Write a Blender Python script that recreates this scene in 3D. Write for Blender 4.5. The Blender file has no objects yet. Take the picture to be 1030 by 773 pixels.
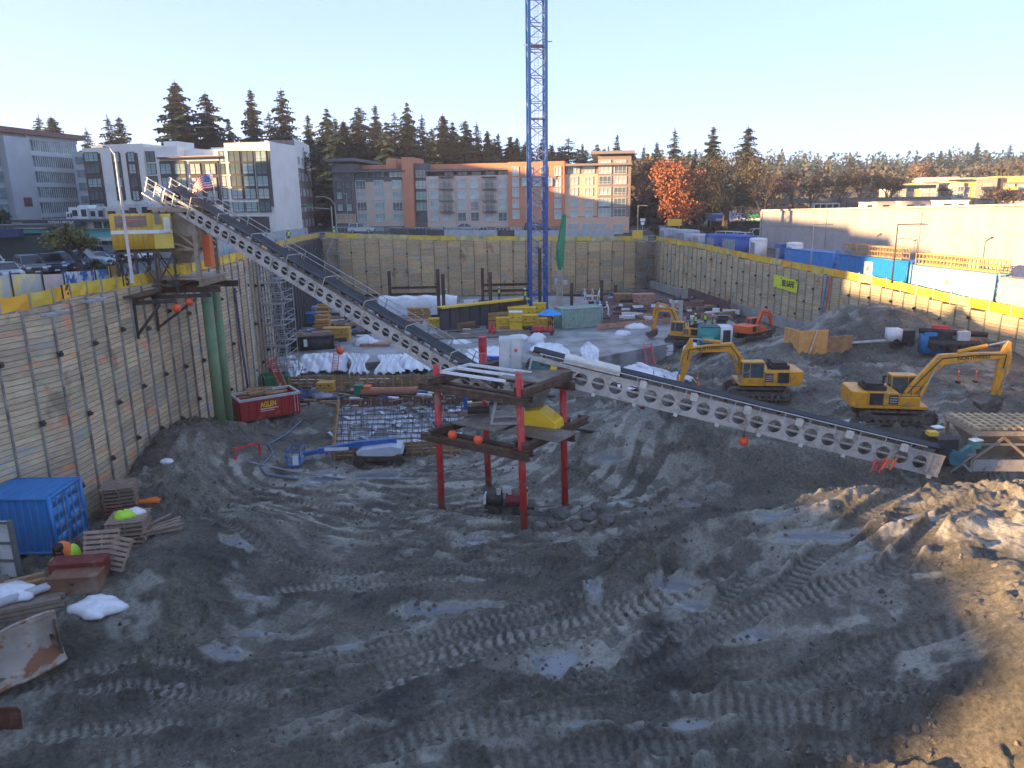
import bpy, bmesh, math, random
import numpy as np
from mathutils import Vector, Matrix
S = bpy.context.scene
COL = S.collection
rad = math.radians
# ---------------------------------------------------------------- camera
PITCH, ROLL, FPX, H = rad(14.0), rad(.8), 744.0, 15.5
_f = Vector((0, math.cos(PITCH), -math.sin(PITCH)))
_u0 = Vector((0, math.sin(PITCH), math.cos(PITCH)))
_r0 = Vector((1, 0, 0))
_r = _r0 * math.cos(ROLL) - _u0 * math.sin(ROLL)
_u = _r0 * math.sin(ROLL) + _u0 * math.cos(ROLL)
cam = bpy.data.objects.new('camera', bpy.data.cameras.new('camera'))
COL.objects.link(cam)
cam.matrix_world = Matrix(((_r.x, _u.x, -_f.x, 0), (_r.y, _u.y, -_f.y, 0), (_r.z, _u.z, -_f.z, H), (0, 0, 0, 1)))
cam.data.sensor_width = 36
cam.data.lens = 36 * FPX / 1030
cam.data.clip_start = .3
cam.data.clip_end = 6000
S.camera = cam
# ---------------------------------------------------------------- sky, sun, exposure
SUNV = Vector((-1, -.3, .18)).normalized()
w = bpy.data.worlds.new('World'); S.world = w; w.use_nodes = True
nt = w.node_tree
bg = nt.nodes['Background']
sky = nt.nodes.new('ShaderNodeTexSky'); sky.sky_type = 'NISHITA'; sky.sun_disc = False
sky.sun_elevation = math.asin(SUNV.z); sky.sun_rotation = math.atan2(SUNV.x, SUNV.y)
sky.air_density = .5; sky.dust_density = .3; sky.ozone_density = 5.5; sky.altitude = 50
gm = nt.nodes.new('ShaderNodeGamma'); gm.inputs[1].default_value = .4; nt.links.new(sky.outputs[0], gm.inputs[0])
tn = nt.nodes.new('ShaderNodeVectorMath'); tn.operation = 'MULTIPLY'; tn.inputs[1].default_value = (.97, .90, .98); nt.links.new(gm.outputs[0], tn.inputs[0]); nt.links.new(tn.outputs[0], bg.inputs[0]); bg.inputs[1].default_value = .14
sl = bpy.data.lights.new('sun', 'SUN'); sl.energy = 3.2; sl.angle = rad(.6); sl.color = (1, .62, .29)
so = bpy.data.objects.new('sun', sl); COL.objects.link(so)
so.rotation_euler = SUNV.to_track_quat('Z', 'Y').to_euler(); so.location = (-60, -20, 60)
S.view_settings.view_transform = 'Standard'; S.view_settings.look = 'None'
S.view_settings.exposure = 2.82; S.view_settings.gamma = 1
S.render.engine = 'CYCLES'
S.cycles.use_denoising = True
S.cycles.max_bounces = 5; S.cycles.diffuse_bounces = 3; S.cycles.glossy_bounces = 2
S.cycles.transmission_bounces = 3; S.cycles.volume_bounces = 0; S.cycles.transparent_max_bounces = 6
S.cycles.caustics_reflective = False; S.cycles.caustics_refractive = False

# ---------------------------------------------------------------- sight lines of the survey photo -> points of the place
def ray(px, py):
    a, b = (px - 515) / FPX, (386.5 - py) / FPX
    return _f + _r * a + _u * b
def atz(px, py, z=0.0):
    d = ray(px, py); return Vector((0, 0, H)) + d * ((z - H) / d.z)
def aty(px, py, Y):
    d = ray(px, py); return Vector((0, 0, H)) + d * (Y / d.y)
def atw(px, py, A, B):
    d = ray(px, py); ex, ey = B[0] - A[0], B[1] - A[1]
    return Vector((0, 0, H)) + d * ((A[0] * ey - A[1] * ex) / (d.x * ey - d.y * ex))
rng = random.Random(7)
V = Vector

# ---------------------------------------------------------------- materials
MATS = {}
def mat(name, rgb, rough=.7, metal=0., var=.25, scale=2.0, bump=0., dirt=None, dscale=1.2, dlo=.5, dhi=.7, spec=.5, trans=0., bscale=8.):
    if name in MATS: return MATS[name]
    m = bpy.data.materials.new(name); MATS[name] = m; m.use_nodes = True
    n = m.node_tree; L = n.links; b = n.nodes['Principled BSDF']
    b.inputs['Roughness'].default_value = rough; b.inputs['Metallic'].default_value = metal
    b.inputs['Specular IOR Level'].default_value = spec
    tc = n.nodes.new('ShaderNodeTexCoord')
    no = n.nodes.new('ShaderNodeTexNoise'); no.inputs['Scale'].default_value = scale; no.inputs['Detail'].default_value = 5
    L.new(tc.outputs['Object'], no.inputs['Vector'])
    mp = n.nodes.new('ShaderNodeMapRange'); mp.inputs[1].default_value = .3; mp.inputs[2].default_value = .7
    mp.inputs[3].default_value = 1 - var; mp.inputs[4].default_value = 1 + var * .6
    L.new(no.outputs[0], mp.inputs[0])
    mx = n.nodes.new('ShaderNodeVectorMath'); mx.operation = 'SCALE'; mx.inputs[0].default_value = rgb
    L.new(mp.outputs[0], mx.inputs['Scale'])
    out = mx.outputs[0]
    if dirt:
        n2 = n.nodes.new('ShaderNodeTexNoise'); n2.inputs['Scale'].default_value = dscale; n2.inputs['Detail'].default_value = 7; n2.inputs['Roughness'].default_value = .65
        L.new(tc.outputs['Object'], n2.inputs['Vector'])
        m2 = n.nodes.new('ShaderNodeMapRange'); m2.inputs[1].default_value = dlo; m2.inputs[2].default_value = dhi
        L.new(n2.outputs[0], m2.inputs[0])
        mi = n.nodes.new('ShaderNodeMix'); mi.data_type = 'RGBA'; mi.inputs[7].default_value = (*dirt, 1)
        L.new(m2.outputs[0], mi.inputs[0]); L.new(out, mi.inputs[6]); out = mi.outputs[2]
    L.new(out, b.inputs['Base Color'])
    if bump:
        n3 = n.nodes.new('ShaderNodeTexNoise'); n3.inputs['Scale'].default_value = bscale; n3.inputs['Detail'].default_value = 4
        L.new(tc.outputs['Object'], n3.inputs['Vector'])
        bp = n.nodes.new('ShaderNodeBump'); bp.inputs['Strength'].default_value = 1; bp.inputs['Distance'].default_value = bump
        L.new(n3.outputs[0], bp.inputs['Height']); L.new(bp.outputs[0], b.inputs['Normal'])
    if trans: b.inputs['Transmission Weight'].default_value = trans
    return m
MUD = (.16, .14, .12)
steel = mat('pale_paint_steel', (.46, .43, .40), .55, .1, .15, dirt=(.22, .19, .16), dscale=2.5)
grey_steel = mat('galvanised', (.36, .37, .38), .45, .5, .2)
rust = mat('rusty_beam', (.10, .065, .05), .8, .2, .4, dirt=(.17, .10, .065), dscale=2)
dark_steel = mat('dark_steel', (.045, .045, .05), .6, .3, .3, dirt=(.1, .08, .07))
red_paint = mat('red_pipe', (.50, .022, .030), .45, 0, .2, dirt=(.26, .13, .11), dscale=1.8, dlo=.50, dhi=.62)
yel = mat('machine_yellow', (.68, .31, .016), .42, 0, .12, dirt=(.26, .18, .10), dscale=2.2, dlo=.50, dhi=.68)
yel2 = mat('site_yellow', (.72, .47, .03), .5, 0, .15, dirt=(.4, .3, .1), dlo=.58)
black = mat('black_rubber', (.018, .018, .02), .7, 0, .3, dirt=(.07, .06, .05))
belt_m = mat('belt_rubber', (.022, .024, .030), .55, 0, .3, dirt=(.05, .05, .055))
trackm = mat('track_steel', (.085, .075, .065), .7, .3, .35, dirt=(.17, .15, .125), dscale=3, dlo=.42, dhi=.6)
glass = mat('window_glass', (.11, .155, .16), .06, 0, .3, scale=.8, spec=.8)
glass2 = mat('pale_glass', (.33, .47, .45), .08, 0, .4, scale=.5, spec=.8)  # paler, greener glass tone for some of the windows
blind = mat('window_blind', (.45, .50, .47), .3, 0, .35, scale=.35, spec=.6)
white_tarp = mat('white_sheeting', (.76, .78, .82), .45, 0, .12, scale=1, bump=.04, bscale=3, dirt=(.36, .36, .38), dlo=.55, dhi=.8)
orange = mat('orange_red_ball', (.85, .10, .03), .45, 0, .05)
orange_pl = mat('orange_plastic', (.80, .16, .04), .5, 0, .1)
hiviz = mat('hi_vis_lime', (.45, .75, .05), .6, 0, .1)
hivor = mat('hi_vis_orange', (.85, .20, .03), .6, 0, .1)
skin = mat('skin', (.50, .30, .21), .6, 0, .05)
navy = mat('work_cloth', (.04, .05, .08), .85, 0, .2)
white = mat('white_paint', (.72, .73, .74), .5, 0, .12, dirt=(.4, .38, .34), dlo=.6, dhi=.85)
lightgrey = mat('light_grey_paint', (.50, .51, .52), .5, 0, .15, dirt=(.3, .28, .26), dlo=.55)
blue_c = mat('container_blue', (.008, .19, .50), .42, .0, .12, dirt=(.06, .10, .20), dlo=.62, dhi=.85)
blue_l = mat('container_light_blue', (.22, .45, .62), .5, 0, .15, dirt=(.25, .3, .33), dlo=.6)
blue_p = mat('lift_blue', (.02, .11, .36), .4, 0, .12, dirt=(.1, .12, .18), dlo=.6)
green_p = mat('green_pipe', (.13, .235, .125), .6, .1, .2, dirt=(.20, .15, .09), dscale=1, dlo=.5, dhi=.75)
green_b = mat('green_boom', (.01, .30, .14), .45, 0, .2)
green_d = mat('green_bin', (.01, .19, .09), .5, 0, .2)
mint = mat('mint_container', (.27, .38, .33), .6, 0, .15, dirt=(.2, .2, .17), dlo=.55)
teal = mat('teal_paint', (.02, .25, .24), .45, 0, .15)
red_d = mat('dumpster_red', (.40, .015, .02), .5, 0, .15, dirt=(.28, .12, .10), dlo=.55, dhi=.8)
red_s = mat('strap_red', (.65, .05, .05), .5)
lumber = mat('lumber', (.40, .25, .12), .8, 0, .3, scale=4, dirt=(.2, .15, .10), dlo=.5)
ply = mat('form_plywood', (.34, .20, .09), .75, 0, .3, scale=2, dirt=(.14, .11, .09), dlo=.5)
palletw = mat('pallet_wood', (.34, .24, .18), .85, 0, .3, scale=5, dirt=(.2, .17, .15))
orange_ply = mat('orange_formply', (.60, .32, .10), .7, 0, .2, dirt=(.3, .2, .1), dlo=.55)
tan_steel = mat('tan_hopper_steel', (.36, .30, .23), .7, .1, .25, dirt=(.24, .17, .11), dscale=1.6, dlo=.45, dhi=.7, bump=.01)
conc = mat('concrete', (.30, .30, .29), .85, 0, .2, scale=.8, dirt=(.2, .195, .185), dscale=.5, bump=.01)
conc_wet = mat('wet_mud_slab', (.34, .355, .36), .45, 0, .3, scale=.5, dirt=(.13, .13, .125), dscale=.35, dlo=.45, dhi=.65)
purple_tarp = mat('dark_membrane', (.13, .07, .075), .7, 0, .3)
membrane = mat('black_membrane', (.045, .05, .062), .55, 0, .4, scale=.6)
blue_cv = mat('blue_crane', (.010, .085, .30), .45, .1, .2, dirt=(.25, .28, .40), dscale=.8, dlo=.58, dhi=.7)
bark = mat('bark', (.06, .045, .035), .9, 0, .3, scale=6)
text_b = mat('lettering_black', (.02, .02, .02), .6, 0, .05)
text_w = mat('lettering_white', (.75, .75, .75), .6, 0, .05)
text_y = mat('lettering_yellow', (.85, .55, .02), .6, 0, .05)
text_g = mat('lettering_green', (.03, .35, .22), .6)
text_r = mat('lettering_red', (.6, .05, .04), .6)

# ---------------------------------------------------------------- mesh builder
class MB:
    def __init__(s): s.v = []; s.f = []; s.m = []; s.k = 0
    def mi(s, k): s.k = k; return s
    def add(s, vs, fs):
        o = len(s.v); s.v += [tuple(p) for p in vs]
        for f in fs: s.f.append([i + o for i in f]); s.m.append(s.k)
    def box(s, c, d, rz=0, rx=0, ry=0):
        x, y, z = d[0] / 2, d[1] / 2, d[2] / 2
        p = [V((i * x, j * y, k * z)) for i in (-1, 1) for j in (-1, 1) for k in (-1, 1)]
        if rx: p = [Matrix.Rotation(rx, 3, 'X') @ q for q in p]
        if ry: p = [Matrix.Rotation(ry, 3, 'Y') @ q for q in p]
        if rz: p = [Matrix.Rotation(rz, 3, 'Z') @ q for q in p]
        c = V(c); s.add([q + c for q in p], [(0, 1, 3, 2), (4, 6, 7, 5), (0, 4, 5, 1), (2, 3, 7, 6), (0, 2, 6, 4), (1, 5, 7, 3)])
        return s
    def bb(s, a, b):   # box by two corners
        return s.box([(a[i] + b[i]) / 2 for i in range(3)], [abs(a[i] - b[i]) for i in range(3)])
    def frame(s, p, q):
        p, q = V(p), V(q); d = (q - p)
        t = d.normalized(); up = V((0, 0, 1)) if abs(t.z) < .95 else V((0, 1, 0))
        a = t.cross(up).normalized(); b = a.cross(t)
        return p, q, a, b
    def beam(s, p, q, w_, h_):
        p, q, a, b = s.frame(p, q); a = a * w_ / 2; b = b * h_ / 2
        s.add([p - a - b, p + a - b, p + a + b, p - a + b, q - a - b, q + a - b, q + a + b, q - a + b],
              [(0, 1, 2, 3), (7, 6, 5, 4), (0, 4, 5, 1), (1, 5, 6, 2), (2, 6, 7, 3), (3, 7, 4, 0)]); return s
    def ibeam(s, p, q, w_, h_, t=.04):
        p, q, a, b = s.frame(p, q)
        for sg in (-1, 1): s.beam(p + b * sg * (h_ - t) / 2, q + b * sg * (h_ - t) / 2, w_, t)
        s.beam(p, q, t, h_ - 2 * t - .004); return s
    def tube(s, p, q, r, n=8, r2=None, cap=True):
        p, q, a, b = s.frame(p, q); r2 = r if r2 is None else r2
        vs = []
        for c, rr in ((p, r), (q, r2)):
            vs += [c + (a * math.cos(2 * math.pi * i / n) + b * math.sin(2 * math.pi * i / n)) * rr for i in range(n)]
        fs = [(i, (i + 1) % n, n + (i + 1) % n, n + i) for i in range(n)]
        if cap: fs += [tuple(range(n - 1, -1, -1)), tuple(range(n, 2 * n))]
        s.add(vs, fs); return s
    def path(s, pts, r, n=6):
        for a, b in zip(pts[:-1], pts[1:]): s.tube(a, b, r, n)
        return s
    def prism(s, pts, d):  # planar polygon (3D points) pushed along d
        n = len(pts); d = V(d); a = [V(p) for p in pts]
        s.add(a + [p + d for p in a], [tuple(range(n)), tuple(range(2 * n - 1, n - 1, -1))] + [(i, n + i, n + (i + 1) % n, (i + 1) % n) for i in range(n)]); return s
    def xz(s, pts, y, t):  # side profile in the xz plane, thickness t centred on y
        return s.prism([(p[0], y - t / 2, p[1]) for p in pts], (0, t, 0))
    def frustum(s, b0, b1, z0, z1, e0=None):  # (x0,x1,y0,y1) below and above
        q = lambda b, z: [(b[0], b[2], z), (b[1], b[2], z), (b[1], b[3], z), (b[0], b[3], z)]
        s.add(q(b0, z0) + q(b1, z1), [(3, 2, 1, 0), (4, 5, 6, 7), (0, 1, 5, 4), (1, 2, 6, 5), (2, 3, 7, 6), (3, 0, 4, 7)]); return s
    def ball(s, c, r, n=12, m=8, sq=(1, 1, 1)):
        vs = []; fs = []
        for i in range(m + 1):
            t = math.pi * i / m
            for j in range(n):
                a = 2 * math.pi * j / n
                vs.append((c[0] + r * sq[0] * math.sin(t) * math.cos(a), c[1] + r * sq[1] * math.sin(t) * math.sin(a), c[2] + r * sq[2] * math.cos(t)))
        for i in range(m):
            for j in range(n): fs.append((i * n + j, (i + 1) * n + j, (i + 1) * n + (j + 1) % n, i * n + (j + 1) % n))
        s.add(vs, fs); return s
    def sheet(s, g):
        nr, nc = len(g), len(g[0])
        s.add([p for row in g for p in row], [(i * nc + j, i * nc + j + 1, (i + 1) * nc + j + 1, (i + 1) * nc + j) for i in range(nr - 1) for j in range(nc - 1)]); return s
    def mesh(s, name, mats, smooth=False):
        me = bpy.data.meshes.new(name); me.from_pydata(s.v, [], s.f)
        for m in (mats if isinstance(mats, (list, tuple)) else [mats]): me.materials.append(m)
        if len(me.materials) > 1: me.polygons.foreach_set('material_index', s.m)
        if smooth: me.polygons.foreach_set('use_smooth', [True] * len(me.polygons))
        me.update(); return me
    def build(s, name, mats, parent=None, smooth=False, bevel=0, loc=None, rz=0, label=None, weld=False):
        o = bpy.data.objects.new(name, s.mesh(name, mats, smooth)); COL.objects.link(o)
        if parent: o.parent = parent
        if loc is not None: o.location = loc
        if rz: o.rotation_euler.z = rz
        if label: o['label'] = label
        if bevel:
            b = o.modifiers.new('bevel', 'BEVEL'); b.width = bevel; b.segments = 1; b.limit_method = 'ANGLE'
        return o
def tag(o, label, cat, group=None, kind=None):
    if label: o['label'] = label
    if cat: o['category'] = cat
    if group: o['group'] = group
    if kind: o['kind'] = kind
    return o
def thing(name, label, cat, loc=(0, 0, 0), rz=0, group=None):
    o = bpy.data.objects.new(name, None); COL.objects.link(o); o.empty_display_size = .3
    o.location = loc; o.rotation_euler.z = rz
    return tag(o, label, cat, group)
def struct(mb, name, m, smooth=False):
    return tag(mb.build(name, m, smooth=smooth), None, None, None, 'structure')
def one(mb, name, m, label, cat, group=None, loc=None, rz=0, smooth=False, bevel=0):
    return tag(mb.build(name, m, None, smooth, bevel, loc, rz), label, cat, group)
def dup(root, loc, rz, label=None, sc=None, group=None):
    r = root.copy(); COL.objects.link(r); r.location = loc; r.rotation_euler = (0, 0, rz)
    if label: r['label'] = label
    if group: r['group'] = group
    if sc: r.scale = (sc, sc, sc) if not isinstance(sc, (tuple, list)) else sc
    for ch in list(root.children):
        c = ch.copy(); COL.objects.link(c); c.parent = r
        for g in ch.children:
            d = g.copy(); COL.objects.link(d); d.parent = c
    return r
def lettering(txt, size, loc, rot, m, parent, name='lettering', bold=.0, width=None):
    cu = bpy.data.curves.new(name, 'FONT'); cu.body = txt; cu.size = size; cu.extrude = .006; cu.align_x = 'CENTER'; cu.align_y = 'CENTER'; cu.offset = bold
    t = bpy.data.objects.new('tmp', cu); COL.objects.link(t)
    me = bpy.data.meshes.new_from_object(t); bpy.data.objects.remove(t); me.name = name
    me.materials.clear(); me.materials.append(m)
    o = bpy.data.objects.new(name, me); COL.objects.link(o); o.parent = parent; o.location = loc; o.rotation_euler = rot
    if width:
        xs = [v.co.x for v in me.vertices]; k = width / (max(xs) - min(xs)); o.scale = (k, 1, 1)
    return o
# ================================================================ pit ground
LW = [(-26.2, -6), (-26.2, 20), (-21.05, 34), (-21.2, 60), (-29.5, 118)]           # left shoring wall, plan
RW = [(25, 131), (35, 81), (45, 31), (51, 1)]           # right shoring wall, plan
LA, LB = ((-20.3, 0), (-21.2, 60)), ((-21.2, 60), (-29.5, 118))
RR = ((25, 131), (35, 81)); BW = ((-29.5, 118), (25, 131))
def interp(tab, y):
    if y <= tab[0][0]: return tab[0][1]
    for (a, b), (c, d) in zip(tab[:-1], tab[1:]):
        if y <= c: return b + (d - b) * (y - a) / (c - a)
    return tab[-1][1]
LTOP = [(-6, 6.6), (7, 7.0), (16, 9.6), (23, 10.7), (30, 10.85), (36, 11.15), (43, 10.95), (62, 11.1), (91, 10.8), (118, 10.2)]  # near end, out of view, set low so sun reaches the foreground
RTOP = [(40, 5.5), (57, 5.9), (65, 6.15), (71, 6.5), (79, 6.8), (88, 7.0), (97, 7.25), (114, 7.9), (131, 8.2)]
BTOP = [(-29.5, 10.1), (-10, 9.1), (15, 8.4), (25, 8.2)]
LWT = [(-6, -26.2), (20, -26.2), (34, -21.05), (60, -21.2), (118, -29.5)]
def lw_x(y): return interp(LWT, y)
def rw_x(y): return 25 + (131 - y) * .2

_nr = np.random.RandomState(3)
_T = [_nr.rand(257, 257) for _ in range(6)]
def vnoise(x, y, sc, k=0):
    t = _T[k % 6]; u = (x / sc + 500.37 + k * 17.1); v = (y / sc + 500.71 + k * 9.3)
    i = np.floor(u).astype(int); j = np.floor(v).astype(int); a = u - i; b = v - j
    a = a * a * (3 - 2 * a); b = b * b * (3 - 2 * b); i %= 256; j %= 256
    return (t[i, j] * (1 - a) + t[i + 1, j] * a) * (1 - b) + (t[i, j + 1] * (1 - a) + t[i + 1, j + 1] * a) * b - .5
def fbm(x, y, sc, n=4, k=0, g=.5):
    r = 0; a = 1
    for o in range(n): r = r + a * vnoise(x, y, sc / 2 ** o, k + o); a *= g
    return r
def sstep(a, b, x):
    t = np.clip((x - a) / (b - a), 0, 1); return t * t * (3 - 2 * t)
BUMPS = [  # x, y, rx, ry, rot(deg), h
    (-19.6, 42.5, 3.6, 6.5, 5, 2.6), (-13.5, 30.5, 3.4, 5.0, -10, 1.5), (-17.8, 36, 2.2, 3, 0, .5),
    (8.5, 43.0, 7.5, 4.0, 12, 2.7), (15.5, 40.5, 6.5, 3.6, -10, 1.9), (13.5, 53.5, 9, 4.5, -5, 1.3),
    (4.8, 34.5, 2.2, 1.6, 30, .55), (-1.0, 33.4, 3.5, 1.0, -5, .42), (-3.3, 34.6, 2.0, .9, 10, .25),
    (31.5, 67, 6, 6, 0, 3.5), (37, 61, 5, 9, 0, 1.9), (24.5, 61, 5, 2.2, 15, 1.2), (28, 54.5, 4, 1.6, -5, .9), (23.5, 75, 3, 3, 0, .7), (27.5, 79, 3, 3.5, 0, 1.0), (-19.5, 27, 6, 6, 0, 1.25),
    (29.5, 50.5, 4.5, 2.4, 10, .9), (31, 46, 5, 2, 10, .6),
    (7.5, 28.2, 4.5, 1.0, 12, .85), (4.3, 26.5, 3.2, .7, 20, .45), (14.3, 30.0, 3.0, .7, 28, .6), (1.5, 25.3, 3.0, .8, 18, .5),
    (14.8, 17.5, 3.0, 2.6, 20, 1.6), (15.9, 20.6, 2.5, 2.0, 20, .9), (10.7, 18.4, 1.4, .8, -20, .5), (8.2, 17.2, 1.2, .5, -10, .35), (7.0, 19.9, 1.9, .45, 5, .36),
    (17.2, 26.3, 1.4, .5, 25, .5), (14.6, 27.2, .9, .5, 40, .55), (16.2, 24.2, 1.2, .6, 60, .45), (16.6, 22.6, 1.1, .8, 60, .5),
    (-4.5, 26.7, 2.8, .6, 15, .45), (-2.3, 24.8, 2.2, .6, 15, .35), (-7.5, 22.3, 3, .8, 18, .35), (-12, 22, 3, 1.5, 30, .4), (2.0, 30, 2.5, .7, 8, .35),
    (1.6, 19.6, 1.8, .5, 15, .3), (-9.5, 25.2, 2.5, .9, 20, -.45), (-10.5, 33, 3.5, 1.2, 60, .3)]
def big_h(x, y):
    z = np.zeros_like(x)
    # haul ramp that climbs to the hopper on the right
    t = (x * .80 + (y - 17) * .42)
    z = z + 3.3 * sstep(3, 21, t) * sstep(34.2, 30.0, y + .10 * (22 - x)) * sstep(0, 1, 1)
    # raised haul bench right of the excavation
    z = z + 2.2 * sstep(15, 24, x) * sstep(35, 39, y) * sstep(92, 60, y)
    z = z + .6 * sstep(38, 44, y) * sstep(75, 62, y) * sstep(3, 8, x) * sstep(26, 18, x)
    for bx, by, rx, ry, ro, h in BUMPS:
        c, s_ = math.cos(rad(ro)), math.sin(rad(ro))
        u = ((x - bx) * c + (y - by) * s_) / rx; v = (-(x - bx) * s_ + (y - by) * c) / ry
        q = u * u + v * v
        z = z + h * np.exp(-1.3 * q ** 1.25)
    # dug hole in front of the mud slab
    u = (x - 11.5) / 6.5; v = (y - 71.5) / 5.5
    z = z - 1.6 * np.exp(-(u ** 4 + v ** 4))
    u = (x - 6) / 3.0; v = (y - 59) / 4.0
    z = z - .8 * np.exp(-(u ** 4 + v ** 4))
    return z
TRACKS = [
    ([(60, 790), (200, 742), (330, 700), (470, 652), (600, 622), (700, 590)], .9, .36, .10), ([(-20, 700), (120, 668), (250, 672), (380, 650), (500, 625), (620, 598)], .55, .30, .08),
    ([(560, 780), (680, 735), (800, 690), (900, 640), (1040, 610)], .9, .34, .09), ([(640, 775), (740, 745), (860, 700), (1040, 668)], .6, .30, .08), ([(200, 780), (360, 745), (520, 700), (660, 672), (800, 668)], .6, .30, .08),
    ([(740, 640), (790, 590), (850, 545), (930, 510), (1040, 505)], .9, .34, .10), ([(700, 560), (780, 520), (860, 492), (960, 482)], .6, .3, .08), ([(180, 520), (260, 560), (360, 575), (480, 570), (600, 575)], .6, .3, .06),  # pixel polyline on the photo, width (m), lug pitch, depth
    ([(150, 772), (323, 709), (465, 660), (600, 632), (690, 598), (760, 560)], 1.0, .42, .11),
    ([(120, 715), (282, 676), (384, 660), (506, 634), (600, 610)], .55, .30, .08),
    ([(100, 735), (230, 700), (384, 681), (520, 650), (640, 618)], .5, .30, .06),
    ([(300, 785), (425, 741), (527, 722), (620, 715), (697, 718), (834, 712), (920, 722), (1040, 730)], 1.05, .36, .10),
    ([(420, 790), (600, 752), (760, 748), (900, 757), (1040, 765)], .9, .36, .10),
    ([(700, 640), (765, 618), (834, 592), (889, 574), (960, 560), (1040, 556)], 1.0, .34, .08),
    ([(790, 600), (816, 568), (852, 531), (907, 497), (994, 483), (1050, 480)], .9, .34, .12),
    ([(870, 600), (902, 568), (935, 531), (965, 508), (1030, 498)], .8, .34, .12),
    ([(610, 692), (690, 665), (740, 632), (800, 606)], .7, .30, .07),
    ([(620, 668), (680, 640), (730, 610), (765, 570)], .6, .30, .07),
    ([(50, 700), (150, 692), (250, 700), (330, 730)], .5, .30, .05),
    ([(-20, 760), (60, 742), (160, 730), (260, 722)], .6, .30, .06),
    ([(240, 520), (330, 535), (420, 552), (520, 556), (600, 545)], .5, .3, .06),
    ([(200, 500), (300, 505), (400, 528), (470, 548)], .5, .3, .06),
    ([(330, 480), (400, 500), (470, 520), (560, 530)], .5, .3, .05),
    ([(470, 470), (420, 500), (380, 530), (400, 556)], .5, .3, .05),
    ([(560, 470), (600, 490), (620, 520)], .5, .3, .05),
    ([(800, 430), (850, 425), (920, 428)], .6, .3, .06), ([(690, 430), (760, 418), (830, 412), (930, 385)], .6, .3, .06),
    ([(230, 600), (300, 590), (400, 585), (500, 590)], .5, .3, .05)]
SWIRL = []
for k in range(26):   # light clay smears left by turning machines
    cx, cy = -6.5 + rng.uniform(-7, 8), 38.5 + rng.uniform(-5.5, 6); R_ = rng.uniform(2.5, 9); a0 = rng.uniform(3.4, 5.6)
    SWIRL.append(([(cx + R_ * 1.5 * math.cos(a0 + t * .22), cy + R_ * math.sin(a0 + t * .22) * .8 + R_ * .5) for t in range(7)], rng.uniform(.25, .6)))
PUDDLES = [(563, 666, .95, .65), (622, 505, .6, .3), (597, 592, .3, .7), (265, 640, .8, .35), (478, 545, .7, .35), (790, 520, 1.2, .35), (690, 612, .8, .35),
           (240, 548, .6, .25), (330, 482, 1.6, 1.1), (375, 478, 1.2, .7), (865, 425, 1.3, .8), (615, 462, 1.0, .35), (690, 510, .5, .25), (470, 585, .5, .2),
           (760, 640, .7, .3), (880, 560, .8, .22), (920, 520, .8, .2), (700, 730, .9, .25), (345, 650, .6, .15), (225, 655, .6, .3), (255, 600, .5, .15), (820, 540, 1.3, .35), (455, 615, 1.6, .4), (680, 590, .8, .3), (590, 730, .6, .2)]
ys = np.concatenate([np.arange(9, 30, .07), np.arange(30, 50, .10), np.arange(50, 80, .2), np.arange(80, 132.5, .5)])
xs = np.concatenate([np.arange(-31, -24, .4), np.arange(-24, 26, .085), np.arange(26, 51.2, .22)])
GX, GY = np.meshgrid(xs, ys)
GX = GX.astype(np.float64)
Z = big_h(GX, GY)
clay = np.zeros_like(Z); wet = np.zeros_like(Z)
rough_h = fbm(GX, GY, 6, 3, 0) * .35 + fbm(GX, GY, 1.3, 3, 2) * .16 + (.1 - np.abs(fbm(GX, GY, .33, 2, 5))) * .16
clod = np.maximum(fbm(GX, GY, .42, 3, 1), -.05)
rough_mask = .35 + .65 * sstep(-.05, .25, fbm(GX, GY, 5, 2, 4))
Z += rough_h * (.6 + .4 * rough_mask) + clod * .62 * rough_mask
Z += (.12 - np.abs(fbm(GX, GY, 1.1, 3, 3))) * .42 * rough_mask
def seg_field(pts):
    best = np.full(GX.shape, 1e9); arc = np.zeros(GX.shape); side = np.zeros(GX.shape); L = 0
    x0 = min(p[0] for p in pts) - 1.5; x1 = max(p[0] for p in pts) + 1.5; y0 = min(p[1] for p in pts) - 1.5; y1 = max(p[1] for p in pts) + 1.5
    i0, i1 = np.searchsorted(ys, [y0, y1]); j0, j1 = np.searchsorted(xs, [x0, x1])
    sl_ = (slice(i0, i1), slice(j0, j1)); x = GX[sl_]; y = GY[sl_]
    b = np.full(x.shape, 1e9); a_ = np.zeros(x.shape); sd = np.zeros(x.shape)
    for p, q in zip(pts[:-1], pts[1:]):
        dx, dy = q[0] - p[0], q[1] - p[1]; l = math.hypot(dx, dy)
        if l < 1e-6: continue
        t = np.clip(((x - p[0]) * dx + (y - p[1]) * dy) / l / l, 0, 1)
        ex = x - p[0] - t * dx; ey = y - p[1] - t * dy; d = np.hypot(ex, ey)
        m = d < b; b = np.where(m, d, b); a_ = np.where(m, L + t * l, a_); sd = np.where(m, (ex * -dy + ey * dx) / l, sd); L += l
    return sl_, b, a_, sd, L
def smooth_pts(p, n=2):
    for _ in range(n):
        q = [p[0]]
        for a, b in zip(p[:-1], p[1:]): q += [(a[0] * .75 + b[0] * .25, a[1] * .75 + b[1] * .25), (a[0] * .25 + b[0] * .75, a[1] * .25 + b[1] * .75)]
        p = q + [p[-1]]
    return p
def ground_z0(x, y): return float(big_h(np.array([float(x)]), np.array([float(y)]))[0])
def on_ground(px, py, zf=ground_z0):
    d = ray(px, py); s_ = (0 - H) / d.z * .55
    for _ in range(400):
        p = V((0, 0, H)) + d * s_
        if p.z <= zf(p.x, p.y): break
        s_ *= 1.004
    return p
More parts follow.
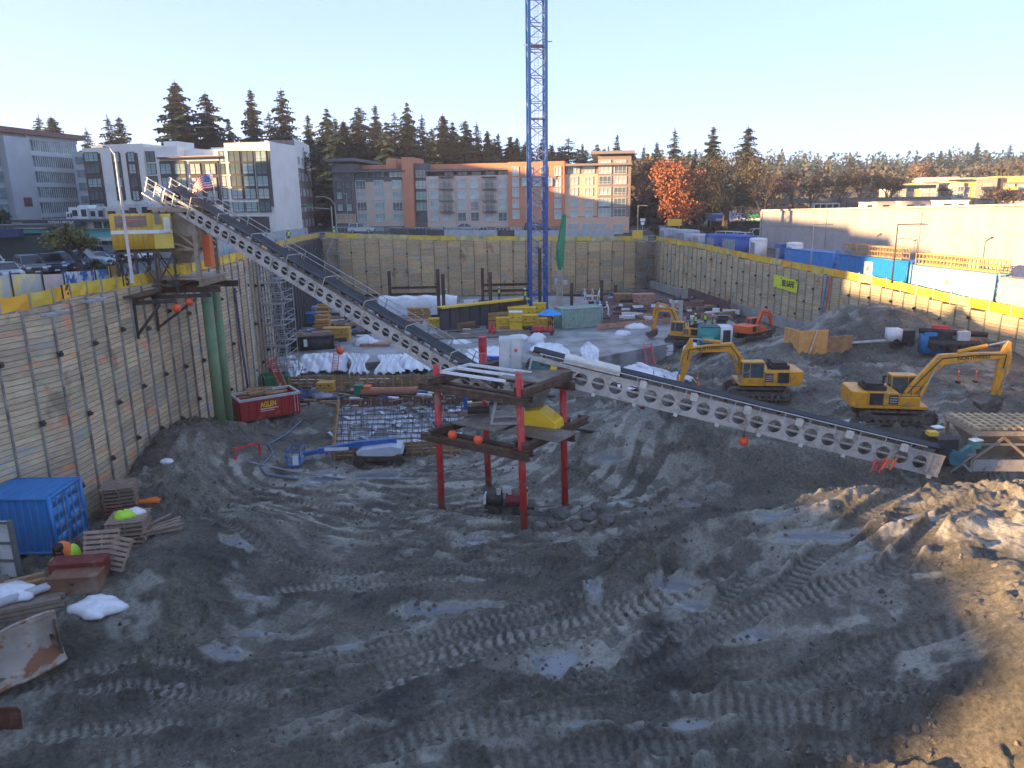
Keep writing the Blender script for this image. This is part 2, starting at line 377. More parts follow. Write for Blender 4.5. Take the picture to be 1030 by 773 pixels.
for pts, wd in SWIRL:
    sl_, d, a, sd, L = seg_field(smooth_pts(pts, 1))
    inn = sstep(wd / 2 + .1, wd / 2 - .1, d) * sstep(0, .6, a) * sstep(0, .6, L - a)
    Z[sl_] = Z[sl_] - .06 * inn + .07 * np.exp(-((d - wd / 2 - .08) / .09) ** 2)
# the trodden clay field round the red tower
fl = sstep(1.25, .8, np.hypot((GX + 4) / 13, (GY - 38) / 7.2) + .25 * fbm(GX, GY, 3, 2, 2))
rr_ = np.hypot((GX + 4.5) / 1.45, GY - 43.5); streak = sstep(-.25, .35, np.sin(2 * math.pi * rr_ / .95 + 9 * fbm(GX, GY, 4.5, 2, 1)) + 2.2 * fbm(GX, GY, 1.6, 3, 3))
Z = Z * (1 - .62 * fl) + (big_h(GX, GY) + .1 * streak * (1 - fl * .2)) * .62 * fl
clay = np.maximum(clay, fl * streak * 1.0)
sheen_zone = np.clip(sstep(1.1, .7, np.hypot((GX - 3) / 13, (GY - 21) / 5)) + sstep(1.1, .6, np.hypot((GX - 14) / 8, (GY - 27) / 4)), 0, 1)
clay = np.maximum(clay, sheen_zone * .9 * sstep(-.06, .12, fbm(GX * .6 + GY * .3, GY - GX * .35, 2.6, 4, 3)))  # broad pale wet sheen painted in as clay colour
clay = np.maximum(clay, .55 * sstep(.08, .25, fbm(GX, GY * 1.8, 3.2, 4, 5)))
clay = clay * (.25 + .75 * sstep(-.16, .06, fbm(GX, GY, .55, 3, 3))) * (.5 + .5 * sstep(-.2, .1, fbm(GX, GY, 1.9, 2, 0)))
for pl, wd, pitch, dep in TRACKS:
    pts = smooth_pts([tuple(on_ground(*q)[:2]) for q in pl])
    sl_, d, a, sd, L = seg_field(pts)
    end = sstep(0, 1.5, a) * sstep(0, 1.5, L - a)
    wob = 1 + .5 * vnoise(a, a * 0, 2.0, 3)
    inn = sstep(wd / 2 + .06, wd / 2 - .06, d) * end
    berm = np.exp(-((d - wd / 2 - .12) / .13) ** 2) * end
    lug = sstep(.25, .7, .5 + .5 * np.sin(2 * math.pi * (a + .12 * vnoise(a, sd * 3, .5, 2) * pitch + abs(sd) * (.45 if wd < .7 else .0)) / pitch))
    amp = (.35 + .65 * ((len(pl) * 7 + int(pl[0][1])) % 5) / 4) * (.12 + .88 * sstep(-.16, .10, fbm(GX[sl_] + 3 * wd, GY[sl_], 3.5, 4, 5)))
    z = Z[sl_]
    flat = big_h(GX[sl_], GY[sl_]) + fbm(GX[sl_], GY[sl_], 6, 2, 0) * .3
    z = z * (1 - .8 * inn) + flat * .8 * inn
    Z[sl_] = z - dep * 1.5 * inn * wob + inn * lug * .062 * amp + berm * dep * 1.3 * wob
    clay[sl_] = clay[sl_] * (1 - inn) + inn * (.05 + .7 * lug) * amp
for px, py, rx, ry in PUDDLES:
    p = on_ground(px, py); m = np.abs(GX - p.x) < rx * 2.2; 
    q = np.hypot((GX - p.x) / rx, (GY - p.y) / ry) + .7 * fbm(GX, GY, .9, 3, 2)
    f_ = sstep(1.05, .9, q)
    lev = ground_z0(p.x, p.y) - .06
    Z = Z * (1 - f_) + lev * f_
    wet = np.maximum(wet, f_)
    clay = np.maximum(clay, sstep(1.6, 1.0, q) * .8 * (1 - f_))
def ground_z(x, y):
    j = min(max(int(np.searchsorted(xs, x)) - 1, 0), len(xs) - 2); i = min(max(int(np.searchsorted(ys, y)) - 1, 0), len(ys) - 2)
    return float(Z[i:i + 2, j:j + 2].mean())
def G(px, py): p = on_ground(px, py); p.z = ground_z(p.x, p.y); return p
# fold the sheet in at the walls
XL = np.interp(GY, [a for a, b in LWT], [b for a, b in LWT]) - .6
XR = 25 + (131 - GY) * .2 + .6
GXc = np.clip(GX, XL, XR)
nr_, nc_ = GX.shape
me = bpy.data.meshes.new('ground')
me.vertices.add(nr_ * nc_)
me.vertices.foreach_set('co', np.stack([GXc, GY, Z], -1).astype(np.float32).ravel())
idx = np.arange(nr_ * nc_).reshape(nr_, nc_)
q = np.stack([idx[:-1, :-1], idx[:-1, 1:], idx[1:, 1:], idx[1:, :-1]], -1).reshape(-1, 4)
me.loops.add(q.size); me.loops.foreach_set('vertex_index', q.ravel().astype(np.int32))
me.polygons.add(len(q)); me.polygons.foreach_set('loop_start', (np.arange(len(q)) * 4).astype(np.int32))
me.polygons.foreach_set('use_smooth', np.ones(len(q), bool))
for nm, arr in (('clay', clay), ('wet', wet)):
    at = me.attributes.new(nm, 'FLOAT', 'POINT'); at.data.foreach_set('value', arr.astype(np.float32).ravel())
me.update(calc_edges=True); me.validate()
def ground_mat():
    m = bpy.data.materials.new('churned_mud'); m.use_nodes = True; n = m.node_tree; L = n.links; b = n.nodes['Principled BSDF']
    def N(t, **k):
        x = n.nodes.new(t)
        for a, v in k.items(): x.inputs[a].default_value = v
        return x
    tc = N('ShaderNodeTexCoord')
    ac = n.nodes.new('ShaderNodeAttribute'); ac.attribute_name = 'clay'
    aw = n.nodes.new('ShaderNodeAttribute'); aw.attribute_name = 'wet'
    n1 = N('ShaderNodeTexNoise', Scale=.35, Detail=8, Roughness=.6); L.new(tc.outputs['Object'], n1.inputs['Vector'])
    n2 = N('ShaderNodeTexNoise', Scale=7, Detail=6, Roughness=.7); L.new(tc.outputs['Object'], n2.inputs['Vector'])
    r1 = n.nodes.new('ShaderNodeValToRGB'); r1.color_ramp.elements[0].position = .35; r1.color_ramp.elements[0].color = (.078, .078, .068, 1)
    r1.color_ramp.elements[1].position = .68; r1.color_ramp.elements[1].color = (.25, .23, .18, 1); L.new(n1.outputs[0], r1.inputs[0])
    r2 = n.nodes.new('ShaderNodeMapRange'); r2.inputs[1].default_value = .3; r2.inputs[2].default_value = .75; r2.inputs[3].default_value = .45; r2.inputs[4].default_value = 1.6
    L.new(n2.outputs[0], r2.inputs[0])
    sc = n.nodes.new('ShaderNodeVectorMath'); sc.operation = 'SCALE'; L.new(r1.outputs[0], sc.inputs[0]); L.new(r2.outputs[0], sc.inputs['Scale'])
    ad = n.nodes.new('ShaderNodeMath'); ad.operation = 'MULTIPLY'; L.new(ac.outputs['Fac'], ad.inputs[0])
    r3 = n.nodes.new('ShaderNodeMapRange'); r3.inputs[1].default_value = .3; r3.inputs[2].default_value = .6; r3.inputs[3].default_value = .45; r3.inputs[4].default_value = 1.15; L.new(n2.outputs[0], r3.inputs[0]); L.new(r3.outputs[0], ad.inputs[1])
    mi = n.nodes.new('ShaderNodeMix'); mi.data_type = 'RGBA'; mi.inputs[7].default_value = (.60, .58, .50, 1)
    L.new(ad.outputs[0], mi.inputs[0]); L.new(sc.outputs[0], mi.inputs[6])
    m2 = n.nodes.new('ShaderNodeMix'); m2.data_type = 'RGBA'; m2.inputs[7].default_value = (.19, .20, .21, 1)
    L.new(aw.outputs['Fac'], m2.inputs[0]); L.new(mi.outputs[2], m2.inputs[6]); L.new(m2.outputs[2], b.inputs['Base Color'])
    ro = n.nodes.new('ShaderNodeMapRange'); ro.inputs[3].default_value = .58; ro.inputs[4].default_value = .03; L.new(aw.outputs['Fac'], ro.inputs[0])
    r4 = n.nodes.new('ShaderNodeMath'); r4.operation = 'MULTIPLY_ADD'; r4.inputs[1].default_value = -.16
    L.new(ac.outputs['Fac'], r4.inputs[0]); L.new(ro.outputs[0], r4.inputs[2]); L.new(r4.outputs[0], b.inputs['Roughness'])
    n3 = N('ShaderNodeTexNoise', Scale=9, Detail=7, Roughness=.8); L.new(tc.outputs['Object'], n3.inputs['Vector'])
    iv = n.nodes.new('ShaderNodeMapRange'); iv.inputs[3].default_value = 1; iv.inputs[4].default_value = .0; L.new(aw.outputs['Fac'], iv.inputs[0])
    vo = N('ShaderNodeTexVoronoi', Scale=5.5); L.new(tc.outputs['Object'], vo.inputs['Vector']); vo.feature = 'SMOOTH_F1'
    hm_ = n.nodes.new('ShaderNodeMath'); hm_.operation = 'MULTIPLY_ADD'; hm_.inputs[1].default_value = -.55; L.new(vo.outputs['Distance'], hm_.inputs[0]); L.new(n3.outputs[0], hm_.inputs[2])
    bp = N('ShaderNodeBump', Distance=.22); L.new(hm_.outputs[0], bp.inputs['Height']); L.new(iv.outputs[0], bp.inputs['Strength'])
    L.new(bp.outputs[0], b.inputs['Normal'])
    return m
me.materials.append(ground_mat())
go = bpy.data.objects.new('ground', me); COL.objects.link(go); go['kind'] = 'structure'

# loose clods and stones on the mud
cl = MB()
for k in range(9500):
    y = 15 + 30 * rng.random() ** 1.4; x = rng.uniform(-.68, .70) * y
    if rng.random() < .35: bq = rng.choice(BUMPS); x, y = bq[0] + rng.gauss(0, .6) * bq[2], bq[1] + rng.gauss(0, .6) * bq[3]
    if x < -20 or x > rw_x(y) - 1 or y < 14: continue
    if vnoise(np.array([x]), np.array([y]), 3.0, 2)[0] < -.02 and rng.random() < .8: continue
    r_ = .025 + .12 * rng.random() ** 4; z_ = ground_z(x, y)
    n = 6; vs = []
    for a in range(n): vs.append((x + r_ * math.cos(a * 1.047) * rng.uniform(.7, 1.3), y + r_ * math.sin(a * 1.047) * rng.uniform(.7, 1.3), z_ - r_ * .25))
    for a in range(3): vs.append((x + r_ * .55 * math.cos(a * 2.1 + k), y + r_ * .55 * math.sin(a * 2.1 + k), z_ + r_ * rng.uniform(.5, .9)))
    cl.add(vs, [(6, 7, 8), (0, 1, 6), (1, 2, 7, 6), (2, 3, 7), (3, 4, 8, 7), (4, 5, 8), (5, 0, 6, 8)])
tag(cl.build('mud_clods', mat('clod', (.115, .108, .095), .8, 0, .6, scale=.8), smooth=False), None, None, None, 'stuff')
bl = MB()
for (px, py, r_) in [(565, 520, .5), (592, 520, .42), (580, 532, .35), (610, 528, .4), (600, 512, .3), (555, 528, .3)]:
    p = G(px, py); b2 = MB(); b2.ball((0, 0, 0), 1, 9, 6)
    b2.v = [(x * r_ * rng.uniform(.8, 1.2), y * r_ * rng.uniform(.8, 1.2), z * r_ * .75 * rng.uniform(.8, 1.15)) for x, y, z in b2.v]
    one(b2, 'boulder', mat('boulder', (.13, .125, .12), .8, 0, .3, bump=.03), 'grey clod-like boulder heaped beside the right legs of the red tower', 'boulder', 'boulders beside the tower legs', loc=(p.x, p.y, p.z + r_ * .3))

# ================================================================ street level around the pit
rim = []
for y in np.linspace(-6, 118, 30): rim.append((lw_x(y), y, interp(LTOP, y) - .25))
for x in np.linspace(-29.5, 25, 12)[1:-1]: rim.append((x, 118 + (x + 29.5) * 13 / 54.5, interp(BTOP, x) - .25))
for y in np.linspace(131, 1, 30): rim.append((rw_x(y), y, interp(RTOP, y) - .25))
for x in np.linspace(51, -26.2, 14)[1:-1]: rim.append((x, 1 - 7 * (51 - x) / 77.2, 7.5 + 2.5 * (51 - x) / 77))
cen = V((5, 60, 0))
def street_h(x, y):    # wide-area street level, dipped unseen at near left to let the sun in
    q = min(1, max(0, (x + 5) / 40))
    return 9.1 - 2.6 * q + (.8 + 1.2 * q) * min(1, max(0, (y - 80) / 50)) - .004 * max(0, y - 150) - 2.4 * min(1, max(0, (22 - y) / 14)) * min(1, max(0, (10 - x) / 20))
st = MB(); rows = []
for d in (0.35, 4, 10, 25, 45, 90, 180, 400, 640):
    row = []
    for (x, y, z) in rim:
        v = V((x, y, 0)) - cen; v.x *= 1.6; v.normalize()
        nx, ny = x + v.x * d, y + v.y * d; t = min(1, d / 10)
        row.append((nx, ny, z * (1 - t) + street_h(nx, ny) * t - max(0, d - 400) * .004))
    row.append(row[0]); rows.append(row)
st.sheet(rows)
asph = mat('asphalt', (.075, .075, .078), .85, 0, .3, scale=.4, dirt=(.11, .11, .105), dscale=.15)
struct(st, 'street_ground', asph, True)
from mathutils.bvhtree import BVHTree
_sb = BVHTree.FromPolygons(st.v, st.f)
def SG(px, py):   # where a sight line meets street level
    h_ = _sb.ray_cast(V((0, 0, H)), ray(px, py)); return h_[0] if h_[0] is not None else atz(px, py, 9)
def street_z(x, y):
    h_ = _sb.ray_cast(V((x, y, 60)), V((0, 0, -1))); return h_[0].z if h_[0] is not None else 10.
# ================================================================ shoring walls: timber lagging, soldier piles, anchor heads
def lag_mat(name, c1, c2, pw, off=0.0):
    m = bpy.data.materials.new(name); m.use_nodes = True; n = m.node_tree; L = n.links; b = n.nodes['Principled BSDF']
    b.inputs['Roughness'].default_value = .85
    uv = n.nodes.new('ShaderNodeUVMap'); uv.uv_map = 'UVMap'
    def brick(w_, h_, ms, a, c, mo, sq=.5):
        k = n.nodes.new('ShaderNodeTexBrick'); k.offset = 0; k.inputs['Scale'].default_value = 1; k.inputs['Brick Width'].default_value = w_; k.inputs['Row Height'].default_value = h_
        k.inputs['Mortar Size'].default_value = ms; k.inputs['Mortar Smooth'].default_value = .3; k.inputs['Color1'].default_value = (*a, 1); k.inputs['Color2'].default_value = (*c, 1); k.inputs['Mortar'].default_value = (*mo, 1)
        L.new(uv.outputs[0], k.inputs['Vector']); return k
    k1 = brick(pw, .27, .014, c1, c2, (.20, .155, .11))
    k2 = brick(pw, 1.35, .0, (.72, .74, .78), (1.28, 1.22, 1.1), (1, 1, 1))
    mu = n.nodes.new('ShaderNodeMix'); mu.data_type = 'RGBA'; mu.blend_type = 'MULTIPLY'; mu.inputs[0].default_value = .6
    L.new(k1.outputs[0], mu.inputs[6]); L.new(k2.outputs[0], mu.inputs[7])
    mp = n.nodes.new('ShaderNodeMapping'); mp.inputs['Scale'].default_value = (1.2, 9, 1); L.new(uv.outputs[0], mp.inputs[0])
    g = n.nodes.new('ShaderNodeTexNoise'); g.inputs['Scale'].default_value = 1.3; g.inputs['Detail'].default_value = 6; g.inputs['Roughness'].default_value = .7; L.new(mp.outputs[0], g.inputs['Vector'])
    r = n.nodes.new('ShaderNodeMapRange'); r.inputs[1].default_value = .3; r.inputs[2].default_value = .7; r.inputs[3].default_value = .62; r.inputs[4].default_value = 1.2; L.new(g.outputs[0], r.inputs[0])
    s_ = n.nodes.new('ShaderNodeVectorMath'); s_.operation = 'SCALE'; L.new(mu.outputs[2], s_.inputs[0]); L.new(r.outputs[0], s_.inputs['Scale'])
    out = s_.outputs[0]
    def blotch(scale, lo, hi, col, sx=1., sy=1.):
        nonlocal out
        q = n.nodes.new('ShaderNodeMapping'); q.inputs['Scale'].default_value = (sx, sy, 1); q.inputs['Location'].default_value = (scale * 7.3, lo * 31, 0); L.new(uv.outputs[0], q.inputs[0])
        t = n.nodes.new('ShaderNodeTexNoise'); t.inputs['Scale'].default_value = scale; t.inputs['Detail'].default_value = 4; t.inputs['Roughness'].default_value = .6; L.new(q.outputs[0], t.inputs['Vector'])
        rr = n.nodes.new('ShaderNodeMapRange'); rr.inputs[1].default_value = lo; rr.inputs[2].default_value = hi; rr.inputs[4].default_value = .55; L.new(t.outputs[0], rr.inputs[0])
        mi = n.nodes.new('ShaderNodeMix'); mi.data_type = 'RGBA'; mi.inputs[7].default_value = (*col, 1); L.new(rr.outputs[0], mi.inputs[0]); L.new(out, mi.inputs[6]); out = mi.outputs[2]
    blotch(.5, .57, .66, (.30, .34, .36), .5, 1.6)      # grey weathered boards
    blotch(.45, .61, .70, (.085, .065, .05), 1, .6)      # wet dark stains
    blotch(.7, .60, .65, (.80, .27, .12), .7, 1.6)      # survey paint
    blotch(1.4, .64, .68, (.15, .62, .25), 1, 1)
    L.new(out, b.inputs['Base Color'])
    bp = n.nodes.new('ShaderNodeBump'); bp.inputs['Distance'].default_value = .05; bp.inputs['Strength'].default_value = 1; L.new(k1.outputs['Fac'], bp.inputs['Height']); bp.invert = True
    L.new(bp.outputs[0], b.inputs['Normal'])
    return m
def wall_panel(name, pts, m, parent, th, label=None, base=-1.0):
    """pts: (x, y, ztop) along the wall; a solid strip with depth th to the outer side, UV in metres."""
    v, f, uvs = [], [], []; L = 0; prev = None
    for i, (x, y, z) in enumerate(pts):
        if prev: L += math.hypot(x - prev[0], y - prev[1])
        prev = (x, y)
        a = pts[max(0, i - 1)]; b = pts[min(len(pts) - 1, i + 1)]
        t = V((b[0] - a[0], b[1] - a[1], 0)).normalized(); nrm = V((-t.y, t.x, 0)) * th
        v += [(x, y, base), (x, y, z), (x + nrm.x, y + nrm.y, z), (x + nrm.x, y + nrm.y, base)]
        uvs += [(L, base), (L, z), (L, z + th), (L, base)]
        if i:
            o = 4 * i
            for k in range(3): f.append((o - 4 + k, o + k, o + k + 1, o - 3 + k))
    f.append((0, 1, 2, 3)); n_ = len(v); f.append((n_ - 1, n_ - 2, n_ - 3, n_ - 4))
    me = bpy.data.meshes.new(name); me.from_pydata(v, [], f); me.materials.append(m)
    u = me.uv_layers.new(name='UVMap')
    for lp in me.loops: u.data[lp.index].uv = uvs[lp.vertex_index]
    me.update(); o = bpy.data.objects.new(name, me); COL.objects.link(o); o.parent = parent
    if label: o['label'] = label
    return o
LAG_L = lag_mat('timber_lagging_left', (.47, .37, .25), (.60, .485, .33), 1.42)
LAG_B = lag_mat('timber_lagging_back', (.54, .40, .235), (.64, .475, .285), 2.2)
LAG_R = lag_mat('timber_lagging_right', (.43, .37, .24), (.55, .48, .32), 1.6)
def walk(pl, step, start=0., end=False):
    """points every `step` metres along a plan polyline, with the unit direction"""
    out = []; d = start; L = 0
    for a, b in zip(pl[:-1], pl[1:]):
        l = math.hypot(b[0] - a[0], b[1] - a[1])
        while d <= L + l + 1e-6:
            t = (d - L) / l; out.append((a[0] + (b[0] - a[0]) * t, a[1] + (b[1] - a[1]) * t, (b[0] - a[0]) / l, (b[1] - a[1]) / l)); d += step
        L += l
    if end and math.hypot(out[-1][0] - pl[-1][0], out[-1][1] - pl[-1][1]) > .05: out.append((pl[-1][0], pl[-1][1], out[-1][2], out[-1][3]))
    return out
def shoring(name, label, plan, top, mlag, step, side, zmin, pile_mat, start=0.):
    root = thing(name, label, 'retaining wall', (0, 0, 0), 0)
    pts = [(x, y, top(x, y) - .05 + (.12 if i % 2 else 0)) for i, (x, y, dx, dy) in enumerate(walk(plan, step, start, True))]
    # stepped lagging tops: duplicate the points so every bay keeps its own height
    st_ = []
    for a, b in zip(pts[:-1], pts[1:]):
        h_ = (a[2] + b[2]) / 2 + rng.uniform(-.12, .12); t = .001
        st_ += [(a[0] + (b[0] - a[0]) * t, a[1] + (b[1] - a[1]) * t, h_), (b[0] - (b[0] - a[0]) * t, b[1] - (b[1] - a[1]) * t, h_)]
    if side < 0: st_ = st_[::-1]
    wall_panel('lagging', st_, mlag, root, .35)
    heads = []
    for i, (x, y, dx, dy) in enumerate(walk(plan, step, start)):
        nx, ny = (dy * side, -dx * side)      # towards the pit
        zt = top(x, y) + .05
        if y < 12: continue
        px, py = x + nx * .04, y + ny * .04
        m = MB(); m.box((px, py, (zt - 1) / 2 - .0), (.09, .09, zt + 1), math.atan2(dy, dx))
        m.box((px + nx * .05, py + ny * .05, zmin(x, y) + (zt - zmin(x, y)) * .5), (.035, .05, (zt - zmin(x, y)) * .96), math.atan2(dy, dx))
        for k, fr in enumerate((.80, .50, .22)):
            if (i + k) % 2: continue
            if rng.random() < .12: continue
            z = zt * fr + rng.uniform(-.45, .45)
            m.mi(1).tube((px + nx * .03, py + ny * .03, z), (px + nx * .26, py + ny * .26, z), .085, 6).box((px + nx * .1, py + ny * .1, z), (.26, .07, .26), math.atan2(dy, dx)).mi(0)
        m.build('soldier_pile', [pile_mat, dark_steel], root)
    return root
pile_l = mat('weathered_pile', (.34, .32, .30), .7, .2, .3, dirt=(.12, .09, .07), dscale=.8)
wl = shoring('shoring_wall', 'long timber lagged retaining wall with grey piles along the left side', [(-26.2, 12), (-26.2, 20), (-21.05, 34), (-21.2, 60), (-22.6, 70)], lambda x, y: interp(LTOP, y), LAG_L, 1.42, 1, lambda x, y: 0, pile_l)
wd_ = thing('shoring_wall', 'far left retaining wall covered in dark waterproofing sheet above the blue crates', 'retaining wall')
wall_panel('membrane', [(x, y, interp(LTOP, y)) for x, y in [(-22.6, 70), (-26, 93.5), (-29.5, 118)]], membrane, wd_, .35)
for x, y, dx, dy in walk([(-22.6, 70), (-29.5, 118)], 2.4, .3):
    MB().box((x + dy * .05, y - dx * .05, 5), (.12, .08, 10.4), math.atan2(dy, dx)).build('batten', dark_steel, wd_)
wall_panel('timber_band', [(x + .03, y, interp(LTOP, y) + .01) for x, y in [(-22.65, 70), (-24.1, 80)]], LAG_L, wd_, .34, base=3.2)
wb = shoring('shoring_wall', 'tan timber lagged retaining wall across the far end behind the crane', [BW[0], BW[1]], lambda x, y: interp(BTOP, x), LAG_B, 2.2, 1, lambda x, y: 0, mat('pale_pile', (.30, .22, .13), .8, .1, .3))
wr = shoring('shoring_wall', 'long olive timber retaining wall with steel anchors along the right side', RW[:3], lambda x, y: interp(RTOP, y), LAG_R, 1.6, 1, lambda x, y: 0, mat('olive_pile', (.32, .29, .21), .8, .1, .3))
# concrete kick strip at the toe of the right wall
ks = MB()
for (a, b) in (((24.4, 129), (30.2, 100)), ((30.2, 100), (33.9, 82))):
    ks.beam((a[0], a[1], .9), (b[0], b[1], .7), .5, 1.3)
one(ks, 'concrete_footing', conc, 'pale concrete strip at the foot of the right retaining wall', 'footing')
# tubes hanging down the right wall
for k, (px0, px1) in enumerate(((834, 825), (838, 829))):
    t_ = MB(); A = atw(px0, 279, *RR); B = atw(px1, 342, *RR)
    t_.path([A + V((-.25, -.1, .2)), A.lerp(B, .5) + V((-.3, 0, 0)), B + V((-.3, -.1, .2))], .13 if k == 0 else .06, 7)
    one(t_, 'hose', [blue_l, red_s][k] if k else mat('blue_white_hose', (.18, .26, .42), .5), ['thick pale blue hose hanging down the right retaining wall', 'thin red hose beside the blue one on the right wall'][k], 'hose')
t_ = MB(); A = atw(232, 290, *LA); B = atw(247, 400, *LA)
t_.path([A + V((.3, 0, 0)), A.lerp(B, .5) + V((.25, 0, 0)), B + V((.3, 0, 0))], .09, 7)
one(t_, 'hose', mat('dark_blue_hose', (.05, .07, .16), .5), 'dark blue hose hanging down the left retaining wall behind the green pipes', 'hose')
t_ = MB(); A = atw(243, 275, *LA); B = atw(256, 398, *LA)
t_.path([A + V((.3, 0, 0)), B + V((.3, 0, 0))], .07, 6)
one(t_, 'drain_pipe', lightgrey, 'thin pale pipe running down the left retaining wall beside the stair tower', 'pipe')
# banner
A = atw(780, 276, *RR); B = atw(803, 291, *RR)
bn = thing('banner', 'bright yellow safety banner hung on the right retaining wall', 'banner', (A.x - .22, A.y - .1, 0)); ang = math.atan2(-50, 10)
bn.rotation_euler.z = ang
Wb = math.hypot(B.x - A.x, B.y - A.y)
m = MB(); g = []
for i in range(9): g.append([(Wb * i / 8, .04 * math.sin(i * 1.9), A.z - .25 * i / 8), (Wb * i / 8, .04 * math.sin(i * 1.7 + 1), A.z - 1.5 - .25 * i / 8)])
m.sheet(g); o = m.build('cloth', mat('banner_yellow', (.62, .72, .05), .6, 0, .15), bn); o.modifiers.new('thick', 'SOLIDIFY').thickness = .01
lettering('BE SAFE', 1.0, (Wb * .65, -.09, A.z - .85), (rad(90), 0, 0), text_b, bn, bold=.02, width=Wb * .5)
# ------------------------------------------------ yellow barrier fabric along the rims
yfab = mat('barrier_fabric', (.70, .47, .03), .6, 0, .25, scale=.8, dirt=(.55, .50, .18), dscale=.6, dlo=.5, dhi=.75)
ofab = mat('barrier_fabric_deep', (.80, .40, .02), .6, 0, .2, scale=.8)
gfab = mat('barrier_fabric_faded', (.52, .47, .20), .7, 0, .4, scale=1.2)
def barrier(label, plan, top, h_, step, m_, off=.15, start=0., sag=.05, posts=True, label_no=()):
    root = thing('safety_barrier', label, 'safety fence')
    ps = walk(plan, step, start)
    for i, ((x, y, dx, dy), (x2, y2, _, _)) in enumerate(zip(ps[:-1], ps[1:])):
        ox, oy = -dy * off, dx * off
        z0, z1 = top(x, y), top(x2, y2); g = []
        for k in range(5):
            t = k / 4; s_ = math.sin(t * math.pi); w_ = rng.uniform(-.03, .03)
            X, Y = x + (x2 - x) * t + ox, y + (y2 - y) * t + oy; zz = z0 + (z1 - z0) * t
            g.append([(X - dy * w_, Y + dx * w_, zz + .02 + s_ * rng.uniform(0, .05)), (X + dy * w_ * 2, Y, zz + h_ * .5), (X, Y, zz + h_ - sag * s_)])
        o = MB().sheet(g).build('fabric_panel', rng.choice(m_), root); md = o.modifiers.new('thick', 'SOLIDIFY'); md.thickness = .015
        if posts: MB().tube((x + ox * .8, y + oy * .8, z0 - .1), (x + ox * .8, y + oy * .8, z0 + h_ + .12), .03, 5).build('post', grey_steel, root)
    return root
bl_ = barrier('yellow fabric barrier with black posts on top of the left retaining wall', [(-25.4, 22), (-21.05, 34), (-21.2, 60), (-24.6, 84), (-29.3, 117)], lambda x, y: interp(LTOP, y), .72, 1.42, [yfab, ofab, yfab], off=.3, start=.5)
bb_ = barrier('yellow fabric barrier along the top of the far retaining wall', [(-29, 118.2), (24.5, 131)], lambda x, y: interp(BTOP, x), .8, 2.6, [yfab, gfab], off=.3, posts=True)
br_ = barrier('yellow and orange fabric barrier along the top of the right retaining wall', [(25.2, 130.5), (35.1, 81), (43, 41)], lambda x, y: interp(RTOP, y), .85, 2.1, [yfab, yfab, gfab, ofab], off=.3)
for px, py, t in ((52, 303, '16'), (94, 297, '15')):
    hgt = atw(px + 31 if t == '15' else px + 10, py - 6, *LA)
    P_ = atw(108 + 17 if t == '15' else 76 - 10, 289 if t == '15' else 300, *LA)
    y_ = P_.y; z_ = interp(LTOP, y_) + .5
    lettering(t, .85, (-20.80, y_, z_), (rad(90), 0, rad(90)), text_b, bl_, bold=.03)
for px in (46, 88): 
    A = atw(px, 308, *LA); z = interp(LTOP, A.y)
    m = MB(); m.box((0, 0, 0), (.5, .9, .12)).box((.1, .3, .05), (.3, .5, .16), .5).tube((-.2, -.6, 0), (.3, .7, .05), .05)
    one(m, 'sandbag_bundle' if 0 else 'wall_bracket', grey_steel, 'grey lamp bracket clamped on the left wall top ' + ('under the blue hoarding' if px == 46 else 'under the panel marked 15'), 'bracket', loc=(A.x + .3, A.y, z - .2))
# guard rail above back wall and mesh hoarding of the street
def railing(label, plan, top, h_, step, off, mpanel=None, hp=1.8, name='mesh_fence'):
    root = thing(name, label, 'fence'); ps = walk(plan, step)
    for i, ((x, y, dx, dy), (x2, y2, _, _)) in enumerate(zip(ps[:-1], ps[1:])):
        ox, oy = -dy * off, dx * off; z0, z1 = top(x, y) - .3, top(x2, y2) - .3
        MB().tube((x + ox, y + oy, z0 - .3), (x + ox, y + oy, z0 + hp), .035, 5).build('post', grey_steel, root)
        mm = mpanel[i % len(mpanel)]
        if mm: MB().beam((x + ox, y + oy, z0 + hp * .55), (x2 + ox, y2 + oy, z1 + hp * .55), .03, hp * .86).build('panel', mm, root)
        else:
            r_ = MB()
            for hh in (.25, .95, 1.0): r_.tube((x + ox, y + oy, z0 + hp * hh), (x2 + ox, y2 + oy, z1 + hp * hh), .02, 4)
            for q in range(1, 6): r_.tube((x + ox + (x2 - x) * q / 6, y + oy + (y2 - y) * q / 6, z0 + .2), (x + ox + (x2 - x) * q / 6, y + oy + (y2 - y) * q / 6, z0 + hp), .012, 4)
            r_.build('rails', grey_steel, root)
    return root
bk_fab = mat('dark_scrim', (.06, .065, .075), .8, 0, .2); gr_fab = mat('grey_scrim', (.40, .43, .47), .8, 0, .2)
railing('scrim covered mesh fence along the street above the far retaining wall', [(-28, 119.5), (27, 132.5)], lambda x, y: interp(BTOP, x), 2, 3.0, 1.8, [None, None, None, bk_fab, bk_fab, bk_fab, gr_fab, gr_fab, gr_fab, bk_fab, gr_fab, gr_fab, gr_fab, gr_fab, gr_fab, gr_fab], 2.0)
